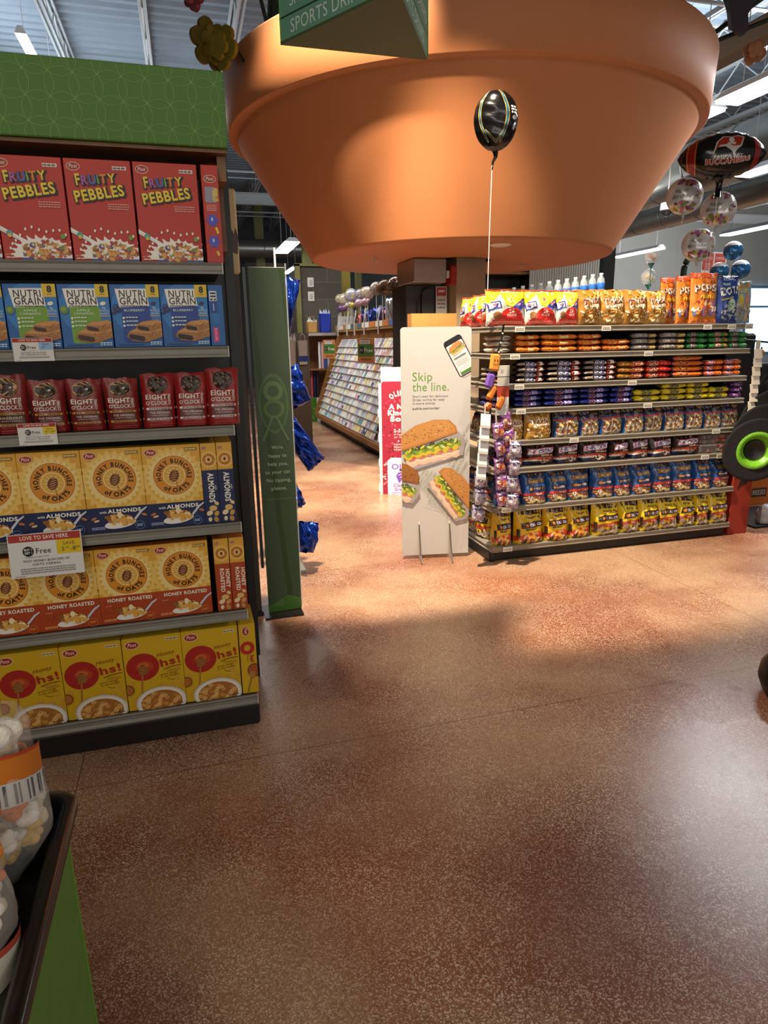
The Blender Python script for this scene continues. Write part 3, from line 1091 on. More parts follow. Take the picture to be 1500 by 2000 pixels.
# ---- blue breakfast bar cartons
def art_bars(W, H, panel, flavour, fill, berry):
    A = Art(W, H)
    A.ell(W * .55, H * .62, W * .55, H * .42, '#2a76b8')
    A.rrect(W * .20, H * .07, W * .80, H * .66, W * .06, panel)
    A.text('Kelloggs', W * .44, H * .925, H * .03, '#b0342c', shear=.4)
    A.poly([(W * .11, H * .93), (W * .74, H * .935), (W * .78, H * .66), (W * .17, H * .64)], '#e7e3d8')
    A.text('NUTRI', W * .45, H * .80, H * .11, '#1b1b26', fit=W * .52, bold=.012)
    A.text('GRAIN', W * .47, H * .685, H * .11, '#1b1b26', fit=W * .56, bold=.012)
    A.lines(W * .2, W * .75, H * .652, 1, 1, H * .016, '#3a3a44', 3)
    A.rrect(W * .74, H * .80, W * 1.1, H * 1.1, W * .03, '#d9b92c')
    A.text('8', W * .88, H * .875, H * .095, '#15130e', bold=.05); A.text('BARS', W * .88, H * .835, H * .022, '#15130e')
    A.ell(W * .87, H * .70, W * .06, H * .03, '#dfe4d0' if berry != 'b' else '#26315e', 14, .3)
    A.text('8g', W * .88, H * .615, H * .035, '#cfe3f4'); A.text('WHOLE', W * .88, H * .57, H * .035, '#cfe3f4', fit=W * .19); A.text('GRAINS', W * .88, H * .525, H * .033, '#cfe3f4', fit=W * .18)
    A.stroke([(W * .78, H * .505), (W * .98, H * .50)], H * .014, '#c9a878')
    for k, t in enumerate(flavour):
        A.text(t, W * .47, H * (.575 - .05 * k), H * .034, '#eef3e0', fit=W * (.04 * len(t) + .06))
    for y in (.47, .41, .345):
        A.ell(W * .235, H * y, W * .025, W * .025, '#e3ecd8', 12)
        A.lines(W * .28, W * .52, H * y, 1, 1, H * .018, '#d7e3d0', int(y * 100))
    if berry == 'a':
        A.ell(W * .10, H * .60, W * .085, H * .065, '#5f7f38'); A.ell(W * .09, H * .61, W * .05, H * .04, '#7c9a48')
    else:
        for dx, dy in ((.05, .57), (.14, .60), (.10, .645)):
            A.ell(W * dx, H * dy, W * .06, H * .045, '#232a5c'); A.ell(W * (dx - .015), H * (dy + .01), W * .025, H * .018, '#4a559a')
    for (ox, oy, s_) in ((.28, .11, 1.0), (.48, .27, .72)):
        def P(x, y): return (W * (ox + x * s_), H * (oy + y * s_))
        A.poly([P(-.02, .06), P(.04, .14), P(.20, .20), P(.62, .24), P(.80, .18), P(.84, .08), P(.60, .02), P(.38, -.03), P(.10, -.01)], '#a06a34')
        A.poly([P(.02, .13), P(.18, .19), P(.62, .23), P(.80, .17), P(.40, .11)], '#c08a4c')
        A.flecks(*P(.50, .10), W * .26 * s_, H * .06 * s_, 40, W * .012, ['#8a5526', '#cf9c5c'], 5)
        A.poly([P(.02, .07), P(.06, .10), P(.34, .06), P(.36, .00), P(.30, -.015), P(.06, .02)], fill)
    facts(A, W * .74, H * .035, W * .24, H * .05, '#b9d4ea', '#3a5c8c')
    A.lines(W * .08, W * .6, H * .03, 1, 1, H * .02, '#1d3a66', 9)
    return A
def art_bars_side(D, H):
    A = Art(D, H)
    A.rrect(D * .08, H * .74, D * .58, H * .90, D * .06, '#dfe6ea'); A.lines(D * .14, D * .54, H * .85, 3, H * .05, H * .03, '#2a2f3a', 2)
    A.rrect(D * .12, H * .55, D * .55, H * .73, D * .03, '#1d3f8a'); A.rect(D * .30, H * .58, D * .36, H * .70, '#b9cce6')
    A.poly([(D * .15, H * .54), (D * .7, H * .54), (D * .65, H * .36), (D * .2, H * .38)], '#1f6aac')
    A.rrect(D * .18, H * .06, D * .58, H * .30, D * .08, '#c43a72'); A.lines(D * .3, D * .46, H * .27, 6, H * .035, H * .018, '#e9a9c4', 7)
    return A

# ---- round badge cereal, two flavours
def art_badge(W, H, low, words, roasted):
    A = Art(W, H)
    hb = H * .30 if not roasted else H * .37
    A.star(W * .5, H * .60, W * .50, W * .58, 26, '#e8bf62')
    A.ell(W * .5, H * .60, W * .46, W * .46, '#dfae3e')
    A.star(W * .5, H * .62, W * .40, W * .47, 26, '#ebcf86')
    A.rect(0, 0, W, hb, low)
    cx, cy = W * .52, H * .635
    R = W * .345
    A.ell(cx, cy, R * 1.04, R * 1.04, '#ba6a1e', 32); A.ell(cx, cy, R, R, '#d58a24', 32)
    A.ring(cx, cy, R * .52, R * .57, '#eed79a'); A.ell(cx, cy, R * .52, R * .52, '#d9a844', 24)
    A.star(cx, cy, R * .2, R * .5, 12, '#e6c47a')
    A.arc('HONEY BUNCHES', cx, cy, R * .66, R * .23, '#20150c', mid=93, span=218, bold=.035)
    A.arc('of OATS', cx, cy, R * .90, R * .23, '#20150c', mid=-82, span=100, bold=.035, inside=True)
    A.ell(cx, cy - R * .02, R * .24, R * .33, '#6b3412', 18, -.35)
    for k in range(5):
        y = cy - R * .24 + R * .12 * k
        A.hold = k > 0
        A.ell(cx + R * .03 * k - R * .05, y, R * (.15 + .05 * sin(k)), R * .025, '#b98a5c', 12, .25)
    A.hold = False
    A.stroke([(cx + R * .10, cy - R * .36), (cx + R * .14, cy - R * .66)], R * .05, '#b06a1c')
    maker_oval(A, W * .15, H * .925, W * .105)
    facts(A, W * .74, H * .93, W * .22, H * .035, '#8a6a24', '#e8cf8a')
    if roasted:
        A.text(words, W * .53, hb - H * .075, H * .045, '#f0e6d0', fit=W * .78, bold=.035)
        A.rrect(W * .08, H * .155, W * .22, H * .25, W * .02, '#a3401c'); A.rect(W * .09, H * .235, W * .21, H * .255, '#c66a44')
    else:
        A.text('with', W * .26, hb - H * .068, H * .028, '#e8e4d4', bold=.02, fit=W * .12)
        A.text(words, W * .62, hb - H * .07, H * .045, '#f0ecdd', fit=W * .56, bold=.035)
        A.ell(W * .10, H * .175, W * .05, H * .015, '#b8703a', 10, .4); A.ell(W * .14, H * .145, W * .05, H * .014, '#d9b98a', 10, .2); A.ell(W * .95, H * .185, W * .05, H * .016, '#b8703a', 10, -.3)
    A.poly([(W * .76, H * .14), (W * .80, H * .17), (W * .90, H * .245), (W * 1.0, H * .285), (W * 1.0, H * .265), (W * .92, H * .225), (W * .82, H * .145), (W * .77, H * .11)], '#c9cdd6')
    A.ell(W * .53, H * .095, W * .27, H * .055, '#e9e4da', 24, .12)
    A.flecks(W * .53, H * .145, W * .25, H * .06, 46, W * .05, ['#c98f3c', '#a8682a', '#e2b968', '#8d5a26', '#f0dcae', '#d9a44a'], 4)
    A.ring(W * .86, H * .06, W * .075, W * .08, '#7fa6d0' if not roasted else '#e0953a', 20); A.lines(W * .81, W * .91, H * .066, 2, H * .018, H * .010, '#9fc0e0' if not roasted else '#e0953a', 3)
    A.lines(W * .05, W * .28, H * .06, 2, H * .018, H * .010, '#a9b8d6' if not roasted else '#f0b070', 4)
    return A
def art_badge_side(D, H, low, words, roasted):
    A = Art(D, H)
    A.star(D * .5, H * .80, D * .46, D * .62, 18, '#e9c06a')
    cx, cy, R = D * .5, H * .80, D * .42
    A.ell(cx, cy, R, R, '#cf8526', 24); A.ell(cx, cy, R * .5, R * .5, '#e6c47a', 18); A.ell(cx, cy, R * .22, R * .3, '#6b3412', 12)
    A.arc('HONEY BUNCHES', cx, cy, R * .60, R * .26, '#20150c', mid=93, span=218)
    A.arc('of OATS', cx, cy, R * .88, R * .26, '#20150c', mid=-82, span=100, inside=True)
    maker_oval(A, D * .22, H * .945, D * .17)
    hb = H * .67 if not roasted else H * .66
    A.rect(0, 0, D, hb, low)
    if roasted:
        A.text('HONEY', D * .70, hb - H * .21, D * .26, '#f0e6d0', fit=H * .26, rot=-pi / 2, bold=.03)
        A.text('ROASTED', D * .32, hb - H * .23, D * .26, '#f0e6d0', fit=H * .33, rot=-pi / 2, bold=.03)
    else:
        A.text('ALMONDS', D * .36, hb - H * .22, D * .36, '#f0ecdd', fit=H * .37, rot=-pi / 2, bold=.03)
        A.text('with', D * .76, hb - H * .22, D * .14, '#e8e4d4', fit=H * .06, rot=-pi / 2)
    for k, (x, y, rx, c) in enumerate(((.55, .19, .26, '#d9b56a'), (.30, .13, .22, '#e6cfa0'), (.75, .12, .20, '#c99a54'), (.3, .05, .16, '#e3d4b4'), (.7, .045, .2, '#b98a4a'), (.8, .25, .16, '#e0c08a'))):
        A.ell(D * x, H * y, D * rx, H * rx * .14, c, 12, .5 * k)
    return A

# ---- yellow honey ring cereal
def art_rings(W, H):
    A = Art(W, H)
    maker_oval(A, W * .17, H * .91, W * .12)
    facts(A, W * .74, H * .925, W * .22, H * .035, '#e0d6ae', '#5a4a2c')
    A.ell(W * .31, H * .595, W * .28, W * .265, '#a8241a', 30)
    A.ell(W * .34, H * .60, W * .15, W * .11, '#b5421f', 20); A.ell(W * .32, H * .615, W * .10, W * .06, '#c9612c', 16)
    A.stroke([(W * .30, H * .53), (W * .25, H * .24)], W * .026, '#a87434')
    A.ell(W * .31, H * .555, W * .085, H * .075, '#7d4519', 18)
    for k in range(5):
        A.hold = k > 0
        A.rect(W * .235, H * (.50 + .025 * k), W * .385, H * (.508 + .025 * k), '#c08a4a', .12)
    A.hold = False
    A.text('Honey', W * .72, H * .725, H * .05, '#8a3f18', fit=W * .32, rot=.16, shear=.35)
    A.text('hs!', W * .79, H * .585, H * .10, '#a8241a', fit=W * .35, rot=.14, bold=.025)
    A.stroke([(W * .66, H * .525), (W * .78, H * .553), (W * .97, H * .565)], W * .014, '#6a3a14')
    A.lines(W * .72, W * .95, H * .515, 2, H * .022, H * .009, '#b07a2a', 5)
    A.text('good things', W * .74, H * .455, H * .026, '#6a3a14', fit=W * .30, shear=.3, rot=.1)
    A.text('in the middle!', W * .76, H * .42, H * .026, '#6a3a14', fit=W * .32, shear=.3, rot=.1)
    A.stroke([(W * .70, H * .395), (W * .78, H * .372), (W * .83, H * .378)], W * .008, '#6a3a14')
    A.ell(W * .02, H * .30, W * .11, H * .075, '#8a4a1c', 20); A.ell(W * .02, H * .30, W * .085, H * .058, '#b06a2c', 20)
    for x, y in ((.10, .40), (.88, .385), (.95, .30), (.80, .295), (.62, .315), (.15, .14), (.93, .22)):
        A.ring(W * x, H * y, W * .014, W * .036, '#d9a04a', 12)
    A.ell(W * .57, H * .085, W * .44, H * .215, '#cfc8bc', 34); A.ell(W * .57, H * .08, W * .41, H * .20, '#e6e0d4', 34)
    A.ell(W * .57, H * .075, W * .36, H * .175, '#a4682c', 30)
    rnd = random.Random(3)
    for g in range(3):
        A.l += 1
        A.hold = True
        for i in range(20):
            a, q = rnd.random() * 6.28, sqrt(rnd.random())
            x, y = W * .57 + W * .33 * q * cos(a), H * .08 + H * .15 * q * sin(a)
            A.ring(x, y, W * .014, W * .040, ('#d39c50', '#bf8238', '#e0b06a')[g], 9, .8)
        A.hold = False
    A.lines(W * .76, W * .97, H * .025, 1, 1, H * .016, '#5a4a2c', 8)
    return A
def art_rings_side(D, H):
    A = Art(D, H)
    A.ell(D * .42, H * .90, D * .22, H * .065, '#e9d9c0'); A.ell(D * .42, H * .90, D * .20, H * .06, POSTRED); A.text('Post', D * .36, H * .90, D * .2, '#f3e8d4', rot=-pi / 2, fit=H * .08)
    A.ring(D * .46, H * .66, D * .20, D * .44, '#b52a1c', 28)
    A.text('hs!', D * .60, H * .50, D * .24, '#a8241a', fit=H * .10, rot=-pi / 2, bold=.05)
    A.text('Honey', D * .40, H * .51, D * .12, '#8a3f18', fit=H * .10, rot=-pi / 2, shear=.3)
    A.ell(D * .80, H * .33, D * .42, H * .10, '#7a4020', 24); A.ell(D * .80, H * .33, D * .35, H * .083, '#a8542c', 24)
    A.stroke([(D * .62, H * .25), (D * .34, H * .02)], D * .09, '#9a6a2c')
    A.ell(D * .66, H * .27, D * .18, H * .06, '#a06a2c', 16)
    for k in range(4):
        A.rect(D * .48, H * (.235 + .022 * k), D * .84, H * (.241 + .022 * k), '#d2a05c', .1)
    A.ring(D * .80, H * .13, D * .05, D * .12, '#d9a04a', 12)
    return A

# ---- red coffee bag
def art_coffee(W, H, band, flavour, beans):
    A = Art(W, H)
    A.rect(0, H * .18, W, H * .34, '#5c1a1a' if flavour != 'HAZELNUT' else '#4a2a1c')
    A.rect(0, H * .34, W, H * .375, band); A.rect(0, H * .145, W, H * .18, band)
    A.lines(W * .2, W * .85, H * .348, 1, 1, H * .02, '#6a2a22', 4); A.lines(W * .2, W * .85, H * .152, 1, 1, H * .02, '#6a2a22', 6)
    A.text(flavour, W * .52, H * .262, H * .040, '#e0cfc0', fit=W * .62, bold=.01)
    A.lines(W * .24, W * .8, H * .225, 1, 1, H * .014, '#b98a84', 2)
    A.text('EIGHT', W * .44, H * .53, H * .085, '#e6dccb', fit=W * .64, bold=.022)
    A.text("O'CLOCK", W * .44, H * .43, H * .065, '#e6dccb', fit=W * .64, bold=.018)
    A.text('COFFEE', W * .86, H * .52, H * .045, '#e6dccb', fit=H * .19, rot=pi / 2, bold=.02)
    if beans:
        A.ell(W * .5, H * .80, W * .30, H * .155, '#2a1a12', 24)
        A.flecks(W * .5, H * .80, W * .26, H * .13, 60, W * .040, ['#4a3022', '#6b4a36', '#1b100a', '#8a6a54'], 9, .5)
    else:
        A.ell(W * .5, H * .80, W * .30, H * .155, '#b98a54', 24); A.ell(W * .5, H * .80, W * .285, H * .145, '#2b1a11', 24)
        A.flecks(W * .45, H * .77, W * .16, H * .07, 20, W * .03, ['#5a3c26', '#3a2416'], 9, .5)
        A.ell(W * .60, H * .80, W * .05, H * .016, '#cfc6bb', 8, .2)
    A.lines(W * .2, W * .9, H * .06, 2, H * .035, H * .014, '#b9605a', 7)
    return A

# ================================================================== the cereal shelving unit on the left
UX0, UX1, UY, UYB = -1.15, .165, 2.612, 3.08
LV = [1.888, 1.595, 1.300, .913, .537, .145]
LVS = LV
LV = [q + .0008 for q in LV]
unit = empty('shelving_unit', (-.5, 3.1, 0))
tag(unit, 'black shelving unit of cereal and coffee under a green header', 'shelving unit')
U0_ = Vector((-.5, 3.1, 0))
def upart(mb, name, m, parent=None, smooth=False):
    mb.M = None
    o = mb.build(name, m, parent or unit, smooth)
    if parent is None:
        for v in o.data.vertices:
            v.co = v.co - U0_
    else:
        for v in o.data.vertices:
            v.co = v.co - U0_
    return o
mb = MB(); mb.box(UX0, 3.08, .1, .23, 3.12, 2.30); upart(mb, 'back_panel', BLACKM)
mb = MB(); mb.bbox(UX0, 2.625, 0, .178, 3.55, .095, .006); upart(mb, 'base_kick', BLACKM)
for x in (UX0, .19):
    mb = MB()
    mb.box(x, 3.05, 0, x + .03, 3.09, 2.30)
    for k in range(44):
        mb.box(x + .011, 3.048, .3 + .045 * k, x + .019, 3.0505, .318 + .045 * k, '#050505')
    upart(mb, 'slotted_upright', BLACKM)
for i, z in enumerate(LVS):
    mb = MB()
    x1 = UX1 - .012 if i < 5 else UX1 + .006
    mb.bbox(UX0, UY + .012, z - .028, x1 - .004, UYB, z, .003)
    sh = upart(mb, 'shelf', mat('black_shelf_steel', '#1c1a18', rough=.4))
    mb = MB()
    h = .040
    prof = [(UY + .012, z - .001), (UY + .002, z - .001), (UY, z - .004), (UY + .003, z - .009), (UY + .005, z - .012), (UY + .005, z - .026), (UY + .003, z - .029), (UY - .002, z - h + .006), (UY - .002, z - h), (UY + .012, z - h)]
    mb.prism(prof, UX0, x1, 'x')
    upart(mb, 'price_rail', RAILM, sh)
    mb = MB('#b9b5aa'); mb.box(x1, UY - .001, z - h, x1 + .004, UY + .012, z - .001)
    upart(mb, 'rail_end_cap', PLAIN, sh)

# green header with a ring lattice
HX0, HX1, HZ0, HZ1 = -1.2, .204, 2.265, 2.502
mb = MB('#4c742d')
mb.bbox(HX0, UY, HZ0, HX1, 5.2, HZ1, .004)  # depth behind the unit is unseen, stretched back to shape its floor shadow
A = Art(HX1 - HX0, HZ1 - HZ0)
rr_ = .074
for j in range(-1, 5):
    for i in range(6, 21):
        A.hold = not (i == 6 and j == -1)
        A.ring(i * rr_, j * rr_ + .01, rr_ * .707 - .0013, rr_ * .707, '#7ba050', 30)
A.hold = False
A.emit(mb, plane_fn((HX0, UY, HZ0), (1, 0, 0), (0, 0, 1)), lift=.0004)
upart(mb, 'header', mat('green_header_laminate', vcol=True, rough=.6))
WOODB = mat('brown_wood_trim', '#7a5634', rough=.5, noise=.18, noise_scale=14)
mb = MB(); mb.box(HX0, UY + .02, HZ0 - .012, HX1 - .005, 5.18, HZ0 - .0005); upart(mb, 'header_soffit', WOODB)
mb = MB(); mb.box(.165, UY + .06, 2.17, .195, UY + .16, HZ0 - .013); mb.box(.172, UY + .2, 1.95, .19, 3.05, HZ0 - .013); upart(mb, 'header_bracket', WOODB)
mb = MB('#6d6b66'); mb.box(UX0, 3.06, 1.9, .185, 3.078, HZ0 - .013); upart(mb, 'upper_back_panel', mat('grey_back_panel', '#77746e', rough=.6))

UL = 'shelf of the green-topped unit'
g_top = 'red cereal boxes on the top shelf'
Wb, Hb_, Db = .212, .323, .058
P1 = Placer(carton('cereal_box', Wb, Hb_, Db, '#b52d1a', art_rainbow(Wb, Hb_), art_rainbow_side(Db, Hb_)))
YB = UY + .022
for i, (x, lb) in enumerate(((-.668, 'red rainbow-lettered cereal box cut off by the left edge, top shelf'), (-.452, 'red rainbow-lettered cereal box, leftmost whole one on the top shelf'),
                             (-.234, 'red rainbow-lettered cereal box, middle of the three on the top shelf'), (-.016, 'red rainbow-lettered cereal box, rightmost front-facing one on the top shelf'))):
    P1.put((x, YB + Db / 2, LV[0]), (0, 0, (.0, .01, -.008, .006)[i]), lb, g_top, 'cereal box')
P1.put((.133, YB + Wb / 2 - .006, LV[0]), (0, 0, -pi / 2), 'red cereal box turned spine out at the right end of the top shelf', g_top, 'cereal box')
# nutrition boxes
Wn, Hn, Dn = .1655, .216, .052
ba = carton('breakfast_bar_box', Wn, Hn, Dn, '#1f5c9e', art_bars(Wn, Hn, '#6f9a2c', ('APPLE', 'CINNAMON'), '#3b1610', 'a'), art_bars_side(Dn, Hn))
bb = carton('breakfast_bar_box', Wn, Hn, Dn, '#1f5c9e', art_bars(Wn, Hn, '#1c3f8c', ('BLUEBERRY',), '#1a1420', 'b'), art_bars_side(Dn, Hn))
Pa, Pb = Placer(ba), Placer(bb)
g2 = 'blue breakfast bar boxes on the second shelf'
Pa.put((-.666, YB + Dn / 2, LV[1]), (0, 0, 0), 'blue and green bar box cut off by the left edge, second shelf', g2, 'snack box')
Pa.put((-.497, YB + Dn / 2, LV[1]), (0, 0, 0), 'blue bar box with green apple panel, above the white sale tag', g2, 'snack box')
Pa.put((-.328, YB + Dn / 2, LV[1]), (0, 0, .01), 'blue bar box with green apple panel, right of the sale-tagged one', g2, 'snack box')
Pb.put((-.158, YB + Dn / 2, LV[1]), (0, 0, 0), 'blue bar box with navy blueberry panel, left of its pair', g2, 'snack box')
Pb.put((.010, YB + Dn / 2, LV[1]), (0, 0, -.01), 'blue bar box with navy blueberry panel, right of its pair', g2, 'snack box')
Pb.put((.1225, YB + Wn / 2, LV[1]), (0, 0, -pi / 2), 'blue bar box turned spine out at the end of the second shelf', g2, 'snack box')
# coffee
g3 = 'red coffee bags on the third shelf'
cw, ch, cd_ = .124, .198, .07
c_h = bag('coffee_bag', cw, ch + .01, cd_, '#7a1d1a', art_coffee(cw, ch + .01, '#c2a24a', 'HAZELNUT', 0), SATIN, 3, 'stand', .003)
c_g = bag('coffee_bag', cw, ch - .012, cd_, '#7c1c1a', art_coffee(cw, ch - .012, '#c2a24a', 'THE ORIGINAL', 0), SATIN, 5, 'stand', .003)
c_b = bag('coffee_bag', cw, ch, cd_, '#8f201c', art_coffee(cw, ch, '#d8d2c6', 'THE ORIGINAL', 1), SATIN, 8, 'stand', .003)
Pg, Pw = Placer(c_g), Placer(c_b)
c_h.location = (-.612, YB + .036, LV[2]); tag(c_h, 'dark red coffee bag lettered hazelnut above the coffee sale tag', 'coffee bag', g3)
for i, x in enumerate((-.489, -.364, -.240)):
    Pg.put((x, YB + .036, LV[2]), (0, 0, (.02, -.01, .03)[i]), 'red ground coffee bag with gold stripes, %s of three' % ('leftmost', 'middle', 'rightmost')[i], g3, 'coffee bag')
for i, x in enumerate((-.116, .005, .121)):
    o = Pw.put((x, YB + .036 - (.012 if i == 2 else 0), LV[2]), (0, 0, (.05, -.02, .0)[i]), 'red whole bean coffee bag with white stripes, %s of three' % ('leftmost', 'middle', 'rightmost')[i], g3, 'coffee bag')
    if i == 2: o.scale = (1, 1, 1.07)
# almond cereal
Wh, Hh, Dh = .212, .318, .0585
h1 = carton('cereal_box', Wh, Hh, Dh, '#d9a238', art_badge(Wh, Hh, '#16224e', 'ALMONDS', False), art_badge_side(Dh, Hh, '#16224e', 'ALMONDS', False))
h2 = carton('cereal_box', Wh, Hh - .012, Dh, '#d9a238', art_badge(Wh, Hh - .012, '#a8401a', 'HONEY ROASTED', True), art_badge_side(Dh, Hh - .012, '#a8401a', 'HONEY ROASTED', True), topcol='#c86a28')
Ph, Pr = Placer(h1), Placer(h2)
g4, g5 = 'almond cereal boxes on the fourth shelf', 'honey roasted cereal boxes on the fifth shelf'
for i, x in enumerate((-.726, -.513, -.300, -.087)):
    Ph.put((x, YB + Dh / 2, LV[3]), (0, 0, (.0, -.012, .008, .012)[i]), ('yellow and navy almond cereal box cut off by the left edge', 'yellow and navy almond cereal box just above the big sale tag',
        'yellow and navy almond cereal box, second from the spine-out pair', 'yellow and navy almond cereal box beside the spine-out pair')[i], g4, 'cereal box')
for i, x in enumerate((.0505, .111)):
    Ph.put((x, YB + Wh / 2, LV[3]), (0, 0, -pi / 2), 'almond cereal box turned spine out, %s of the navy pair' % ('left', 'right')[i], g4, 'cereal box')
for i, x in enumerate((-.724, -.512, -.298, -.088)):
    Pr.put((x, YB + Dh / 2 + .004, LV[4]), (0, 0, (.0, .01, -.015, .01)[i]), ('orange honey roasted cereal box cut off by the left edge', 'orange honey roasted cereal box partly covered by the big sale tag',
        'orange honey roasted cereal box just right of the big sale tag', 'orange honey roasted cereal box beside the spine-out pair')[i], g5, 'cereal box')
for i, x in enumerate((.0685, .130)):
    Pr.put((x, YB + Wh / 2 + .003, LV[4]), (0, 0, -pi / 2 + .01), 'honey roasted cereal box turned spine out, %s of the orange pair' % ('left', 'right')[i], g5, 'cereal box')
# honey rings
Wo, Ho, Do = .2265, .318, .068
h3 = carton('cereal_box', Wo, Ho, Do, '#cfa61c', art_rings(Wo, Ho), art_rings_side(Do, Ho), topcol='#dcb52a')
Po = Placer(h3)
g6 = 'yellow honey ring cereal boxes on the bottom shelf'
for i, x in enumerate((-.918, -.690, -.461, -.232, -.004)):
    Po.put((x, YB + Do / 2 + .002, LV[5]), (0, 0, (.0, .006, -.006, .008, -.004)[i]), ('yellow honey ring cereal box cut off at the lower left edge', 'yellow honey ring cereal box, leftmost whole one on the bottom shelf', 'yellow honey ring cereal box, second whole one on the bottom shelf',
        'yellow honey ring cereal box, third whole one on the bottom shelf', 'yellow honey ring cereal box beside the spine-out one on the bottom shelf')[i], g6, 'cereal box')
Po.put((.1475, YB + Wo / 2 + .002, LV[5]), (0, 0, -pi / 2), 'yellow honey ring cereal box turned spine out at the base corner', g6, 'cereal box')

# sale tags hanging from the rails
def sale_tag(W, H, loc, rot, save, name_lines, hi, label, big):
    A = Art(W, H)
    A.rect(W * .015, H * .82, W * .985, H * .985, '#a8342a')
    A.text('LOVE TO SAVE HERE.', W * .5, H * .865, H * .085, '#efe6d6', fit=W * .66, bold=.012)
    A.rect(W * .65, H * .49, W * .985, H * .82, hi)
    A.text('SAVE', W * .82, H * .69, H * .075, '#2b2a26', fit=W * .16)
    A.text(save[0], W * .72, H * .55, H * .095, '#2b2a26', al='L'); 
    A.text(save[1], W * .775 + (.02 * W if len(save[0]) > 1 else 0), H * .60, H * .045, '#2b2a26', al='L')
    if len(save) > 2:
        A.text('-' + save[2], W * .835, H * .55, H * .095, '#2b2a26', al='L', fit=W * .075); A.text(save[3], W * .915, H * .60, H * .045, '#2b2a26', al='L', fit=W * .055)
    A.ell(W * .265, H * .60, W * .075, W * .075, '#141414', 22)
    A.text('BUY 1', W * .265, H * .615, H * .05, '#efefe9', fit=W * .10, bold=.02); A.text('GET 1', W * .265, H * .54, H * .05, '#efefe9', fit=W * .10, bold=.02)
    A.text('Free', W * .47, H * .54, H * .125, '#22211f', fit=W * .20)
    A.text('of Equal or Lesser Price', W * .38, H * .455, H * .03, '#44423e', fit=W * .32)
    for k, t in enumerate(name_lines):
        A.text(t, W * .5, H * (.355 - .085 * k), H * .05, '#33312e', fit=min(W * .62, W * .035 * len(t)))
    A.lines(W * .14, W * .88, H * .19, 3 if big else 2, H * .05, H * .022, '#85827c', 3)
    A.lines(W * .06, W * .2, H * .035, 1, 1, H * .016, '#8a87a0', 4)
    mb = MB('#d9d6d0')
    mb.bbox(-W / 2, -.0008, -H, W / 2, .0008, 0, .0006)
    A.emit(mb, plane_fn((-W / 2, -.0008, -H), (1, 0, 0), (0, 0, 1)))
    o = mb.build('sale_tag', PAPER)
    o.location = loc; o.rotation_euler = rot
    tag(o, label, 'sign', 'white sale tags on the cereal unit')
sale_tag(.128, .078, (-.505, UY - .0045, 1.632), (0, 0, 0), ('4', '39'), ("KELLOGG'S NUTRI-GRAIN", 'SOFT BAKED BREAKFAST BARS'), '#8fb4d4', 'white sale tag with a blue corner below the apple bar box', 0)
sale_tag(.126, .078, (-.530, UY - .0045, 1.340), (0, 0, .0), ('9', '39', '10', '29'), ("EIGHT O'CLOCK COFFEE", 'Ground or Whole Bean'), '#d9c02e', 'white sale tag with yellow corner under the coffee bags', 0)
sale_tag(.247, .160, (-.552, UY - .030, .945), (radians(-8), 0, 0), ('5', '07', '8', '25'), ('POST HONEY BUNCHES OF', 'OATS CEREAL'), '#d9b81e', 'largest white sale tag, hanging over the honey roasted boxes', 1)

# ---------------------------------------------------------------- end of the next unit and the green panel
r = empty('shelf_end_panel', (.292, 3.85, 0))
tag(r, 'dark bronze end upright standing left of the tall green panel', 'shelving end')
mb = MB(); mb.bbox(-.022, -.03, .0, .022, .02, 2.12, .004); mb.build('front_post', BROWNM, r)
mb = MB(); mb.box(-.02, .02, .1, -.005, .55, 2.1); mb.build('black_side_panel', BLACKM, r)
mb = MB(); mb.box(-.03, -.05, .0, .03, .5, .03); mb.build('foot', BLACKM, r)

# tall green panel in a clear plastic sleeve
r = empty('green_panel_display', (.455, 3.82, 0))
tag(r, 'tall narrow green panel in a clear sleeve, carry-out service message', 'display panel')
PW, PH = .200, 2.0
A = Art(PW, PH)
A.ell(PW * .5, 1.27, PW * .42, .17, '#41602f', 30); A.ell(PW * .5, 1.27, PW * .36, .15, '#2c4a20', 30)
A.ring(PW * .5, 1.34, PW * .16, PW * .28, '#4f6f3c', 26, 1.0); A.ring(PW * .5, 1.24, PW * .20, PW * .30, '#47682f', 26, .9)
for sx in (-1, 1):
    A.stroke([(PW * (.5 + sx * .05), 1.20), (PW * (.5 + sx * .22), 1.12), (PW * (.5 + sx * .36), 1.06)], .012, '#4f6f3c')
for k, t in enumerate(("We're", 'happy to', 'help you,', 'to your car.', 'No tipping,', 'please.')):
    A.text(t, PW * .52, 1.012 - .048 * k, .021, '#a9bfa2', fit=min(.0128 * len(t), .15))
A.rect(PW * .12, .716, PW * .88, .719, '#5c7a4a')
mb = MB('#2a431c')
mb.bbox(-PW / 2, -.006, .012, PW / 2, .006, PH, .002)
A.emit(mb, plane_fn((-PW / 2, -.006, 0), (1, 0, 0), (0, 0, 1)))
mb.build('printed_panel', mat('green_panel_print', vcol=True, rough=.45), r)
mb = MB('#3f6a22'); mb.prism([(-PW / 2, .013), (PW / 2, .02), (PW / 2, .085), (PW * .1, .11), (-PW / 2, .045)], -.010, -.007, 'y'); mb.build('folded_foot_flap', mat('green_flap', '#3d6a24', rough=.4), r)
CLEAR = mat('clear_sleeve', '#ffffff', rough=.06, alpha=.025, spec=.5, bump=.5, bump_scale=6)
mb = MB()
def sl(u, v): return Vector(((-PW / 2 - .008) + (PW + .02) * u, -.011 - .006 * sin(7 * u + 5 * v) * (1 if .05 < u < .95 else 0), .05 + 1.97 * v))
mb.grid(sl, 10, 30)
mb.build('clear_sleeve', CLEAR, r, True)
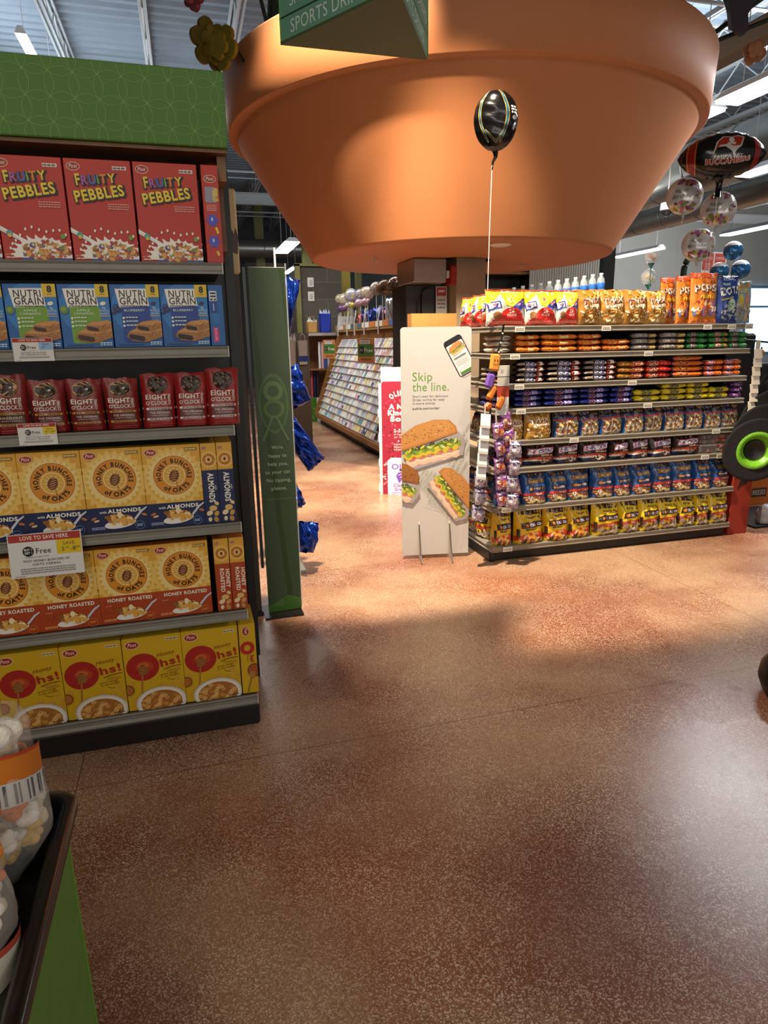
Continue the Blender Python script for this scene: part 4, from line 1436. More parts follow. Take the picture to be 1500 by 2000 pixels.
mb = MB('#cfd4cc'); mb.box(PW / 2, -.011, .03, PW / 2 + .006, -.004, 2.02); mb.build('clear_edge_strip', mat('clear_plastic_edge', '#dfe6dc', rough=.12, alpha=.5, spec=.8), r)
mb = MB(); mb.box(-PW / 2 - .028, -.004, .30, -PW / 2 - .012, .03, 2.0); mb.build('dark_support_rail', mat('navy_support', '#15161c', rough=.25), r)
mb = MB(); mb.box(-PW / 2 - .03, -.09, 0, PW / 2, .12, .012); mb.build('foot_plate', BLACKM, r)

# blue foil balloons hung behind the green panel
BLUEF = mat('blue_foil', '#16389a', rough=.16, metal=.75, bump=.9, bump_scale=26)
def foil_drop(label, loc, W, H, rot, seed):
    o = bag('foil_balloon', W, H, .13, '#16389a', Art(W, H), BLUEF, seed, 'pillow', .022, nu=18, nv=20)
    o.location = loc
    o.rotation_euler = rot
    tag(o, label, 'balloon', 'blue foil balloons behind the green panel')
g_ = 'limp blue foil balloon hanging '
foil_drop(g_ + 'behind the panel top edge', (.59, 4.45, 1.66), .15, .36, (0, .25, .2), 1)
foil_drop(g_ + 'beside the white gift bags, widest one', (.69, 4.45, 1.19), .22, .26, (0, -.35, .3), 2)
foil_drop(g_ + 'slanting over the far floor, longest one', (.80, 4.45, .79), .15, .36, (0, -.60, .2), 3)
foil_drop(g_ + 'as a small tip at mid height of the panel', (.67, 4.45, .50), .10, .16, (0, -.4, .2), 4)
foil_drop(g_ + 'lowest, near the panel foot', (.68, 4.45, .17), .17, .22, (0, .25, .4), 5)
mb = MB('#c9c9c4'); mb.box(.600, 4.58, .02, .612, 4.60, 2.2); mb.box(.50, 4.50, 0, .70, 4.68, .02)
for z in (.45, .72, 1.26, 1.46, 2.02): mb.tube([(.605, 4.585, z), (.65, 4.525, z)], .004, 6)
tag(mb.build('balloon_stand', PLAIN), 'thin white stand behind the green panel carrying blue foil balloons', 'stand')

# cream sign board behind the red boxes
mb = MB('#d2b27c'); mb.bbox(.20, 3.14, 1.90, .262, 3.165, 2.245, .008)
mb.prism([(.228, 1.99), (.255, 1.98), (.262, 2.05), (.252, 2.09), (.245, 2.06), (.236, 2.08)], 3.136, 3.1395, 'y', '#4a2a1c')
tag(mb.build('sign_board', CARD), 'cream sign board behind the spine-out red box', 'sign')
# ================================================================== the candy island on the right
RX0, RX1, RY = 2.04, 4.185, 4.262
RL = [1.690, 1.507, 1.300, 1.128, .900, .700, .416, .115]
isl = empty('candy_shelving', (3.1, 4.8, 0))
tag(isl, 'grey double-sided candy shelving island with black base', 'shelving unit')
I0 = Vector((3.1, 4.8, 0))
def ipart(mb, name, m, parent=None, smooth=False):
    o = mb.build(name, m, parent or isl, smooth)
    for v in o.data.vertices:
        v.co = v.co - I0
    return o
mb = MB(); mb.bbox(RX0 + .0, RY + .03, 0, RX1 - .02, 5.55, .078, .012); mb.bbox(RX0 - .004, RY + .02, 0, RX0 + .05, RY + .07, .082, .01); ipart(mb, 'base_kick', BLACKM)
mb = MB(); mb.box(RX0 + .36, 4.86, .1, RX1 - .01, 4.90, 1.67); mb.box(RX0 + .34, 4.62, .1, RX0 + .37, 5.3, 1.67); ipart(mb, 'back_panel', BLACKM)
mb = MB(); mb.box(RX1 - .012, 4.50, .08, RX1, 5.5, 1.66); ipart(mb, 'end_panel', BLACKM)
LBL = mat('price_label_paper', vcol=True, rough=.6)
labels_at = {0: (.09, .77, 1.64, 1.86, 2.02), 1: (.06, 1.14), 2: (.10, 1.02), 3: (.12, 1.17), 4: (.56, 1.82), 5: (1.74, 1.89), 6: (.03,), 7: (.05,)}
RAILG = mat('warm_grey_rail', '#857d70', rough=.4, metal=.15, noise=.08)
for i, z in enumerate(RL):
    mb = MB()
    mb.bbox(RX0 + .012, RY + .012, z - .026, RX1, 4.86, z, .003)
    mb.bbox(RX0 + .012, 4.86, z - .026, RX0 + .34, 5.5, z, .003)
    sh = ipart(mb, 'shelf', GREYM)
    prof = [(0, -.001), (-.006, -.002), (-.008, -.007), (-.003, -.011), (-.003, -.030), (-.009, -.034), (-.008, -.040), (.004, -.040)]
    mb = MB()
    for x0, x1 in ((RX0 + .01, RX0 + 1.09), (RX0 + 1.093, RX1)):
        mb.prism([(RY + .012 + a, z + b) for a, b in prof], x0, x1, 'x')
    mb.prism([(RX0 + .012 + a, z + b) for a, b in prof], RY + .015, 5.5, 'y')
    ipart(mb, 'price_rail', RAILG, sh)
    for k, q in enumerate(labels_at[i]):
        mb = MB('#d9d5ca')
        x = RX0 + .045 + q
        A = Art(.075, .034)
        A.lines(.008, .068, .018, 2, .010, .006, '#7a7772', i * 7 + k)
        mb.box(x, RY - .001, z - .040, x + .075, RY + .001, z - .006)
        A.emit(mb, plane_fn((x, RY - .001, z - .040), (1, 0, 0), (0, 0, 1)))
        ipart(mb, 'price_label', LBL, sh)

# ---- candy bag artwork
CANDY = ['#c9b89a', '#8a6a4c', '#e0dccf', '#b08a3a', '#5a3826', '#a9a59a', '#d9c27a', '#7a3a2c']
def art_yellowred(W, H):
    A = Art(W, H)
    A.poly([(0, H * .55), (W * .45, H), (0, H)], '#e2c428'); A.poly([(W * .3, H), (W, H), (W, H * .80), (W * .60, H * .5), (W * .45, H * .55)], '#dcbf26')
    A.poly([(W * .58, H * .45), (W, H * .80), (W, H * .55), (W * .80, H * .38)], '#26308c'); A.rect(W * .76, H * .575, W * .92, H * .63, '#d88a9a', .62)
    A.poly([(0, H * .62), (W * .30, H * .68), (W * .34, H * .48), (W * .02, H * .40)], '#2b3690'); A.poly([(W * .03, H * .60), (W * .27, H * .645), (W * .30, H * .50), (W * .04, H * .44)], '#e3ddd6')
    A.lines(W * .07, W * .25, H * .54, 1, 1, H * .05, '#c86a72', 2)
    A.ell(W * .56, H * .70, W * .09, H * .10, '#d9b46a', 14); A.ell(W * .56, H * .71, W * .05, H * .05, '#a8702c', 12)
    P = [(W * .05, 0), (W, 0), (W * .97, H * .18)]
    for i in range(9): 
        a = pi * i / 8
        P.append((W * .60 + W * .32 * cos(a), H * .18 + H * .30 * sin(a)))
    P.append((W * .12, H * .14))
    A.poly(P, '#c22a22')
    A.text('26', W * .60, H * .33, H * .10, '#ecd7d0', bold=.03); A.text('PIECE', W * .60, H * .24, H * .06, '#ecd7d0', bold=.03, fit=W * .24); A.lines(W * .1, W * .9, H * .08, 2, H * .04, H * .02, '#e08a7c', 3)
    A.ell(W * .22, H * .27, W * .10, H * .10, '#8a5a34', 12)
    A.rect(0, H * .97, W, H, '#b83a30')
    return A
def art_goldmini(W, H):
    A = Art(W, H)
    A.flecks(W * .5, H * .3, W * .46, H * .26, 60, W * .07, ['#c9a45a', '#e6d2a4', '#8a5a20', '#f0e4c4', '#a8722a'], 5, .45)
    A.flecks(W * .5, H * .85, W * .45, H * .10, 20, W * .05, ['#d9b04a', '#a87828'], 6)
    A.text('TWIX', W * .52 + .003, H * .60 - .003, H * .17, '#7a1a14', fit=W * .74, rot=.12, bold=.04, shear=.2); A.text('TWIX', W * .52, H * .60, H * .17, '#ecdcd0', fit=W * .74, rot=.12, bold=.01, shear=.2)
    A.text('MINIS', W * .66, H * .49, H * .09, '#efe4cc', fit=W * .38, rot=.1, bold=.03)
    return A
def art_pops(W, H):
    A = Art(W, H)
    A.poly([(0, H), (W, H), (W, H * .93), (W * .55, H * .88), (0, H * .90)], '#c9502a'); A.text('Tootsie', W * .22, H * .93, H * .035, '#e9d8c0', fit=W * .3, shear=.3)
    A.rect(W * .40, H * .80, W * .92, H * .85, '#c8641c'); A.lines(W * .43, W * .9, H * .81, 1, 1, H * .025, '#7a3a10', 4)
    k = W * .215
    for i, c in enumerate('POPS'):
        A.text(c, W * (.20 + .215 * i) + .004, H * (.62 + .015 * (i % 2)) - .004, H * .135, '#5a2a12', fit=k * .95, bold=.06)
        A.text(c, W * (.20 + .215 * i), H * (.62 + .015 * (i % 2)), H * .135, '#ece4d6', fit=k * .84, bold=.03)
    A.text('minis', W * .60 + .003, H * .49 - .003, H * .09, '#7a3a10', fit=W * .56, bold=.06); A.text('minis', W * .60, H * .49, H * .09, '#e9bb2c', fit=W * .54, bold=.03)
    A.flecks(W * .48, H * .29, W * .40, H * .17, 44, W * .10, ['#c8622c', '#d9a04a', '#5a6aa8', '#b83a2c', '#e6d9c4', '#8a4a2c', '#d98a3a', '#7a5a8c'], 8, .6)
    A.text('28', W * .84, H * .24, H * .09, '#efe6d8', fit=W * .2, bold=.04)
    A.rect(0, 0, W, H * .07, '#c86a2a'); A.lines(W * .1, W * .9, H * .03, 1, 1, H * .02, '#8a3a10', 5)
    return A
def art_dots(W, H):
    A = Art(W, H)
    A.rect(0, H * .93, W, H, '#16224c'); A.lines(W * .2, W * .8, H * .90, 1, 1, H * .02, '#b8c4e0', 3)
    A.lines(W * .15, W * .55, H * .79, 1, 1, H * .05, '#8fb4b0', 2)
    A.text('DOTS', W * .5 + .004, H * .60 - .004, H * .15, '#101a40', fit=W * .90, bold=.07, rot=.12); A.text('DOTS', W * .5, H * .60, H * .15, '#dfe6ea', fit=W * .86, bold=.05, rot=.12)
    A.stroke([(W * .1, H * .48), (W * .6, H * .54)], H * .03, '#a8a04a')
    A.flecks(W * .5, H * .22, W * .42, H * .18, 60, W * .05, ['#a9b8b4', '#8a9a9c', '#c9d2ce', '#6a7a86', '#b4b0a0'], 5)
    A.ell(W * .52, H * .38, W * .18, H * .13, '#a9c4b0', 18); A.ell(W * .46, H * .40, W * .03, H * .02, '#27352c', 8); A.ell(W * .57, H * .40, W * .03, H * .02, '#27352c', 8); A.stroke([(W * .45, H * .35), (W * .51, H * .335), (W * .57, H * .35)], H * .012, '#27352c')
    A.rect(0, 0, W, H * .06, '#1c2f78')
    return A
def art_greybag(W, H):
    A = Art(W, H)
    A.rect(0, H * .88, W, H, '#7a8a7a'); A.poly([(W * .2, H * .90), (W * .8, H * .95), (W * .85, H * .86), (W * .25, H * .82)], '#c88a2c'); A.lines(W * .2, W * .8, H * .78, 2, H * .05, H * .03, '#d9c24a', 3)
    A.ell(W * .38, H * .52, W * .14, H * .16, '#d6c24a', 14); A.ell(W * .70, H * .56, W * .12, H * .18, '#c88a7a', 14)
    A.flecks(W * .5, H * .26, W * .46, H * .22, 70, W * .06, ['#a89a84', '#d0c8b8', '#7a6a58', '#c9b07a', '#8aa4ac'], 7)
    return A
def art_mix(W, H, red=1):
    A = Art(W, H)
    A.flecks(W * .5, H * .30, W * .5, H * .30, 90, W * .075, CANDY, 11, .5)
    A.rect(0, H * .70, W, H, '#2a1d18'); A.poly([(0, H * .66), (W, H * .74), (W, H * .68), (0, H * .58)], '#a83a34'); A.poly([(0, H * .73), (W, H * .80), (W, H * .74), (0, H * .66)], '#27427e')
    A.rect(W * .1, H * .84, W * .45, H * .95, '#4a4478', .1); A.text('SNICKERS', W * .28, H * .87, H * .05, '#dcd6e0', fit=W * .30, rot=.1); A.ell(W * .74, H * .88, W * .16, H * .06, '#a87c4a', 12)
    A.text('minis', W * .28, H * .10, H * .07, '#e6e0d4', fit=W * .34, bold=.03)
    A.rect(0, 0, W * .05, H * .6, '#1f4a8a')
    return A
def art_snick(W, H):
    A = Art(W, H)
    A.rect(0, 0, W, H * .20, '#1e2350'); A.poly([(0, H * .20), (W * .5, H * .26), (W, H * .20), (W, H * .34), (W * .5, H * .40), (0, H * .34)], '#b8422a'); A.poly([(0, H * .17), (W * .55, H * .22), (W * .6, H * .30), (0, H * .28)], '#d8d2c6')
    A.flecks(W * .62, H * .18, W * .34, H * .13, 14, W * .07, ['#4a2a1c', '#c8b8a4', '#7a3a24'], 5, .45)
    P = [(W * .10, H * .52), (W * .88, H * .60), (W * .94, H * .80), (W * .16, H * .73)]
    A.poly([(W * .08, H * .50), (W * .90, H * .58), (W * .97, H * .83), (W * .13, H * .76)], '#c4708a'); A.poly(P, '#e6e2ea')
    A.text('SNICKERS', W * .52, H * .60, H * .125, '#23357e', fit=W * .72, rot=.10, bold=.05, shear=.18)
    A.text('MINIS', W * .62, H * .44, H * .08, '#dccfb4', fit=W * .26, bold=.03); A.ell(W * .82, H * .47, W * .05, H * .04, '#b4824a', 10)
    A.flecks(W * .5, H * .9, W * .4, H * .07, 10, W * .06, ['#5a4034', '#7a6458'], 7, .4)
    return A
def art_bluemix(W, H):
    A = Art(W, H)
    for i, (y, t) in enumerate(((.82, 'TWIX'), (.64, 'MILKY WAY'), (.42, 'SNICKERS'))):
        A.rect(W * .22, H * y, W * .86, H * (y + .13), ('#3a2018', '#8a6430', '#2c1d1a')[i], .04)
        A.text(t, W * .60, H * (y + .035), H * .06, ('#d9b0a0', '#e4d2a4', '#d6d0e6')[i], fit=W * .40, bold=.03, rot=.04)
        A.ell(W * .32, H * (y + .06), W * .08, H * .045, '#b07a44', 10)
    A.rect(0, H * .27, W, H * .36, '#a8322c', .03); A.text('MINIS', W * .62, H * .295, H * .045, '#e6d4cc', fit=W * .3, bold=.02)
    A.flecks(W * .5, H * .13, W * .48, H * .13, 60, W * .07, CANDY, 4, .5)
    return A
def art_yellowmix(W, H, peanut=True):
    A = Art(W, H)
    A.rect(W * .12, H * .83, W * .86, H * .95, '#3a241a', -.05); A.text('SNICKERS', W * .56, H * .865, H * .06, '#cfc4d4', fit=W * .40, rot=-.03, bold=.02)
    A.text('Butterfinger' if not peanut else 'Reeses', W * .52, H * .72, H * .07, '#4a3a1c', fit=W * .34, bold=.03, shear=.2); A.ell(W * .80, H * .75, W * .05, H * .03, '#3f6a34', 10); A.ell(W * .87, H * .70, W * .04, H * .03, '#b03a24', 10)
    A.rect(W * .14, H * .47, W * .92, H * .63, '#2c1a16', .04); A.rect(W * .22, H * .51, W * .42, H * .59, '#c87a34', .04); A.text('CRUNCH', W * .66, H * .515, H * .075, '#b8aec8', fit=W * .40, bold=.03, rot=.04)
    if peanut:
        A.text('PEANUT', W * .48, H * .39, H * .055, '#2a1c10', fit=W * .40, bold=.05, shear=.3); A.text('LOVERS', W * .84, H * .395, H * .04, '#c88a2c', fit=W * .18)
        A.poly([(0, H * .08), (W, H * .12), (W, H * .34), (W * .55, H * .32), (0, H * .22)], '#b8381e'); A.text('MIX', W * .64, H * .27, H * .05, '#e9c8b4', fit=W * .22, bold=.03)
        A.flecks(W * .5, H * .13, W * .44, H * .10, 26, W * .09, ['#2c1a14', '#d9a02c', '#8a3a1c', '#c9b088'], 5, .5)
    else:
        A.rect(0, H * .27, W, H * .38, '#a8341f', .05); A.text('MINIS', W * .6, H * .30, H * .05, '#e4c4b4', fit=W * .26, bold=.02)
        A.flecks(W * .5, H * .13, W * .50, H * .14, 50, W * .08, ['#5a4034', '#a89484', '#3a2a22', '#8a7464', '#c9bca8'], 6, .5)
    A.rect(W * .02, H * .20, W * .10, H * .44, '#2c1a16')
    return A

# ---- place a row of bags from their left and right edges
def brow(places, W, protos, z, y, labels, group, cat='candy bag', rj=.10):
    rnd = random.Random(int(z * 1000) + len(places))
    for i, (xl, xr) in enumerate(places):
        p = protos[i % len(protos)]
        o = p.put(((xl + xr) / 2, y + rnd.uniform(-.01, .012), z + .0008), (0, 0, rnd.uniform(-rj, rj)), labels[i], group, cat)
        k = (xr - xl) / W * .955
        o.scale = (k, 1, rnd.uniform(.96, 1.03))
def X(px, z):     # helper table: where each bag edge sits along the front
    return 2.113 + (px - 990) * .00429 if z > 1.4 else (2.165 + (px - 1000) * .00439 if z > 1 else (2.17 + (px - 1000) * .00447 if z > .6 else 2.19 + (px - 993) * .00452))
def edges(l, z): return [(X(a, z), X(b, z)) for a, b in l]
FY = RY + .075
Wy = .275
y1 = bag('candy_bag', Wy, .235, .085, '#c9c4ba', art_yellowred(Wy, .235), FOIL, 1, 'pillow', .006)
y2 = bag('candy_bag', Wy, .235, .085, '#c9c4ba', art_yellowred(Wy, .235), FOIL, 4, 'pillow', .008)
PY1, PY2 = Placer(y1), Placer(y2)
gt = 'candy bags on top of the candy island'
pl = edges([(962, 1030), (1030, 1086), (1085, 1128)], RL[0])
for i, (a, b) in enumerate(pl):
    o = (PY1, PY2, PY1)[i].put(((a + b) / 2, FY, RL[0] + .0065), (radians(-6), 0, (.05, -.06, .04)[i]), 'yellow and red 26-piece candy bag, %s of three along the front' % ('left', 'middle', 'right')[i], gt, 'candy bag')
    o.scale = ((b - a) / Wy * 1.05, 1, 1)
for i, yy in enumerate((4.50, 4.68, 4.88)):
    o = (PY2, PY1, PY2)[i].put((RX0 + .07, yy, RL[0] + .0065), (radians(-6), 0, -pi / 2 + .35 + .1 * i), 'yellow and red candy bag on the left end, %s from the front corner' % ('nearest', 'second', 'farthest')[i], gt, 'candy bag')
    o.scale = (.72, 1, .98 - .02 * i)
Wg = .20
g1 = bag('candy_bag', Wg, .235, .09, '#9c6a22', art_goldmini(Wg, .235), FOIL, 2, 'pillow', .009)
g2_ = bag('candy_bag', Wg, .235, .09, '#a4742a', art_goldmini(Wg, .235), FOIL, 9, 'pillow', .010)
PG1, PG2 = Placer(g1), Placer(g2_)
for i, (a, b) in enumerate(edges([(1126, 1170), (1168, 1216), (1213, 1260), (1257, 1300)], RL[0])):
    o = (PG1, PG2)[i % 2].put(((a + b) / 2, FY + .01 * (i % 2), RL[0] + .006), (radians(-5), 0, (.1, -.08, .05, .0)[i]), 'gold foil mini chocolate bag on the top shelf, %s from the left' % ORD[i], gt, 'candy bag')
    o.scale = ((b - a) / Wg * 1.06, 1, 1)
for i, (a, b) in enumerate(edges([(1140, 1190), (1190, 1240), (1235, 1285)], RL[0])):
    o = (PG2, PG1)[i % 2].put(((a + b) / 2, FY + .16, RL[0] + .005), (radians(-4), 0, (-.1, .1, .0)[i]), 'gold foil bag in the back row of the top shelf, %s one' % ('left', 'middle', 'right')[i], gt, 'candy bag')
    o.scale = ((b - a) / Wg, 1, 1.08)
Wp = .235
p1 = bag('candy_bag', Wp, .365, .05, '#cf7a26', art_pops(Wp, .365), FOIL, 6, 'pillow', .007)
PP = Placer(p1)
for i, (x, y, s_, lb) in enumerate(((3.60, FY + .13, .72, 'orange lollipop bag at the back left of the orange group'), (3.70, FY + .065, .80, 'orange lollipop bag, middle of the orange group'), (3.80, FY - .01, 1.0, 'orange lollipop bag in front with white pops lettering'))):
    o = PP.put((x - .04, y, RL[0] + .005), (radians(-4), 0, (.25, .15, -.05)[i]), lb, gt, 'candy bag')
    o.scale = (s_, 1, (.93, .95, 1)[i])
Wd = .20
o = bag('candy_bag', Wd, .345, .08, '#23408e', art_dots(Wd, .345), FOIL, 7, 'pillow', .006); o.location = (3.985, FY, RL[0] + .005); o.rotation_euler = (radians(-4), 0, .06)
tag(o, 'tall blue gumdrop candy bag with big white letters', 'candy bag', gt)
o = bag('candy_bag', Wd, .31, .08, '#8fa4ac', art_greybag(Wd, .31), FOIL, 3, 'pillow', .008); o.location = (4.155, FY + .045, RL[0] + .006); o.rotation_euler = (radians(-5), 0, -.12)
o.scale = (.9, 1, 1)
tag(o, 'clear and grey candy bag at the right end of the top shelf', 'candy bag', gt)

# ---- stacked bars
def art_bar(L, base, blocks, seed=1):
    A = Art(L, .055)
    for (x0, x1, y0, y1, c, t, tc) in blocks:
        A.rect(L * x0, .055 * y0, L * x1, .055 * y1, c)
        if t:
            A.text(t, L * (x0 + x1) / 2, .055 * (y0 + .25 * (y1 - y0)), .055 * (y1 - y0) * .55, tc, fit=L * (x1 - x0) * .84, bold=.03, shear=.2)
    return A
L_ = .262
def mkbar(col, blocks, seed, dep=.075, th=.037, L=L_):
    p = Placer(bar('candy_bar', L, dep, th, col, art_bar(L, col, blocks, seed), FOIL, seed))
    p.L = L
    return p
B_or = mkbar('#c8691c', [(.1, .3, .2, .8, '#d9882c', '', ''), (.46, .76, .15, .75, '#c8641a', 'Reeses', '#ecd29a')], 1)
B_or2 = mkbar('#c4601c', [(.2, .5, .2, .8, '#d8944a', '', ''), (.55, .85, .15, .7, '#b8581a', 'Reeses', '#ecd29a')], 5)
B_wh = mkbar('#d9cfc4', [(.2, .7, .2, .6, '#c8a08a', '', ''), (.4, .6, .6, .9, '#b89a8a', '', '')], 2)
B_gr = mkbar('#5a4f4c', [(.08, .62, .1, .75, '#6d6460', 'HERSHEYS', '#c9c2bc'), (.66, .92, .2, .7, '#8a7038', 'almond', '#d6c48a')], 3)
B_gn = mkbar('#236a34', [(.15, .45, .15, .8, '#8a4a6a', 'MINT', '#d6a4bc'), (.6, .8, .2, .8, '#3f8a44', '', '')], 4)
B_gn2 = mkbar('#2c7a3a', [(.3, .62, .15, .85, '#b06a74', 'MINT', '#e2b0a4'), (.75, .9, .3, .9, '#b8642c', '', '')], 8)
B_sn = mkbar('#2a1a16', [(.05, .32, .3, .6, '#8a7a6c', '', ''), (.34, .68, .05, .85, '#dcd6e2', 'SNICKERS', '#283a80'), (.72, .97, .1, .8, '#b83c34', '', ''), (.78, .94, .3, .7, '#e0cfc4', '', '')], 6, .08, .032, .285)
B_go = mkbar('#8a5a1e', [(.05, .4, .2, .7, '#a8742a', '', ''), (.5, .95, .1, .8, '#b8281f', 'TWIX', '#ead4b4')], 7, .08, .039, .25)
B_rd = mkbar('#a8211c', [(.1, .45, .2, .8, '#c9b49a', 'TWIX', '#a82a1c'), (.55, .8, .3, .8, '#c43a2c', '', '')], 9, .08, .039, .25)
B_o3 = mkbar('#c2611c', [(0, .06, 0, 1, '#2a4aa8', '', ''), (.15, .55, .15, .8, '#d98a4a', 'PayDay', '#7a3a1a'), (.94, 1, 0, 1, '#2a4aa8', '', '')], 10, .08, .036, .29)
B_op = mkbar('#b8521e', [(.1, .5, .15, .75, '#a86a8a', 'FAST', '#e6c4d0'), (.6, .9, .2, .7, '#d06a24', '', '')], 11, .08, .037, .22)
B_bl = mkbar('#14206c', [(.30, .55, .15, .75, '#b88aa0', 'BABY', '#5a1a2c'), (.56, .80, .25, .70, '#7a6ab0', 'RUTH', '#d0c4e6')], 12, .08, .036, .29)
B_ye = mkbar('#c9b41e', [(.25, .68, .10, .75, '#8f8636', 'Butterfinger', '#27305a'), (.1, .2, .3, .8, '#e0d03a', '', '')], 13, .08, .040, .25)
B_pu = mkbar('#4a1a5c', [(.2, .7, .2, .7, '#5f2a74', 'NERDS', '#b48ac4')], 14, .08, .036, .19)
def stack(P, xs, z, n, th, what, group, y=RY + .062, jit=.003, rz=0, seed=0, rj=.045):
    x = sum(xs) / 2 if isinstance(xs, tuple) else xs
    rnd = random.Random(seed * 31 + int(x * 100))
    for k in range(n):
        lv = {1: [''], 2: ['bottom', 'top'], 3: ['bottom', 'middle', 'top'], 4: ['bottom', 'second', 'third', 'top']}[n][k]
        o = P.put((x + rnd.uniform(-jit, jit), y + rnd.uniform(-.006, .008), z + .001 + k * th), (0, 0, rz + rnd.uniform(-rj, rj)), '%s, %s bar' % (what, lv), group, 'candy bar')
        if isinstance(xs, tuple):
            o.scale = ((xs[1] - xs[0]) * .965 / P.L, 1, 1)
g2b = 'stacked candy bars on the second island shelf'
z = RL[1]
stack(B_wh, 2.115, z, 3, .0415, 'white wrapped bar at the left corner, second island shelf', g2b, y=4.42, rz=-1.45)
for i, e in enumerate(((2.20, 2.39), (2.395, 2.69), (2.695, 2.885), (2.89, 3.12))):
    stack((B_or, B_or, B_or2, B_or2)[i], e, z, 3 if i < 3 else 2, .0415, 'orange wrapped bar, %s orange stack on the second shelf' % ORD[i], g2b, seed=i)
for i, e in enumerate(((3.125, 3.36), (3.365, 3.61))):
    stack(B_gr, e, z, 3, .0415, 'grey wrapped bar, %s grey stack on the second shelf' % ORD[i], g2b, seed=i + 5)
for i, e in enumerate(((3.615, 3.81), (3.815, 4.0), (4.003, 4.18))):
    stack((B_gn, B_gn2, B_gn)[i], e, z, 3, .0415, 'green wrapped bar, %s green stack on the second shelf' % ORD[i], g2b, seed=i + 9)
g3b = 'stacked candy bars on the third island shelf'
z = RL[2]
stack(B_sn, 2.115, z, 3, .0365, 'dark brown bar round the left corner, third island shelf', g3b, y=4.44, rz=-1.45, seed=3)
for i, e in enumerate(((2.20, 2.435), (2.44, 2.73), (2.735, 3.02))):
    stack(B_sn, e, z, 4, .0365, 'dark brown bar with white name panel, %s stack of the third shelf' % ORD[i], g3b, seed=i)
for i, e in enumerate(((3.025, 3.265), (3.27, 3.50))):
    stack((B_go, B_rd)[i], e, z, 3, .0435, ('gold wrapped bar beside the brown stacks, third shelf', 'bright red wrapped bar in the middle of the third shelf')[i], g3b, seed=i + 4)
stack(B_o3, (3.505, 3.79), z, 4, .0402, 'orange bar with blue ends, third shelf', g3b, seed=8)
for i, e in enumerate(((3.795, 3.97), (3.975, 4.145))):
    stack(B_op, e, z, 3, .0415, 'orange and purple bar, %s stack at the right of third shelf' % ('left', 'right')[i], g3b, seed=i + 11)
g4b = 'stacked candy bars on the fourth island shelf'
z = RL[3]
stack(B_bl, 2.115, z, 2, .0405, 'dark blue bar round the left corner, fourth island shelf', g4b, y=4.44, rz=-1.45, seed=2)
for i, e in enumerate(((2.20, 2.425), (2.43, 2.72), (2.725, 2.975), (2.98, 3.185))):
    stack(B_bl, e, z, 3, .0405, 'dark blue wrapped bar, %s blue stack on the fourth shelf' % ORD[i], g4b, seed=i)
for i, e in enumerate(((3.19, 3.425), (3.43, 3.655), (3.66, 3.855), (3.86, 4.05))):
    stack(B_ye, e, z, (2, 3, 3, 2)[i], .0445, 'bright yellow bar, %s yellow stack on the fourth shelf' % ORD[i], g4b, seed=i + 20)
stack(B_pu, (4.055, 4.175), z, 3, .0405, 'purple wrapped bar at the right end of the fourth shelf', g4b, seed=40)

# ---- bags on the lower shelves
Wm = .205
m1 = Placer(bag('candy_bag', Wm, .192, .09, '#8a8074', art_mix(Wm, .192), FOIL, 12, 'stand', .006))
m2 = Placer(bag('candy_bag', Wm, .188, .09, '#8f8a80', art_mix(Wm, .188), FOIL, 15, 'stand', .008))
gm = Placer(bag('candy_bag', Wm, .190, .09, '#a4782c', art_goldmini(Wm, .190), FOIL, 16, 'stand', .008))
g5b = 'candy bags on the fifth island shelf'
e5 = edges([(996, 1030), (1026, 1080), (1080, 1130), (1128, 1168), (1165, 1213), (1210, 1256), (1255, 1294), (1292, 1338), (1337, 1376), (1375, 1416), (1413, 1452)], RL[4])
brow(e5[:2], Wm, [gm], RL[4], FY, ['gold mini chocolate bag half behind the hanging candy strips', 'gold mini chocolate bag left of the mixed candy bags, fifth shelf'], g5b)
brow(e5[2:], Wm, [m1, m2], RL[4], FY, ['clear mixed chocolate bag, %s of nine on the fifth shelf' % ORD[i] for i in range(9)], g5b)
Ws = .225
s1 = Placer(bag('candy_bag', Ws, .165, .11, '#2b1a15', art_snick(Ws, .165), FOIL, 21, 'stand', .007))
s2 = Placer(bag('candy_bag', Ws, .163, .11, '#2b1a15', art_snick(Ws, .163), FOIL, 24, 'pillow', .007))
g6b = 'dark brown candy bags on the sixth island shelf'
e6 = edges([(1000, 1028), (1030, 1090), (1087, 1135), (1133, 1192), (1190, 1229), (1228, 1271), (1269, 1319), (1320, 1375)], RL[5])
brow(e6, Ws, [s1, s2, s1], RL[5], FY + .01, ['dark brown peanut bar bag half behind the hanging strips'] + ['dark brown peanut bar bag, %s fully seen from the left, sixth shelf' % ORD[i] for i in range(7)], g6b, rj=.14)
CLAM = mat('clear_clamshell', '#f2f2ee', rough=.12, alpha=.08, spec=.6)
def clam(x, z, c, lb):
    r = empty('candy_tub', (x, FY, z))
    tag(r, lb, 'candy tub', 'clear tubs of candy on the sixth island shelf')
    mb = MB(); mb.bbox(-.085, -.06, .0005, .085, .06, .07, .012); mb.bbox(-.092, -.066, .066, .092, .066, .074, .003); mb.build('clear_box', CLAM, r)
    mb = MB(c)
    rnd = random.Random(int(x * 77 + z * 99))
    for k in range(30):
        mb.ball((rnd.uniform(-.07, .07), rnd.uniform(-.045, .045), .017 + .034 * (k % 2)), .015, 8, 6)
    o = mb.build('candy_filling', SATIN, r, True); o['kind'] = 'stuff'
for x, c, w_ in ((3.905, '#5a2c20', 'brown'), (4.085, '#b8481f', 'orange')):
    clam(x, RL[5] + .0008, c, 'clear tub of %s candy balls, lower of its pair' % w_)
    clam(x, RL[5] + .0765, c, 'clear tub of %s candy balls, upper of its pair' % w_)
Wb_ = .215
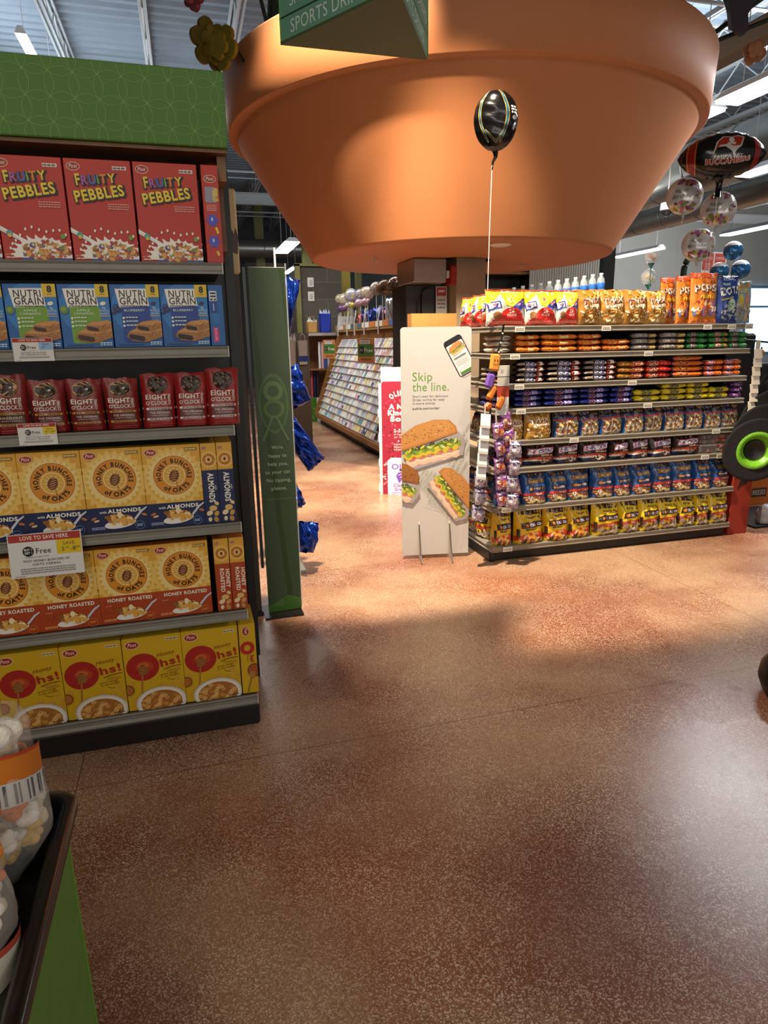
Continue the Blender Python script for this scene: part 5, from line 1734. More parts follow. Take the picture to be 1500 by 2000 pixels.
b1 = Placer(bag('candy_bag', Wb_, .245, .12, '#1f4a86', art_bluemix(Wb_, .245), FOIL, 31, 'stand', .008))
b2 = Placer(bag('candy_bag', Wb_, .24, .12, '#1f4a86', art_bluemix(Wb_, .24), FOIL, 34, 'stand', .010))
b3 = Placer(bag('candy_bag', Wb_, .23, .13, '#234f8a', art_bluemix(Wb_, .23), FOIL, 37, 'stand', .012))
e7 = edges([(968, 1016), (1014, 1062), (1060, 1103), (1097, 1146), (1145, 1191), (1186, 1224), (1222, 1266), (1265, 1308), (1305, 1350), (1350, 1389), (1388, 1430)], RL[6])
brow(e7, Wb_, [b1, b2, b3, b1], RL[6], FY + .01, ['blue mixed chocolate bag, %s from the left on the seventh shelf' % ORD[i] for i in range(11)], 'blue candy bags on the seventh island shelf', rj=.08)
Wq = .225
q1 = Placer(bag('candy_bag', Wq, .262, .13, '#cda81c', art_yellowmix(Wq, .262), FOIL, 41, 'stand', .008))
q2 = Placer(bag('candy_bag', Wq, .258, .13, '#d2b61c', art_yellowmix(Wq, .258, False), FOIL, 45, 'stand', .012))
q3 = Placer(bag('candy_bag', Wq, .252, .14, '#d6bc20', art_yellowmix(Wq, .252, False), FOIL, 48, 'stand', .014))
e8 = edges([(967, 1002), (1003, 1060), (1058, 1106), (1102, 1150), (1150, 1206), (1203, 1246), (1242, 1286), (1279, 1326), (1321, 1363), (1360, 1390), (1388, 1434)], RL[7])
g8b = 'yellow candy bags on the bottom island shelf'
brow(e8[:4], Wq, [q1], RL[7], FY, ['yellow peanut mix bag, %s from the left on the bottom shelf' % ORD[i] for i in range(4)], g8b, rj=.08)
brow(e8[4:], Wq, [q2, q3, q2], RL[7], FY, ['yellow and brown candy bag, %s of the seven on the right of the bottom shelf' % ORD[i] for i in range(7)], g8b, rj=.08)
for i, yy in enumerate((4.56, 4.76, 4.95)):
    o = q3.put((RX0 + .105, yy, RL[7] + .001), (0, 0, -pi / 2 + .2 - .15 * i), 'yellow candy bag on the left end of the base, %s from the corner' % ('nearest', 'second', 'farthest')[i], g8b, 'candy bag')
    o.scale = (.85, 1, 1.0)
for i, (yy, zz, pp) in enumerate(((4.50, RL[4], m1), (4.74, RL[4], m2), (4.52, RL[6], b2), (4.76, RL[6], b1), (4.55, RL[5], s1))):
    pp.put((RX0 + .11, yy, zz + .001), (0, 0, -pi / 2 + .1), 'candy bag on the left end behind the hanging strips, %s' % ('fifth shelf near', 'fifth shelf far', 'seventh shelf near', 'seventh shelf far', 'sixth shelf')[i], 'candy bags on the left end of the island', 'candy bag')

# ---- bottled water in shrink wrap showing over the top shelf from the far side
WATERC = mat('clear_bottle_plastic', '#cfe0ea', rough=.08, alpha=.38, spec=.9)
wb = empty('water_bottle', (0, 0, 0)); tag(wb, 'w', 'bottle')
mb = MB('#c2d4e2'); mb.lathe([(.001, 0), (.030, 0), (.032, .01), (.031, .05), (.029, .06), (.031, .07), (.031, .13), (.028, .155), (.014, .178), (.013, .185)], 14); mb.build('bottle_body', WATERC, wb, True)
mb = MB('#3f74c4'); mb.lathe([(.0315, .075), (.0322, .076), (.0322, .125), (.0315, .126)], 14); mb.build('bottle_label', mat('blue_bottle_label', '#2f69c4', rough=.3), wb, True)
mb = MB('#e8ecef'); mb.lathe([(.014, .183), (.0145, .184), (.0145, .200), (.001, .201)], 12); mb.build('bottle_cap', PLAIN, wb, True)
WB = Placer(wb)
k = 0
for i in range(11):
    x = 2.52 + i * .078
    blue = i in (0, 1, 3, 4, 6, 7)
    o = WB.put((x, 4.98, RL[0] + .107 + .0115 * i), (0, 0, .3 * i), 'clear water bottle behind the top candy bags, %s from the left' % ORD[i], 'water bottles on the far side of the island top', 'bottle')
mb = MB('#8d877c')
mb.prism([(2.46, RL[0] + .0005), (3.42, RL[0] + .0005), (3.42, RL[0] + .211), (2.46, RL[0] + .095)], 4.93, 5.03, 'y')
wr = mb.build('bottle_riser', GREYM)
tag(wr, 'sloping grey riser under the water bottles on the island', 'riser')

# ---- strips hanging on the near left corner
STRIPM = mat('clear_strip_film', vcol=True, rough=.15, spec=.9, bump=.7, bump_scale=55, alpha=1)
def pouch(cols, seed):
    rnd = random.Random(seed)
    W, H = .085, .11
    A = Art(W, H)
    A.rect(0, H * .62, W, H, cols[0])
    A.flecks(W * .5, H * .32, W * .46, H * .28, 22, W * .13, cols[1:], seed, .8)
    A.lines(W * .15, W * .85, H * .78, 1, 1, H * .09, '#e2d8cf', seed)
    return bag('pouch', W, H, .04, cols[1], A, FOIL, seed, 'pillow', .005)
def candy_strip(loc, tilt, n, cols, label, seed, L=.12):
    r = empty('candy_strip', loc)
    r.rotation_euler = tilt
    tag(r, label, 'candy strip', 'strips of candy pouches on the island corner')
    mb = MB('#b9b4ac'); mb.box(-.006, .0, -n * L, .006, .003, .06); mb.build('hanging_strip', PLAIN, r)
    p0 = pouch(cols, seed)
    for k in range(n):
        p = p0 if k == 0 else p0.copy()
        if k: COL.objects.link(p)
        p.parent = r
        p.location = (.004 * sin(k * 2.1), -.024 - .006 * (k % 2), -(k + 1) * L + .004)
        p.rotation_euler = (radians(-8), 0, .3 * sin(seed + k * 1.7))
PUR = ['#6a2f7a', '#8a5a86', '#c8622c', '#e2dcd4', '#a8442c', '#d9a06a']
WHT = ['#4a3a72', '#9a92a0', '#e6e2dc', '#c9c4cc', '#7a5a8a', '#d0cfd6']
candy_strip((2.075, 4.19, 1.12), (0, radians(-9), -.1), 5, PUR, 'purple strip of orange candy pouches, right one at the corner', 3)
candy_strip((1.995, 4.14, 1.06), (0, radians(-5), .1), 5, PUR, 'purple strip of orange candy pouches, left one at the corner', 6)
candy_strip((1.93, 4.20, .96), (0, radians(7), .25), 5, WHT, 'white and violet candy strip hanging lowest at the corner', 9)
candy_strip((2.125, 4.11, .93), (0, radians(2), -.2), 4, WHT, 'white and violet candy strip behind the purple strips', 12)
candy_strip((1.985, 4.33, .93), (0, radians(8), .9), 5, WHT, 'farthest white and violet strip beside the printed standee', 14)
# chain of foam charms
r = empty('charm_garland', (1.99, 4.17, 1.50))
tag(r, 'black cord garland with orange and purple foam charms', 'garland')
mb = MB('#15120f')
mb.tube([(.055, 0, .20), (.04, 0, .10), (.01, 0, 0), (-.005, 0, -.12), (-.02, 0, -.25), (-.03, 0, -.40)], .007, 8)
mb.build('cord', BLACKM, r, True)
for k in range(8):
    mb = MB('#e8e4dc'); mb.ball((.045 - .012 * k, -.008, .14 - .06 * k), .006, 8, 6); mb.build('white_bead', PLAIN, r, True)
def charm(nm, x, z, W, H, c, rz, face=False, rot=.3):
    mb = MB(c)
    mb.M = Matrix.Translation((x, -.02, z)) @ Matrix.Rotation(rot, 4, 'Y')
    mb.bbox(-W / 2, -.016, -H / 2, W / 2, .016, H / 2, min(W, H) * .38)
    if face:
        A = Art(.06, .06)
        A.ell(.02, .042, .004, .007, '#2a1a10', 10); A.ell(.040, .042, .004, .007, '#2a1a10', 10)
        A.stroke([(.014, .026), (.020, .016), (.030, .012), (.040, .016), (.046, .026)], .003, '#2a1a10')
        A.emit(mb, plane_fn((-.03, -.0165, -.03), (1, 0, 0), (0, 0, 1)))
    mb.build(nm, mat('foam_charm', vcol=True, rough=.5), r)
charm('smiley_charm', -.012, -.045, .072, .115, '#d98f3a', 0, True, .12)
charm('purple_charm', -.045, -.165, .062, .10, '#6d4aa4', 0, False, .3)
charm('orange_charm', -.030, -.245, .048, .10, '#cf7426', 0, False, .5)
charm('orange_charm', .035, -.315, .048, .09, '#c8661c', 0, False, .45)
charm('orange_charm', -.055, -.335, .05, .06, '#b8561a', 0, False, .9)
mb = MB('#c9c9c6'); mb.bbox(.005, -.02, -.40, .085, -.016, -.34, .002); mb.M = None; mb.build('barcode_card', PAPER, r)
# strip of white tags
r = empty('tag_strip', (1.90, 4.12, 1.10))
tag(r, 'strip of white paper tags beside the standee at island corner', 'tag strip')
mb = MB('#d6d2cc'); mb.box(-.004, 0, -.45, .004, .003, .08); mb.build('hanging_strip', PLAIN, r)
for k in range(5):
    mb = MB('#dcd9d6')
    mb.M = Matrix.Translation((-.006 * k, -.012, -.02 - .088 * k)) @ Matrix.Rotation(radians(-16), 4, 'X') @ Matrix.Rotation(.15, 4, 'Y')
    mb.bbox(-.036, -.001, -.04, .036, .001, .04, .001)
    mb.box(-.036, -.0012, -.055, .036, .0008, -.041, '#a9a6a4')
    mb.build('paper_tag', PAPER, r)
r = empty('hanging_price_sign', (2.085, 4.235, 1.43))
tag(r, 'white price cards with a red band hanging under third shelf corner', 'sign')
mb = MB('#d2cfc8')
for z0, z1, c in ((-.075, 0, '#c2bfb8'), (-.14, -.08, '#b8b4ac'), (-.215, -.145, '#a83c24'), (-.34, -.215, '#d6d2ca')):
    mb.bbox(-.045, -.002, z0, .045, 0, z1, .001, c)
A = Art(.09, .34); A.text('2/', .035, .29, .022, '#5a5854'); A.text('4', .03, .10, .022, '#4a4844'); A.lines(.015, .075, .06, 2, .02, .008, '#9a9894', 4)
A.emit(mb, plane_fn((-.045, -.002, -.34), (1, 0, 0), (0, 0, 1)))
mb.build('price_cards', PAPER, r)
mb = MB('#333333'); mb.tube([(0, 0, 0), (0, 0, .05)], .002, 5); mb.build('hook', BLACKM, r)
# cream tag strip on the right end
r = empty('tag_strip', (4.205, 4.215, 1.50))
tag(r, 'long cream tag strip hanging at the right end of the island', 'tag strip')
mb = MB('#c9bda8'); mb.box(-.02, 0, -.62, .02, .004, .06); mb.build('hanging_strip', PLAIN, r)
for k in range(9):
    mb = MB('#d9cfbf')
    mb.M = Matrix.Translation((.004 * (k % 2) - .0, -.010, -.035 - .066 * k)) @ Matrix.Rotation(radians(-12), 4, 'X')
    mb.bbox(-.038, -.002, -.036, .038, .002, .036, .008)
    mb.build('paper_tag', PAPER, r)

# ---- witch hats hanging off the right end
HATM = mat('black_felt', '#16151a', rough=.8, bump=.3, bump_scale=40)
LIME = mat('lime_satin_lining', '#6fb02c', rough=.35, bump=.5, bump_scale=30)
hat = empty('witch_hat', (0, 0, 0)); tag(hat, 'h', 'hat')
mb = MB(); mb.lathe([(.115, 0), (.16, -.004), (.225, .006), (.25, .0), (.252, .004), (.225, .012), (.16, .003), (.118, .008)], 40); mb.build('brim', HATM, hat, True)
mb = MB(); mb.lathe([(.118, .006), (.10, .03), (.07, .05), (.035, .062), (.004, .066)], 28); mb.build('cone', HATM, hat, True)
H_P = Placer(hat)
d_ = Vector((-.35, -.93, -.10)).normalized()
rotq = (-d_).to_track_quat('Z', 'Y').to_euler()
for k in range(7):
    p = Vector((4.19, 4.10, .735)) + Vector((.095, .03, .105)) * k
    o = H_P.put(tuple(p), (rotq[0], rotq[1], rotq[2]), 'black witch hat hanging on the island end, %s' % ('lowest, with lime lining showing', 'second from the bottom', 'third from the bottom', 'fourth from the bottom', 'fifth from the bottom', 'sixth from the bottom', 'topmost')[k], 'black witch hats', 'hat')
    if k == 0: first_hat = o
mb = MB()
P_ = [(.117, .003), (.100, .022), (.085, .034), (.06, .042), (.004, .05)]
mb.lathe([(.150, -.006), (.135, -.014), (.118, -.008)] + [(r_ - .004, z_) for r_, z_ in P_[:3]], 30)
lining = mb.build('lining', LIME, first_hat, True)
mb = MB(); mb.lathe([(.078, .020), (.06, .034), (.003, .040)], 24); mb.build('inner_crown', BLACKM, first_hat, True)
mb = MB('#2a2a2a'); mb.tube([(4.187, 4.72, 1.60), (5.106, 4.215, 1.475)], .008, 8); mb.tube([(5.106, 4.215, 1.475), (4.441, 4.005, .74)], .004, 6)
tag(mb.build('display_hook', BLACKM), 'black hanging hook carrying the witch hats', 'hook')
mb = MB('#d98a1c'); mb.ball((4.50, 4.48, 1.465), .034, 12, 8, sq=(1, .8, .9)); mb.box(4.497, 4.47, 1.49, 4.507, 4.48, 1.51, '#4a6a2a')
tag(mb.build('pumpkin_charm', SATIN, smooth=True), 'tiny orange pumpkin charm above the black hats', 'charm')

# ---- things on the floor past the right end
r = empty('display_bin', (4.29, 4.45, 0)); tag(r, 'red cardboard display bin on the floor right of the island', 'bin')
mb = MB('#7f2417'); mb.bbox(-.095, -.16, 0, .10, .28, .62, .004); mb.build('body', mat('red_cardboard', '#8c2a1a', rough=.7, noise=.08), r)
mb = MB('#2a1210'); mb.prism([(-.03, .45), (.03, .50), (.085, .53), (.07, .47), (.03, .42), (-.01, .42), (-.05, .38)], -.1632, -.1605, 'y'); mb.build('leaf_print', mat('dark_leaf_print', '#2c1512', rough=.7), r)
mb = MB('#b8641c'); mb.bbox(0, 0, 0, .50, .4, .30, .004, '#b8611a')
A = Art(.5, .3); A.rect(.16, .08, .34, .17, '#3a241a'); A.text('REESES', .25, .105, .045, '#dcd0bc', fit=.15); A.lines(.03, .47, .25, 1, 1, .02, '#8a4412', 3)
A.emit(mb, plane_fn((0, 0, 0), (1, 0, 0), (0, 0, 1)))
for k, (loc, lb) in enumerate((((4.98, 5.02, .0), 'orange cardboard carton on the floor behind the hats, lower'), ((5.0, 5.06, .305), 'orange cardboard carton behind the hats, upper'))):
    o = mb.build('carton', CARD) if k == 0 else dup(o, loc)
    o.location = loc; tag(o, lb, 'box', 'orange cartons behind the hats')
o = bag('plastic_bag', .20, .16, .12, '#b9bcbd', Art(.2, .16), FOIL, 61, 'stand', .016); o.location = (4.76, 4.46, .02); o.rotation_euler = (0, 0, .3)
tag(o, 'crumpled white plastic bag low at the right edge', 'bag')
mb = MB('#1c1b1c'); mb.bbox(4.55, 4.36, 0, 5.3, 4.95, .016, .004); tag(mb.build('floor_mat', BLACKM), 'black floor mat under the white plastic bag', 'mat')
mb = MB('#141314'); mb.bbox(4.62, 4.98, .0, 4.95, 5.5, 1.62, .02); mb.bbox(5.1, 6.05, 0, 6.4, 6.5, 1.30, .02)
tag(mb.build('dark_rack', BLACKM), 'black clothing rack behind the witch hats', 'rack')
# ================================================================== the printed standee
def sandwich(A, cx, cy, L, Hh, rot, dark=False, seed=1, flip=1):
    def P(x, y):
        x, y = x * L, y * Hh * flip
        return (cx + x * cos(rot) - y * sin(rot), cy + x * sin(rot) + y * cos(rot))
    rnd = random.Random(seed)
    def wav(x0, x1, y, amp, n, th):
        up = [(x0 + (x1 - x0) * i / n, y + amp * sin(i * 2.1 + seed)) for i in range(n + 1)]
        dn = [(x, yy - th + amp * .6 * cos(i * 1.7)) for i, (x, yy) in enumerate(up)]
        return [P(*q) for q in up + dn[::-1]]
    A.poly([P(-.42, -.62), (P(.50, -.50)), P(.58, -.10), P(.50, .2), P(-.3, -.1)], '#a3999a' if flip > 0 else '#a89f9e')
    A.poly(wav(-.42, .44, -.30, .03, 14, .20), '#d9b8a0')
    A.poly(wav(-.40, .45, -.26, .035, 16, .07), '#b97862')
    A.poly(wav(-.41, .46, -.36, .03, 15, .05), '#e6cdb4')
    A.poly(wav(-.36, .40, -.18, .03, 14, .08), '#c4583a')
    A.poly(wav(-.44, .48, -.12, .05, 18, .14), '#c9b436')
    A.poly(wav(-.42, .50, -.03, .06, 20, .14), '#7f9a35')
    A.poly(wav(-.40, .46, .02, .05, 17, .10), '#4e6a22')
    for i in range(16):
        A.hold = i > 0
        x = -.38 + .80 * i / 15
        q = P(x, -.06 + .07 * sin(i * 2.7))
        A.ell(q[0], q[1], L * .045, L * .018, ('#a9b83e', '#d9c23a', '#5f7f2a', '#c8cf7a')[i % 4], 8, rot + rnd.uniform(-1, 1))
    A.hold = False
    for x, y in ((-.2, .0), (.05, .03), (.27, .04)):
        q = P(x, y); A.ring(q[0], q[1], L * .018, L * .036, '#3a2a26', 14, .7)
    top = [(-.48, .02), (-.49, .25), (-.40, .48), (-.15, .66), (.15, .70), (.38, .60), (.47, .38), (.48, .18), (.2, .13), (-.15, .06)]
    A.poly([P(*q) for q in top], '#8a5224' if dark else '#b0743a')
    A.poly([P(x * .93, y * .9 + .06) for x, y in top], '#96602c' if dark else '#bf8648')
    n = 40
    for g, c in enumerate(('#d6ab6e', '#8a5526', '#cf9c5a') if not dark else ('#7a4420', '#a87040', '#643414')):
        A.l += 1
        A.hold = True
        for i in range(n):
            q = P(rnd.uniform(-.40, .40), rnd.uniform(.20, .56))
            A.ell(q[0], q[1], L * .014, L * .006, c, 6, rot + rnd.uniform(-.6, .6))
        A.hold = False
r = empty('standee', (1.6945, 4.5125, 0), -.180)
tag(r, 'white printed cardboard standee about skipping the line', 'standee')
SW, SH = .505, 1.665
A = Art(SW, SH)
A.text('Skip', .083, 1.295, .062, '#5c8a2c', al='L', fit=.142)
A.text('the line.', .083, 1.224, .062, '#5c8a2c', al='L', fit=.262)
for k, (t, f_) in enumerate((("Don't wait for delicious.", .262), ('Order online for easy', .232), ('in-store pickup.', .168))):
    A.text(t, .083, 1.180 - .0245 * k, .0165, '#4a4846', al='L', fit=f_)
A.text('publix.com/order', .083, 1.095, .0165, '#2b2a28', al='L', fit=.196, bold=.01)
# phone
px_, pz_, rt = .425, 1.465, .50
def PH_(x, y): return (px_ + x * cos(rt) - y * sin(rt), pz_ + x * sin(rt) + y * cos(rt))
def prr(x0, y0, x1, y1, rad, c):
    cx_, cy_ = PH_((x0 + x1) / 2, (y0 + y1) / 2)
    A.rrect(cx_ - (x1 - x0) / 2, cy_ - (y1 - y0) / 2, cx_ + (x1 - x0) / 2, cy_ + (y1 - y0) / 2, rad, c, rt)
prr(-.058, -.150, .082, .118, .02, '#b9aeb0'); prr(-.070, -.138, .070, .138, .022, '#16141a'); prr(-.063, -.131, .063, .100, .010, '#dedbd8')
q = PH_(.0, .055); sandwich(A, q[0], q[1], .115, .062, rt + .12, seed=4)
A.stroke([PH_(-.05, .000), PH_(.045, .000)], .006, '#3a3836')
for k in range(4): A.stroke([PH_(-.05, -.022 - .011 * k), PH_(.05 - .01 * (k % 2), -.022 - .011 * k)], .0022, '#8a8886')
A.stroke([PH_(-.05, -.078), PH_(.03, -.078)], .002, '#a9a6a2'); A.stroke([PH_(-.052, -.094), PH_(-.044, -.094)], .006, '#8a8886')
prr(-.052, -.122, .056, -.104, .003, '#4a7a2a')
# the text columns printed on the slant
def slant(t, x, y, h, ang): A.text(t, x, y, h, '#7c8a66', al='L', rot=ang, fit=h * .74 * len(t))
for k, t in enumerate(('What makes our sub legendary? Big,', 'Creamy mayo', 'chickentender', 'layered to per', 'right. All', 'baked fresh daily.')):
    slant(t, .105 + .018 * k, .560 - .020 * k, .016, .92)
for k, t in enumerate(('my salty, baked fresh daily', 'not. Our famous deli', 'want. If you please.', 'and cheese,')):
    slant(t, .352 + .026 * k, .70 - .035 * k, .016, 1.08)
for k, t in enumerate(('What makes our', 'Creamy mayo', 'chickentender', 'layered to', 'right. All', 'only salty', 'Just', 'not. O', 'Big')):
    slant(t, .205 + .022 * k, .405 - .017 * k, .017, 1.08)
A.stroke([(.170, .395), (.30, .345), (.44, .275)], .0018, '#a9a7a0')
sandwich(A, .205, .835, .46, .25, .20, seed=2)
sandwich(A, .375, .475, .40, .20, -.98, seed=6)
sandwich(A, -.065, .575, .38, .22, -.35, True, seed=9)
A.stroke([(.446, .03), (.446, .075)], .0018, '#8a8886')
mb = MB('#bfbdbb')
P = []
for cx_, cy_, a0 in ((SW / 2 - .025, SH - .025, 0), (-SW / 2 + .025, SH - .025, 90)):
    for i in range(7):
        a = radians(a0 + 15 * i); P.append((cx_ + .025 * cos(a), cy_ + .025 * sin(a) + .03))
P += [(-SW / 2, .03), (SW / 2, .03)]
mb.prism(P, -.004, .004, 'y')
A.emit(mb, plane_fn((-SW / 2, -.004, .03), (1, 0, 0), (0, 0, 1)), lift=.00012)
mb.build('printed_board', PAPER, r)
for x in (-.125, .105):
    mb = MB('#bdb8b2')
    F_ = [(-.15, 0), (-.15, .012), (-.10, .055), (-.05, .15), (-.016, .27), (-.0045, .29), (-.0045, .028), (.006, .028), (.006, .29), (.02, .27), (.05, .15), (.12, .02), (.14, 0)]
    mb.prism([(a, b) for a, b in F_], x - .003, x + .003, 'x')
    mb.prism([(-.1505, 0), (-.1505, .012), (-.1005, .055), (-.0505, .15), (-.0165, .272), (-.0105, .268), (-.0445, .147), (-.0945, .050), (-.140, .012), (-.140, 0)], x - .0036, x + .0036, 'x', '#4a3f36')
    mb.build('slot_foot', CARD, r)
mb = MB('#b5803f'); mb.box(1.885, 5.62, 1.35, 2.30, 5.63, 1.83); mb.box(1.885, 5.63, 1.35, 1.895, 5.72, 1.83); mb.box(2.29, 5.63, 1.35, 2.30, 5.72, 1.83); mb.box(1.885, 5.72, 1.35, 2.30, 5.73, 1.83); mb.box(1.885, 5.62, 1.33, 2.30, 5.73, 1.35)
tag(mb.build('carton', mat('kraft_carton', '#9c6c36', rough=.75, noise=.06)), 'open kraft carton whose rim shows above the standee', 'box')
mb = MB('#2a2927'); mb.bbox(1.92, 5.61, 0, 2.27, 5.76, 1.329, .01)
tag(mb.build('carton_stand', mat('dark_stand', '#2a2927', rough=.5)), 'dark stand under the kraft carton behind the standee', 'stand')

# ================================================================== soda display
r = empty('soda_display', (1.926, 6.744, 0), -.352)
tag(r, 'red and lilac cardboard soda display half behind the standee', 'display')
DW, DH = .56, 1.20
A = Art(DW, DH)
A.flecks(DW * .5, .75, DW * .5, .46, 220, .012, ['#94304a', '#6e1426', '#a8485a', '#5e1020'], 3, .7)
A.arc('OLIPOP', .20, .93, .125, .052, '#ead9cf', mid=92, span=96, bold=.04)
for t, y, f_ in (('A New', .915, .25), ('Kind of', .852, .27), ('Soda', .788, .22)):
    A.text(t, .20, y, .050, '#eadbd0', fit=f_, bold=.05)
A.text('2-5g', .175, .672, .034, '#e2cfc6', fit=.10, bold=.02); A.text('of sugar', .175, .640, .020, '#d9c0b8', fit=.10); A.text('per can', .175, .612, .020, '#d9c0b8', fit=.09)
A.ell(.175, .578, .009, .009, '#e2cfc6', 8)
for k, t in enumerate(('Supports', 'digestive', 'health')): A.text(t, .175, .535 - .028 * k, .020, '#d9c0b8', fit=.10)
A.flecks(.10, .20, .10, .20, 40, .020, ['#c8606c', '#d98a8a', '#8a1c30'], 8, .5)
A.rrect(.055, -.05, .50, .385, .03, '#c9a9d0'); A.rect(.085, .375, .45, .40, '#b9b4ba')
A.text('OLIPOP', .27, .275, .058, '#5a3a86', fit=.34, bold=.01)
A.poly([(.145, .20), (.175, .25), (.22, .24), (.225, .19), (.18, .12)], '#5f3f92')
for k in range(4): A.stroke([(.15 + .018 * k, .215 - .025 * k + .02), (.20 + .01 * k, .25 - .025 * k)], .006, '#c9a9d0')
A.ell(.20, .265, .022, .010, '#3a2a2a', 10)
A.text('Classic', .19, .085, .034, '#4a3a66', fit=.15, shear=.15); A.text('Grape', .19, .040, .034, '#4a3a66', fit=.12, shear=.15)
A.lines(.10, .30, .015, 1, 1, .008, '#8a78a4', 4); A.lines(.02, .05, .22, 3, .03, .007, '#b98aa0', 5)
mb = MB('#7d1b30')
P = [(0, 0), (DW, 0), (DW, DH)] + [(.03 - .03 * sin(radians(15 * i)), DH - .03 + .03 * cos(radians(15 * i))) for i in range(7)]
mb.prism(P, -.006, 0, 'y'); A.emit(mb, plane_fn((0, -.006, 0), (1, 0, 0), (0, 0, 1)))
mb.build('front_panel', CARD, r)
mb = MB('#c4c1bb'); mb.box(-.03, .002, 0, .012, .03, 1.18); mb.box(-.03, .52, 0, .012, .55, 1.24); mb.box(.012, .002, 0, .53, .55, .02); mb.box(.24, .03, 0, .26, .52, 1.2); mb.build('carcass', CARD, r)
for i, z in enumerate((.05, .33, .60, .86)):
    mb = MB('#8a8580'); mb.box(-.03, .03, z, .24, .52, z + .012); mb.build('shelf', CARD, r)
    mb = MB('#a9c4c9'); mb.box(-.042, .03, z - .03, -.031, .52, z + .045)
    A = Art(.49, .075); A.text('OLIPOP', .25, .026, .022, '#5f7f88', fit=.12)
    A.emit(mb, plane_fn((-.042, .52, z - .03), (0, -1, 0), (0, 0, 1))); mb.build('shelf_lip', CARD, r)
HC = MB('#e9c9bd'); A = Art(.34, .135); A.arc('OLIPOP', .11, .025, .06, .022, '#c88a7c', mid=90, span=90); A.lines(.05, .18, .03, 2, .018, .008, '#cf9484', 3); A.text('Olipop', .27, .07, .02, '#c88a7c', rot=.5, fit=.07)
HC.box(-.01, .10, 1.205, .33, .11, 1.34); A.emit(HC, plane_fn((-.01, .10, 1.205), (1, 0, 0), (0, 0, 1))); HC.box(-.01, .11, 1.18, 0, .5, 1.33, '#d9d2cc'); HC.box(-.01, .10, 1.18, .33, .5, 1.204, '#d0c8c0')
HC.build('header_card', CARD, r)
root_m = Matrix.Translation((1.926, 6.744, 0)) @ Matrix.Rotation(-.352, 4, 'Z')
can = MB('#d8d0d0')
can.lathe([(.001, 0), (.024, 0), (.027, .008), (.027, .115), (.022, .125), (.001, .126)], 16)
can_o = can.build('soda_can', mat('can_pale', '#d6c4c0', rough=.3, metal=.3), smooth=True)
CP = Placer(can_o)
SODA = [mat('can_pale', '#d6c4c0'), mat('can_cream', '#dcc0a8', rough=.3, metal=.3), mat('can_orange', '#d2642a', rough=.3, metal=.3)]
for i, (z, m_) in enumerate(((.872, 0), (.612, 1), (.342, 2))):
    for k in range(6):
        p = root_m @ Vector((.01, .075 + .078 * k, z + .001))
        o = CP.put(tuple(p), (0, 0, 0), '%s soda can in the side shelf of the red display, %s from the front' % (('pale', 'cream', 'orange')[i], ORD[k]), 'soda cans in the red display', 'can')
        if i:
            if k == 0:
                me = can_o.data.copy(); me.materials.clear(); me.materials.append(SODA[i])
            o.data = me

# ================================================================== greeting card aisle
WOOD = mat('honey_wood_laminate', '#8a5c30', rough=.45, noise=.16, noise_scale=9)
Y0, Y1 = 8.55, 13.55
r = empty('card_rack', (2.8, 11.0, 0))
tag(r, 'long sloping wooden greeting card rack beyond the standee', 'card rack')
C0 = Vector((2.8, 11.0, 0))
def cpart(mb, name, m):
    o = mb.build(name, m, r)
    for v in o.data.vertices: v.co = v.co - C0
    return o
mb = MB(); mb.box(2.56, Y0, 0, 3.2, Y1, .12); cpart(mb, 'base_kick', BLACKM)
mb = MB(); mb.bbox(2.46, Y0, .12, 2.60, Y1, .20, .006); cpart(mb, 'front_ledge', WOOD)
def tp(t, y, q=0): return Vector((2.54 + .50 * t - .943 * q, y, .20 + 1.42 * t + .332 * q))
mb = MB(); mb.grid(lambda u, v: tp(v, Y0 + (Y1 - Y0) * u, -.012), 4, 4); mb.grid(lambda u, v: tp(v, Y0 + (Y1 - Y0) * u, -.03), 4, 4, flip=True); cpart(mb, 'sloping_back', mat('rack_back', '#a9a49c', rough=.6))
for t in [0.0 + .083 * k for k in range(12)]:
    mb = MB(); a, b, c, d = tp(t, Y0, .021), tp(t, Y0, .05), tp(t, Y1, .05), tp(t, Y1, .021)
    mb.add([a, b, c, d], [(0, 1, 2, 3)]); a2, d2 = tp(t + .018, Y0, .052), tp(t + .018, Y1, .052)
    mb.add([b, a2, d2, c], [(0, 1, 2, 3)]); cpart(mb, 'clear_tier_tray', mat('clear_tray', '#e6e9ea', rough=.1, alpha=.35, spec=.8))
mb = MB(); mb.prism([(2.46, .12), (2.60, .12), (3.2, .12), (3.2, 1.80), (3.0, 1.80), (2.46, .26)], Y1, Y1 + .04, 'y'); cpart(mb, 'end_panel', WOOD)
mb = MB(); mb.box(3.06, Y0, 1.60, 3.10, Y1, 1.82); mb.box(3.06, Y0, 0.2, 3.2, Y1, 1.6); cpart(mb, 'upper_panel', WOOD)
mb = MB('#a9834f'); mb.box(3.00, Y0, 1.80, 3.30, Y1 + .3, 1.83); mb.box(2.995, Y0, 1.83, 3.01, Y1 + .3, 1.93)
for y, w_, c in ((13.4, .5, '#e2e0da'), (12.7, .35, '#dcdad2'), (12.3, .3, '#46637a'), (11.85, .3, '#4f6a7c'), (11.4, .45, '#e0dcd2'), (10.95, .30, '#c87a3a'), (10.55, .4, '#e6d6c4'), (10.15, .25, '#c8743a'), (9.55, .9, '#5a6ea8'), (8.95, .5, '#b9c0cc')):
    mb.box(2.990, y - w_ / 2, 1.84, 2.9945, y + w_ / 2, 1.922, c)
cpart(mb, 'top_rail', mat('top_rail', vcol=True, rough=.5))
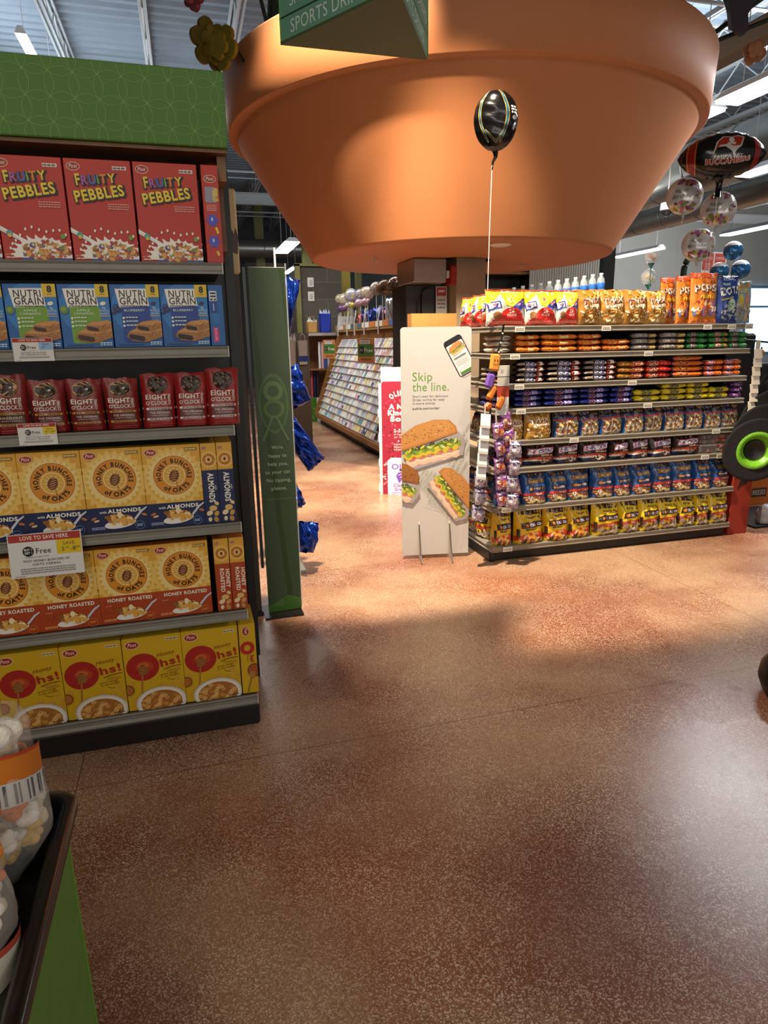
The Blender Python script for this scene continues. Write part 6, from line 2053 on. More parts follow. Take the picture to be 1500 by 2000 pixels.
# cards
def card_mesh(c, deco, seed, W=.112, H=.165):
    rnd = random.Random(seed)
    A = Art(W, H)
    if deco == 0: A.ell(W * .5, H * .66, W * .28, H * .16, '#d9a0a8', 12); A.lines(W * .2, W * .8, H * .86, 1, 1, H * .04, '#7a6a72', seed)
    elif deco == 1: A.rect(0, H * .74, W, H * .88, '#8a9ab0'); A.flecks(W * .5, H * .5, W * .4, H * .14, 8, W * .10, ['#c8b070', '#b07a8a'], seed)
    elif deco == 2: A.rect(W * .12, H * .4, W * .88, H * .9, '#e6e4de'); A.ell(W * .5, H * .66, W * .2, H * .12, '#7f9a6a', 10)
    else: A.rect(0, H * .3, W * .25, H, '#a9a4b4'); A.lines(W * .35, W * .9, H * .8, 3, H * .12, H * .04, '#8a8490', seed)
    mb = MB(c)
    mb.box(-W / 2, -.0015, 0, W / 2, .0015, H)
    A.emit(mb, plane_fn((-W / 2, -.0015, 0), (1, 0, 0), (0, 0, 1)), lift=.0004, base=.0004)
    return mb
CC = [('white', '#dedcd6', 0), ('pale grey', '#bfc4c8', 1), ('cream', '#ddd2b4', 2), ('pale blue', '#a4bfcc', 1), ('lilac', '#b8a4c0', 3), ('pale yellow', '#d9cc84', 0), ('pink', '#cf9aa8', 2), ('pale green', '#b4c4a4', 3), ('orange', '#c98a44', 1), ('plum', '#6a4464', 2), ('teal', '#5f8f98', 0), ('slate', '#5a6478', 3)]
Wt = [26, 16, 13, 10, 9, 8, 6, 7, 3, 3, 3, 2]
rotm = Matrix(((0, .332, -.943 * -1), (0, 0, 0), (0, 0, 0)))
# card frame: its width runs along -Y, its face looks into the aisle and up the slope
ux, uz = Vector((0, -1, 0)), Vector((.332, 0, .943))
uz = (uz * .987 - Vector((-.943, 0, .332)) * .160).normalized()
uy = uz.cross(ux)
Rm = Matrix((ux, uy, uz)).transposed().to_euler()
CARDS = [Placer(card_mesh(c, d, i + 5).build('greeting_card', PAPER)) for i, (n_, c, d) in enumerate(CC)]
rnd = random.Random(42)
slots = []
for j in range(12):
    for i in range(39):
        slots.append((8.70 + i * .124, j))
slots.sort()
stuff = MB()
TN = ['lowest', 'second', 'third', 'fourth', 'fifth', 'sixth', 'seventh', 'eighth', 'ninth', 'tenth', 'eleventh', 'top']
cnt = 0
for (y, j) in slots:
    k = rnd.choices(range(12), Wt)[0]
    if j > 7 and y < 11 and rnd.random() < .35: k = rnd.choice((6, 6, 4, 8))
    p = tp(.083 * j + .003, y + rnd.uniform(-.01, .01), .034 + .004 * rnd.random())
    # hide nothing: rows tucked completely behind the soda display are left out
    if y < 9.3 and j < 3:
        continue
    cnt += 1
    if cnt <= 300:
        CARDS[k].put(tuple(p), tuple(Rm), '%s greeting card in the %s tier of the sloping card rack' % (CC[k][0], TN[j]), 'greeting cards in the sloping rack', 'greeting card')
    else:
        m_ = card_mesh(CC[k][1], CC[k][2], k + 5)
        M4 = Matrix.Translation(p) @ Rm.to_matrix().to_4x4()
        n = len(stuff.v)
        stuff.v += [tuple(M4 @ Vector(v)) for v in m_.v]
        stuff.f += [tuple(a + n for a in f) for f in m_.f]
        stuff.c += m_.c
        stuff.mi += m_.mi
o = stuff.build('greeting_cards_far', PAPER)
tag(o, 'more small greeting cards at the far end of the sloping rack', 'greeting cards', kind='stuff')

def free_sign(label, loc, rz, W, H):
    A = Art(W, H)
    A.rect(W * .05, H * .27, W * .95, H * .76, '#3d6a1e'); A.rect(W * .15, H * .78, W * .75, H * .93, '#b9bcc0'); A.lines(W * .2, W * .7, H * .84, 1, 1, H * .04, '#7a7c80', 3)
    A.ell(W * .26, H * .53, W * .17, W * .17, '#161a12', 18); A.text('BUY 1', W * .26, H * .54, H * .035, '#d9dcd0', fit=W * .2); A.text('GET 1', W * .26, H * .48, H * .035, '#d9dcd0', fit=W * .2)
    A.text('Free', W * .67, H * .44, H * .16, '#e6ead9', fit=W * .48)
    A.text('American', W * .5, H * .12, H * .07, '#4a2a14', fit=W * .62, bold=.03); A.lines(W * .3, W * .7, H * .95, 1, 1, H * .025, '#7a4420', 5)
    mb = MB('#b0703c')
    mb.bbox(-W / 2, -.004, -H / 2, W / 2, .004, H / 2, .003)
    A.emit(mb, plane_fn((-W / 2, -.004, -H / 2), (1, 0, 0), (0, 0, 1)), lift=.0006)
    o = mb.build('offer_sign', PAPER)
    o.location = loc; o.rotation_euler = (0, 0, rz)
    tag(o, label, 'sign', 'brown and green offer signs in the card aisle')
free_sign('brown and green offer sign among the greeting cards', (2.70, 10.28, 1.47), -.95, .34, .37)
free_sign('brown and green offer sign at the wrapping paper bay, farther one', (2.71, 13.15, 1.475), -.25, .24, .36)

# toppers: white script cards, gift bags, mylar balloons on sticks
def script_card(label, loc, W, H, rz):
    A = Art(W, H)
    A.stroke([(W * .25, H * .35), (W * .35, H * .42), (W * .45, H * .36), (W * .55, H * .48), (W * .62, H * .36), (W * .78, H * .40)], H * .03, '#5a5a5e'); A.ell(W * .5, H * .70, W * .03, H * .05, '#5a5a5e', 8); A.stroke([(W * .3, H * .30), (W * .7, H * .30)], H * .02, '#6a6a6e')
    mb = MB('#d2d2ce'); mb.bbox(-W / 2, -.004, 0, W / 2, .004, H, .002)
    A.emit(mb, plane_fn((-W / 2, -.004, 0), (1, 0, 0), (0, 0, 1)), lift=.0006)
    o = mb.build('script_card', PAPER); o.location = loc; o.rotation_euler = (0, 0, rz)
    tag(o, label, 'sign', 'white script cards on the rack top')
script_card('white script card at the near end of the rack top', (3.17, 9.72, 1.832), .34, .24, -.75)
script_card('white script card beside the blue gift bag', (3.18, 13.70, 1.832), .30, .28, -.2)
mb = MB('#9a938a'); mb.box(2.30, 13.92, 1.76, 3.28, 14.4, 1.80); mb.box(2.30, 13.88, 1.74, 3.28, 13.92, 1.80); mb.box(2.30, 14.36, 0, 3.28, 14.42, 1.76, '#7a5230'); mb.box(2.28, 13.9, 0, 2.32, 14.4, 1.76, '#7a5230')
tag(mb.build('wrapping_bay', mat('wrap_bay', vcol=True, rough=.5, noise=.1)), 'wooden wrapping paper bay at the end of the card rack', 'shelf bay')
def gift_bag(label, loc, W, H, D, c, tissue=None, rz=0, band=None):
    r = empty('gift_bag', loc, rz)
    tag(r, label, 'gift bag', 'gift bags in the card aisle')
    mb = MB(c); mb.prism([(-W / 2, 0), (W / 2, 0), (W / 2 + .004, H), (W / 2 - .005, H), (W / 2 - .01, .01), (-W / 2 + .01, .01), (-W / 2 + .005, H), (-W / 2 - .004, H)], -D / 2, D / 2, 'y')
    mb.box(-W / 2, -D / 2, 0, W / 2, -D / 2 + .003, H); mb.box(-W / 2, D / 2 - .003, 0, W / 2, D / 2, H)
    if band: mb.box(-W / 2 - .001, -D / 2 - .002, H * .15, W / 2 + .001, -D / 2, H * .38, band)
    mb.build('paper_bag', mat('gift_bag_paper', vcol=True, rough=.4), r)
    mb = MB(c); mb.tube([(-W * .25, -D / 2, H), (-W * .22, -D / 2, H + .07), (0, -D / 2, H + .10), (W * .22, -D / 2, H + .07), (W * .25, -D / 2, H)], .005, 6); mb.build('handle', PLAIN, r)
    if tissue:
        mb = MB(tissue); rnd = random.Random(int(W * 1000))
        for i in range(7):
            x = -W * .38 + W * .76 * i / 6; h = rnd.uniform(.04, .12)
            mb.add([(x - .03, -.02, H - .03), (x + .03, -.02, H - .03), (x + rnd.uniform(-.03, .03), -.01, H + h), (x, .03, H - .02)], [(0, 1, 2), (1, 3, 2), (3, 0, 2)])
        mb.build('tissue_paper', PAPER, r)
gift_bag('kraft brown gift bag with white tissue on the wrapping bay', (2.56, 14.12, 1.802), .20, .22, .14, '#b48a4c', '#e6e6e6')
gift_bag('tall royal blue gift bag on the wrapping bay', (2.83, 14.08, 1.802), .22, .38, .14, '#1f36a0', '#cfd6ea')
gift_bag('white crinkled gift bag hanging beside the green panel', (1.54, 10.307, 1.12), .12, .52, .10, '#b9b9b8', '#dcdcdc')
gift_bag('white gift bag with a blue band hanging near the green panel', (1.715, 10.325, 1.27), .145, .37, .06, '#c6c8c8', None, 0, '#2a4a9a')
mb = MB('#6a655c'); mb.box(1.46, 10.36, 0, 1.82, 10.42, 1.75); mb.tube([(1.54, 10.37, 1.7295), (1.54, 10.245, 1.7295)], .004, 6)
tag(mb.build('peg_panel', PLAIN), 'narrow grey peg panel holding white gift bags', 'panel')
ROLLC = [('dark red', '#8a2430'), ('red striped', '#a8444a'), ('navy', '#1c2240'), ('black dotted', '#26242a'), ('white', '#cfcfd2'), ('pink', '#c89aa4'), ('blue', '#2f4f94'), ('silver', '#a4a6ac'), ('deep blue', '#23305e')]
for i, (n_, c) in enumerate(ROLLC):
    mb = MB(c)
    x = 2.42 + .062 * i
    low = i < 4
    z0, z1 = (.451, 1.034) if low else (1.081, 1.62)
    mb.tube([(x, 13.96, z0), (x + .01, 14.02, z1)], .026, 12)
    if low: x2 = x
    tag(mb.build('gift_wrap_roll', mat('wrap_roll', vcol=True, rough=.3), smooth=False), '%s roll of gift wrap standing in the %s row of the wrapping bay' % (n_, 'lower' if low else 'upper'), 'gift wrap', 'gift wrap rolls in the wrapping bay')
mb = MB('#6a4a2c'); mb.box(2.34, 13.9, .42, 3.26, 14.3, .445); mb.box(2.34, 13.9, 1.05, 3.26, 14.3, 1.075)
tag(mb.build('bay_shelf', WOOD), 'two wooden shelf boards carrying the gift wrap rolls', 'shelf')
mb = MB('#3f6f22'); mb.bbox(2.32, 13.80, 0, 2.54, 13.86, .50, .004); mb.bbox(2.54, 13.80, 0, 2.61, 13.86, .49, .004, '#c9cbc6')
A = Art(.22, .5); A.flecks(.11, .25, .1, .22, 40, .012, ['#5f8f34', '#82a84a'], 4); A.emit(mb, plane_fn((2.32, 13.80, 0), (1, 0, 0), (0, 0, 1)))
tag(mb.build('floor_carton', CARD), 'green and white carton standing at the foot of the wrapping bay', 'box')

BAL = mat('printed_balloon', vcol=True, rough=.16, metal=.25, spec=.9, bump=.3, bump_scale=9)
def disc_balloon(mb, R, D, art=None, n=20, sx=1, sz=1):
    def f(u, v, sg, q=0):
        x, z = (u - R) / R, (v - R) / R
        d = min(1, sqrt(x * x + z * z))
        e = max(0, 1 - d * d) ** .5
        k = 1 + .012 * sin(26 * atan2(z, x)) * (d ** 4)
        return Vector((x * R * k * sx, sg * (D * e + q), z * R * k * sz))
    def pol(u, v, sg):
        a, d = 2 * pi * u, v
        return f(R + R * d * cos(a), R + R * d * sin(a), sg)
    mb.grid(lambda u, v: pol(u, v, -1), 28, 7, flip=True)
    mb.grid(lambda u, v: pol(u, v, 1), 28, 7)
    if art:
        art.t = [(p, c, l) for p, c, l in art.t if all((x - R) ** 2 + (y - R) ** 2 < (R * .985) ** 2 for x, y in p)]
        art.emit(mb, lambda u, v, q: f(u, v, -1, q), R * .16, lift=.0005, base=.0022)
STICKS = [((652, 585), 13.9, 2.46, .10, '#b4a48c', 1, 'small striped foil stick balloon, farthest left of the row'), ((662, 585), 13.6, 2.44, .115, '#c8b8a0', 1, 'orange and white striped foil stick balloon'),
          ((670, 578), 13.3, 2.47, .09, '#c8a494', 0, 'pale pink foil stick balloon behind the striped ones'), ((682, 577), 12.9, 2.47, .125, '#b4b2ba', 2, 'silver foil stick balloon with yellow lower edge'),
          ((696, 578), 12.3, 2.44, .10, '#8a86a0', 2, 'violet grey foil stick balloon'), ((704, 571), 12.0, 2.46, .095, '#b0977e', 0, 'tan foil stick balloon behind the pale one'),
          ((714, 574), 11.7, 2.42, .115, '#b4a290', 0, 'pale tan foil stick balloon in mid row'), ((731, 564), 11.2, 2.46, .11, '#8f8880', 0, 'grey foil stick balloon right of the tan ones'),
          ((741, 561), 10.9, 2.45, .11, '#6a4f3e', 3, 'brown foil stick balloon behind the dark brown one'), ((752, 562), 10.6, 2.43, .125, '#55402f', 3, 'dark brown foil stick balloon'),
          ((771, 557), 10.1, 2.42, .135, '#6d5848', 4, 'leopard spotted foil stick balloon'), ((784, 557), 9.8, 2.40, .125, '#4f4038', 4, 'dark leopard foil stick balloon behind the spotted one'),
          ((797, 559), 9.5, 2.36, .12, '#5a4a40', 4, 'leopard foil stick balloon next to the metal hood')]
for i, (px, y, z, R, c, kind, lb) in enumerate(STICKS):
    r = empty('stick_balloon', (3.12 + .02 * (i % 3), y, z))
    r.rotation_euler = (0, 0, -.5)
    tag(r, lb, 'balloon', 'foil balloons on sticks along the rack top')
    A = Art(2 * R, 2 * R)
    if kind == 1:
        for k in range(5): A.rect(0, R * (.25 + .36 * k), 2 * R, R * (.37 + .36 * k), ('#b8642c', '#7a7f9a', '#d9d4c8', '#c8742c', '#8a8f5a')[k], .35)
    elif kind == 2: A.flecks(R, R, R * .7, R * .7, 14, R * .2, ['#d9c8c4', '#8f98b8', '#c8aa44'], i); A.rect(R * .4, R * .12, R * 1.6, R * .36, '#b8a23c')
    elif kind == 4: A.flecks(R, R, R * .85, R * .85, 46, R * .09, ['#3a2c24', '#8a7258', '#241a16'], i)
    elif kind == 0: A.flecks(R, R, R * .7, R * .7, 12, R * .14, ['#d9ccba', '#9a8a7a'], i)
    mb = MB(c); disc_balloon(mb, R, R * .55, A); mb.build('balloon_head', BAL, r, True)
    mb = MB('#c2bdb4'); mb.tube([(0, 0, -R), (.0, .02, -(z - 1.832))], .006, 6); mb.build('stick', PLAIN, r)
for i, (y, z, R, c, lb) in enumerate(((13.5, 2.26, .075, '#6a4a72', 'small purple flower balloon left of centre'), (13.2, 2.25, .07, '#7a5480', 'small purple flower balloon, right of its pair'), (12.95, 2.29, .05, '#b4a0a4', 'tiny pale pink balloon, left of three'), (12.7, 2.29, .05, '#a4a88a', 'tiny pale green balloon, middle of three'), (12.5, 2.27, .05, '#b8a850', 'tiny yellow balloon, right of three'),
                                       (12.05, 2.28, .075, '#b090a0', 'small rosy balloon above the blue bag'), (11.6, 2.27, .07, '#a8848c', 'small dusky pink balloon in the middle of the row'))):
    r = empty('stick_balloon', (3.05, y, z)); r.rotation_euler = (0, 0, -.5)
    tag(r, lb, 'balloon', 'small balloons under the foil ones')
    mb = MB(c); mb.ball((0, 0, 0), R, 14, 9); mb.ball((R * .8, -.01, R * .3), R * .5, 10, 7); mb.ball((-R * .7, -.01, -.02), R * .5, 10, 7); mb.build('balloon_head', BAL, r, True)
    mb = MB('#c2bdb4'); mb.tube([(0, 0, -R * .9), (0, .02, -(z - 1.832))], .005, 6); mb.build('stick', PLAIN, r)
for i, (y, W, H, c, lb) in enumerate(((12.2, .20, .34, '#1c2f86', 'dark blue wrapped bundle on the rack top, left one'), (11.4, .22, .34, '#20357e', 'dark blue wrapped bundle on the rack top, right one'), (11.0, .16, .30, '#6a3a52', 'plum and red wrapped bundle on the rack top'), (10.65, .20, .44, '#b4bcc4', 'silver cellophane bundle on the rack top'), (12.75, .10, .30, '#9a2a30', 'narrow red wrapped bundle on the rack top'))):
    o = bag('cellophane_bundle', W, H, .14, c, Art(W, H), mat('cello_foil', vcol=True, rough=.15, metal=.5, spec=.9, bump=.9, bump_scale=22), 70 + i, 'pillow', .02)
    o.location = (3.24, y, 1.834); o.rotation_euler = (0, 0, -.6)
    tag(o, lb, 'gift bundle', 'wrapped bundles on the rack top')
for i, y in enumerate((13.55, 12.75, 12.15, 11.45, 10.55)):
    mb = MB('#b9b6ae'); mb.box(2.975, y - .025, 1.72, 2.989, y + .025, 1.95)
    for k in range(4): mb.tube([(2.98, y, 1.94), (3.03, y + .02 + .05 * (k - 1.5), 2.16)], .004, 5)
    tag(mb.build('balloon_bracket', PLAIN), 'grey fan bracket on the card rack rail, %s from the far end' % ORD[i], 'bracket', 'fan brackets on the card rack rail')

# ================================================================== balloons over the candy island
def string(pts, parent):
    mb = MB('#e2ded6'); mb.tube(pts, .0028, 6); mb.build('string', PLAIN, parent)
TOP = 1.692
r = empty('football_balloon', (2.06, 4.40, 2.975), -.40)
tag(r, 'black oval foil balloon floating before the giant flowerpot', 'balloon')
W_, H_b = .285, .36
def egg(u, v, sg, q=0):
    s, t = u * 2 - 1, v * 2 - 1
    wv = (1 - abs(t) ** 2.3) ** .5 * (1 - .12 * (-t if t < 0 else 0))
    e = max(0, 1 - s * s) ** .5
    return Vector((s * W_ / 2 * wv, sg * (.10 * e * wv + q) + .004 * sin(14 * t + 3 * s), t * H_b / 2))
mb = MB('#0e0d10')
mb.grid(lambda u, v: egg(u, v, -1), 22, 26); mb.grid(lambda u, v: egg(u, v, 1), 22, 26, flip=True)
A = Art(1, 1)
for x0, wd, c in ((.60, .085, '#a8842c'), (.60, .050, '#1f5a78'), (.17, .06, '#a8842c'), (.17, .032, '#1f5a78')):
    pts = []
    for i in range(15):
        t = i / 14
        pts.append((x0 + (.16 if x0 > .4 else -.05) * sin(pi * (.12 + t * .80)) + (.10 if x0 < .4 else -.02) * (1 - t) ** 3, .12 + .86 * t))
    A.stroke(pts, wd, c)
A.stroke([(.22, .30), (.40, .17), (.52, .12), (.68, .26)], .05, '#a8842c'); A.stroke([(.22, .30), (.40, .17), (.52, .12), (.68, .26)], .026, '#1f5a78')
A.lines(.84, .97, .66, 3, .05, .03, '#d9d9dc', 4); A.ell(.91, .50, .05, .035, '#d9d9dc', 10); A.ell(.93, .36, .03, .06, '#c9c9cc', 10)
A.emit(mb, lambda u, v, q: egg(u, v, -1, q), .05, lift=.0006, base=.0016)
mb.build('balloon_body', BAL, r, True)
mb = MB('#0e0d10'); mb.tube([(.0, 0, -H_b / 2 + .01), (.005, 0, -H_b / 2 - .03), (-.012, 0, -H_b / 2 - .06), (-.018, 0, -H_b / 2 - .105)], [.022, .012, .008, .006], 8); mb.build('neck', MYLAR, r, True)
string([(-.018, 0, -.28), (-.025, 0, -.7), (-.03, .02, TOP - 2.975)], r)
r = empty('football_balloon', (4.045, 4.62, 2.925), -.55)
tag(r, 'black and red football shaped foil balloon with a flag emblem', 'balloon')
FW, FH = .62, .315
def fb(u, v, sg, q=0):
    s, t = u * 2 - 1, v * 2 - 1
    hv = (1 - abs(s) ** 2.2) ** .72 + .02
    e = max(0, 1 - t * t) ** .5
    k = 1 + .03 * sin(30 * s) * abs(t) ** 6
    return Vector((s * FW / 2, sg * (.13 * e * hv + q), t * FH / 2 * hv * k + .02 * (1 - s * s) * 0))
mb = MB('#0f0c0d')
mb.grid(lambda u, v: fb(u, v, -1), 34, 18); mb.grid(lambda u, v: fb(u, v, 1), 34, 18, flip=True)
A = Art(1, 1)
for x, c, wd in ((.165, '#c8682c', .10), (.165, '#8a2016', .075), (.845, '#8a2016', .075)):
    A.stroke([(x + (.03 if x < .5 else -.03) * (1 - (2 * i / 10 - 1) ** 2) * -1, i / 10) for i in range(11)], wd, c)
A.poly([(.40, .74), (.47, .86), (.56, .84), (.64, .88), (.71, .86), (.68, .62), (.63, .54), (.60, .42), (.57, .52), (.50, .62), (.42, .62), (.37, .50)], '#d6d0c8')
A.poly([(.42, .74), (.48, .84), (.56, .82), (.64, .86), (.695, .84), (.665, .64), (.60, .62), (.53, .67), (.44, .66), (.39, .56)], '#b5321f')
A.ell(.565, .76, .03, .065, '#e6e0d6', 14); A.stroke([(.52, .70), (.61, .66)], .022, '#e6e0d6'); A.stroke([(.52, .66), (.61, .70)], .022, '#e6e0d6')
A.text('TAMPA BAY', .54, .385, .055, '#cfc9c4', fit=.33, rot=.03)
A.text('BUCCANEERS', .54 + .004, .262, .11, '#d8d0c8', fit=.50, rot=.03, bold=.07); A.text('BUCCANEERS', .54, .265, .10, '#b8321f', fit=.48, rot=.03, bold=.02)
for k in range(9): A.rect(.42 + .038 * k, .945, .445 + .038 * k, .995, '#d8d6d2')
A.rect(.41, .965, .77, .975, '#d8d6d2')
A.emit(mb, lambda u, v, q: fb(u, v, -1, q), .05, lift=.0006, base=.002)
mb.build('balloon_body', BAL, r, True)
mb = MB('#c9c9cc')
for k in range(12):
    s = -.30 + .055 * k
    hv = (1 - abs(s) ** 2.2) ** .72
    mb.box(s * FW / 2 - .008, -.018, FH / 2 * hv - .012, s * FW / 2 + .008, .018, FH / 2 * hv + .006)
mb.build('laces', MYLAR, r)
mb = MB('#0f0c0d'); mb.tube([(0, 0, -FH / 2 + .01), (.004, 0, -FH / 2 - .04), (.0, 0, -FH / 2 - .13)], [.035, .022, .026], 10); mb.build('neck', MYLAR, r, True)
string([(0, 0, -.28), (-.01, .0, -.7), (.0, .05, TOP - 2.925)], r)
def birthday(loc, R, label, rz, seed, tilt=0):
    r = empty('birthday_balloon', loc); r.rotation_euler = (0, tilt, rz)
    tag(r, label, 'balloon', 'white floral birthday balloons')
    A = Art(2 * R, 2 * R)
    fl = ['#a83a5c', '#8a2a3c', '#c9a82c', '#c86a94', '#8f5a9c', '#7a944a']
    A.flecks(R, R * .42, R * .62, R * .24, 34, R * .11, fl, seed); A.flecks(R * 1.05, R * 1.66, R * .62, R * .18, 20, R * .10, fl, seed + 1); A.flecks(R * 1.72, R * 1.1, R * .14, R * .3, 8, R * .07, fl, seed + 2)
    A.text('Happy', R * .84, R * 1.14, R * .19, '#3a3438', fit=R * .7, rot=.06, shear=.4); A.text('Birthday', R * .92, R * .84, R * .20, '#3a3438', fit=R * 1.15, rot=.06, shear=.4)
    mb = MB('#cfcbc8'); disc_balloon(mb, R, R * .52, A); mb.build('balloon_body', BAL, r, True)
    mb = MB('#c9c4c0'); mb.tube([(0, 0, -R * .97), (.003, 0, -R - .035)], [.014, .006], 8); mb.build('neck', MYLAR, r)
    string([(0, 0, -R - .03), (-.02, -.0, -R - .2), (-.01, .0, TOP - loc[2])], r)
birthday((4.036, 4.98, 2.715), .142, 'white floral birthday balloon, upper left of three', -.66, 3)
birthday((4.225, 4.80, 2.59), .135, 'white floral birthday balloon, right under the football balloon', -.72, 7, .08)
birthday((4.226, 4.99, 2.345), .134, 'white floral birthday balloon, lowest of three', -.6, 11)
BUB = mat('clear_bubble', '#e6edf0', rough=.05, alpha=.32, spec=1.0)
for i, (x, y, z, R, c) in enumerate(((3.775, 4.99, 2.25, .062, '#b8482c'), (3.83, 5.08, 2.095, .067, '#c9a23c'))):
    r = empty('bubble_balloon', (x, y, z))
    tag(r, 'small clear bubble balloon on a stick, %s with %s inside' % (('upper', 'red'), ('lower', 'yellow'))[i], 'balloon', 'clear bubble balloons')
    mb = MB('#ffffff'); mb.ball((0, 0, 0), R, 22, 14); mb.build('bubble', BUB, r, True)
    mb = MB(c); mb.ball((-.01, 0, .005), R * .42, 12, 8, sq=(1, .6, .8)); mb.ball((.02, 0, -.01), R * .3, 10, 7, c='#d9d2c4') if False else mb.ball((.02, 0, -.015), R * .28, 10, 7); mb.build('inner_figure', SATIN, r, True)
    mb = MB('#2f6a62'); mb.lathe([(.028, -R + .008), (.016, -R - .012), (.006, -R - .03)], 12); mb.tube([(0, 0, -R - .01), (0, 0, TOP - z)], .004, 6); mb.build('stick', PLAIN, r)
BB_ = mat('blue_orb_foil', '#3f78b0', rough=.15, metal=.55)
for i, (x, y, z, R) in enumerate(((4.80, 5.22, 2.34, .082), (4.69, 5.24, 2.165, .080), (4.885, 5.20, 2.18, .082))):
    r = empty('orb_balloon', (x, y, z))
    tag(r, 'blue foil orb balloon in the cluster at right, %s one' % ('top', 'lower left', 'lower right')[i], 'balloon', 'cluster of blue orb balloons')
    mb = MB(); mb.lathe([(R * sin(pi * k / 12), -R * cos(pi * k / 12)) for k in range(13)], 24); mb.build('orb', BB_, r, True)
    mb = MB('#dfe3e6'); mb.lathe([((R + .001) * sin(pi * k / 24), (R + .001) * cos(pi * k / 24)) for k in range(1, 9)], 20); mb.build('silver_cap', PLAIN, r, True)
    string([(0, 0, -R), (0, .02, 1.625 - z)], r)
A = Art(.27, .19)
for x in (.012, .142):
    A.rect(x, .03, x + .116, .18, '#b84434'); A.text('EXPRESS', x + .058, .125, .024, '#e6c8bc', fit=.09); A.lines(x + .03, x + .09, .08, 3, .02, .009, '#e0b4a8', 3)
mb = MB('#d6d2cc'); mb.bbox(0, -.004, 0, .27, .004, .19, .002); mb.tube([(.135, .008, .1), (.135, .008, -2.08)], .008, 8, '#8a8886'); mb.box(.02, -.1, -2.08, .25, .12, -2.07, '#333333')
A.emit(mb, plane_fn((0, -.004, 0), (1, 0, 0), (0, 0, 1)))
o = mb.build('checkout_sign', PAPER); o.location = (4.46, 5.75, 2.085)
o.location.x = 4.92; o.location.z = 2.20; o.scale = (1.1, 1, 1.04)
tag(o, 'white sign with two red panels behind the balloon strings', 'sign')
mb = MB('#1f3a26')
mb.tube([(.09 * cos(a), 0, .16 * sin(a)) for a in [radians(80 + 11 * k) for k in range(12)]], .03, 10)
mb.tube([(-.07, .0, -.10), (-.07, .0, -2.1)], .01, 8)
o = mb.build('green_hoop', mat('dark_green_hoop', '#1f3a26', rough=.5), smooth=True); o.location = (4.90, 5.85, 2.21)
tag(o, 'dark green curved hoop left of the red panel sign', 'hoop')

# cash-wrap shelving seen beyond the pot on the right of the column
r = empty('dark_shelf_bay', (6.85, 14.2, 0))
tag(r, 'dark open shelf bay right of the column under the pot', 'shelf bay')
mb = MB(); mb.box(-.62, .3, 0, .66, .34, 3.05); mb.box(-.62, -.1, 0, -.58, .34, 3.05); mb.box(.62, -.1, 0, .66, .34, 3.05); mb.build('carcass', BLACKM, r)
mb = MB(); mb.box(-.62, -.12, 2.62, .66, .3, 2.70); mb.box(-.62, -.12, 3.0, .66, .3, 3.05); mb.build('shelf_board', WOOD, r)
for i, (x, z, w_) in enumerate(((8.28, 2.62, .10), (8.75, 2.66, .34))):
    mb = MB('#b8a032'); mb.bbox(x, 13.86, z, x + w_, 13.89, z + .16, .004)
    tag(mb.build('yellow_sign', PLAIN), ('small square yellow sign on the ribbed partition', 'wide yellow sign on the ribbed partition')[i], 'sign')

# ================================================================== the table at the lower left
r = empty('display_table', (-.60, .80, 0))
tag(r, 'table with a plain green skirt at the lower left corner', 'table')
TGREEN = mat('green_table_skirt', '#5c8836', rough=.7, noise=.06)
mb = MB(); mb.bbox(-.45, -.55, 0, .302, .415, .718, .006); mb.build('skirt', TGREEN, r)
mb = MB(); mb.box(.296, .409, 0, .304, .417, .718); mb.build('edge_piping', mat('bright_green_edge', '#6f9a34', rough=.6), r)
r = empty('serving_tray', (-.56, .84, .719))
tag(r, 'black plastic tray with raised rounded rim on the green table', 'tray')
BLKP = mat('black_plastic', '#0f0d0c', rough=.28, coat=.2)
def rr(x0, y0, x1, y1, rad, n=6):
    P = []
    for cx_, cy_, a0 in ((x1 - rad, y1 - rad, 0), (x0 + rad, y1 - rad, 90), (x0 + rad, y0 + rad, 180), (x1 - rad, y0 + rad, 270)):
        for i in range(n + 1):
            a = radians(a0 + 90 * i / n); P.append((cx_ + rad * cos(a), cy_ + rad * sin(a)))
    return P
def loft(mb, rings):
    n = len(rings[0][0]); V = []
    for poly, z in rings: V += [(x, y, z) for x, y in poly]
    F = [(k * n + i, k * n + (i + 1) % n, k * n + n + (i + 1) % n, k * n + n + i) for k in range(len(rings) - 1) for i in range(n)]
    F.append(tuple(range((len(rings) - 1) * n, len(rings) * n)))
    mb.add(V, F)
X0_, X1_, Y0_, Y1_ = -.36, .290, -.50, .415
mb = MB()
loft(mb, [(rr(X0_ + .02, Y0_ + .02, X1_ - .014, Y1_ - .014, .04), 0), (rr(X0_, Y0_, X1_, Y1_, .05), .030), (rr(X0_, Y0_, X1_, Y1_, .05), .042), (rr(X0_ + .006, Y0_ + .006, X1_ - .006, Y1_ - .006, .046), .048),
          (rr(X0_ + .024, Y0_ + .024, X1_ - .024, Y1_ - .024, .04), .048), (rr(X0_ + .032, Y0_ + .032, X1_ - .032, Y1_ - .032, .035), .042), (rr(X0_ + .040, Y0_ + .040, X1_ - .040, Y1_ - .040, .03), .010)])
mb.build('tray_body', BLKP, r, True)
FILM = mat('clear_snack_film', '#f6f1e8', rough=.07, alpha=.20, spec=1.0, bump=.6, bump_scale=26)
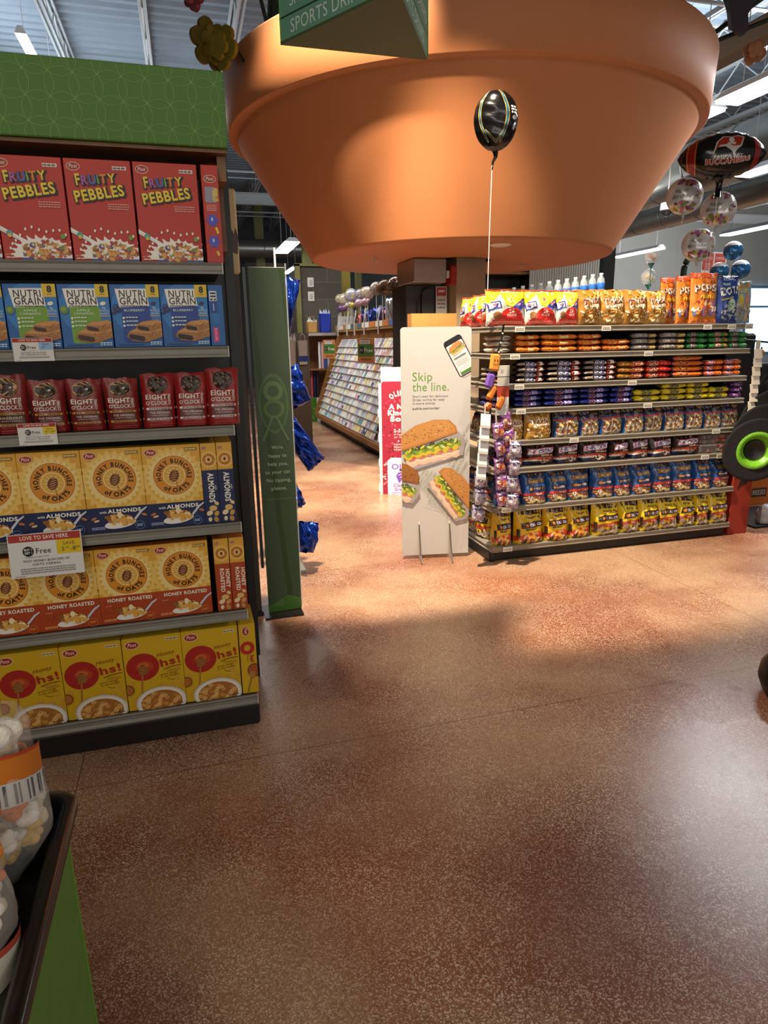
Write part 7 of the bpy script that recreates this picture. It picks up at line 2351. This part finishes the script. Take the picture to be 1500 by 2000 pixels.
def snack_bag(label, loc, R, H, seed, tall_label):
    r = empty('snack_bag', loc)
    tag(r, label, 'snack bag', 'clear bags of coated popcorn on the black tray')
    mb = MB('#ffffff')
    def prof(t): return R * (.58 + .30 * min(1, t * 4) + .12 * sin(pi * min(1, t * 1.2))) * (1 if t < .9 else 1 - (t - .9) * 1.5)
    def f(u, v):
        a = 2 * pi * u
        k = 1.02 + .07 * sin(3 * a + 6 * v) + .04 * sin(7 * a - 9 * v) + .02 * sin(17 * a + 13 * v)
        return Vector((prof(v) * k * cos(a), prof(v) * k * sin(a), H * v))
    mb.grid(f, 40, 18); mb.build('film', FILM, r, True)
    rnd = random.Random(seed)
    mb = MB()
    zones = (['#d9c89a', '#ddb458', '#d8d2c6'], ['#e4ddd2', '#ece6dc', '#d6cba8'], ['#d6721a', '#dd8a1e', '#cf6a16'], ['#e8e2d8', '#dd8a22', '#ece6dc'])
    for k in range(150):
        a, q, t = rnd.random() * 6.28, sqrt(rnd.random()) * .86, rnd.uniform(.14, .86)
        x, y, z = prof(t) * q * cos(a), prof(t) * q * sin(a), H * t
        c = rnd.choice(zones[min(3, int(t * 4.4))])
        for _ in range(5):
            mb.ball((x + rnd.uniform(-.011, .011), y + rnd.uniform(-.011, .011), z + rnd.uniform(-.011, .011)), rnd.uniform(.009, .016), 9, 6, c, sq=(rnd.uniform(.8, 1.2), rnd.uniform(.8, 1.2), rnd.uniform(.8, 1.2)))
    for k in range(12):
        mb.ball((.050 + rnd.uniform(-.018, .018), -.01 + rnd.uniform(-.02, .02), H * .90 + rnd.uniform(-.012, .012)), .020, 12, 8, '#e9e2d2' if k % 4 else '#d9b878')
    o = mb.build('popcorn_filling', mat('popcorn', vcol=True, rough=.55, bump=.5, bump_scale=110, noise=.12, noise_scale=70), r, True); o['kind'] = 'stuff'
    mb = MB('#c9741c')
    A0 = -1.75
    def lab(z0, z1, col, extra=0, a0=A0, a1=.35):
        rr0 = prof(.7) * 1.075 + extra
        def f_(u, v):
            a = a0 + (a1 - a0) * u
            return Vector((rr0 * cos(a), rr0 * sin(a), z0 + (z1 - z0) * v - .034 * (a - A0)))
        mb.grid(f_, 16, 2, col)
    if tall_label:
        lab(H * .70, H * 1.02, '#c9741c'); lab(H * .70, H * .85, '#c9c8c4', .0008)
        for k in range(20):
            if k % 3 != 2: lab(H * .71, H * .84, '#5a5c60', .0014, -1.5 + .085 * k, -1.5 + .085 * k + .03 + .02 * (k % 2))
        lab(H * 1.0, H * 1.02, '#b8431c', .0008)
    else:
        lab(H * .12, H * .40, '#d0c9b4'); lab(H * .37, H * .42, '#b8452c', .0008)
    mb.build('wrap_label', PAPER, r, True)
snack_bag('clear bag of orange and white popcorn with a barcode label', (-.392, 1.10, .731), .098, .285, 5, True)
snack_bag('nearer clear bag of popcorn with a cream label, lower left edge', (-.406, .905, .7365), .098, .235, 9, False)

# black rounded thing at the right edge
mb = MB()
mb.M = Matrix.Translation((2.545, 2.085, 0)) @ Matrix.Scale(1.2, 4, (0, 0, 1))
mb.lathe([(.001, 0), (.10, .0), (.150, .02), (.172, .07), (.165, .12), (.13, .16), (.06, .185), (.001, .19)], 28)
tag(mb.build('black_bag', mat('black_vinyl_bag', '#0c0b0c', rough=.35), smooth=True), 'black rounded bag on the floor cut off by the right edge', 'bag')
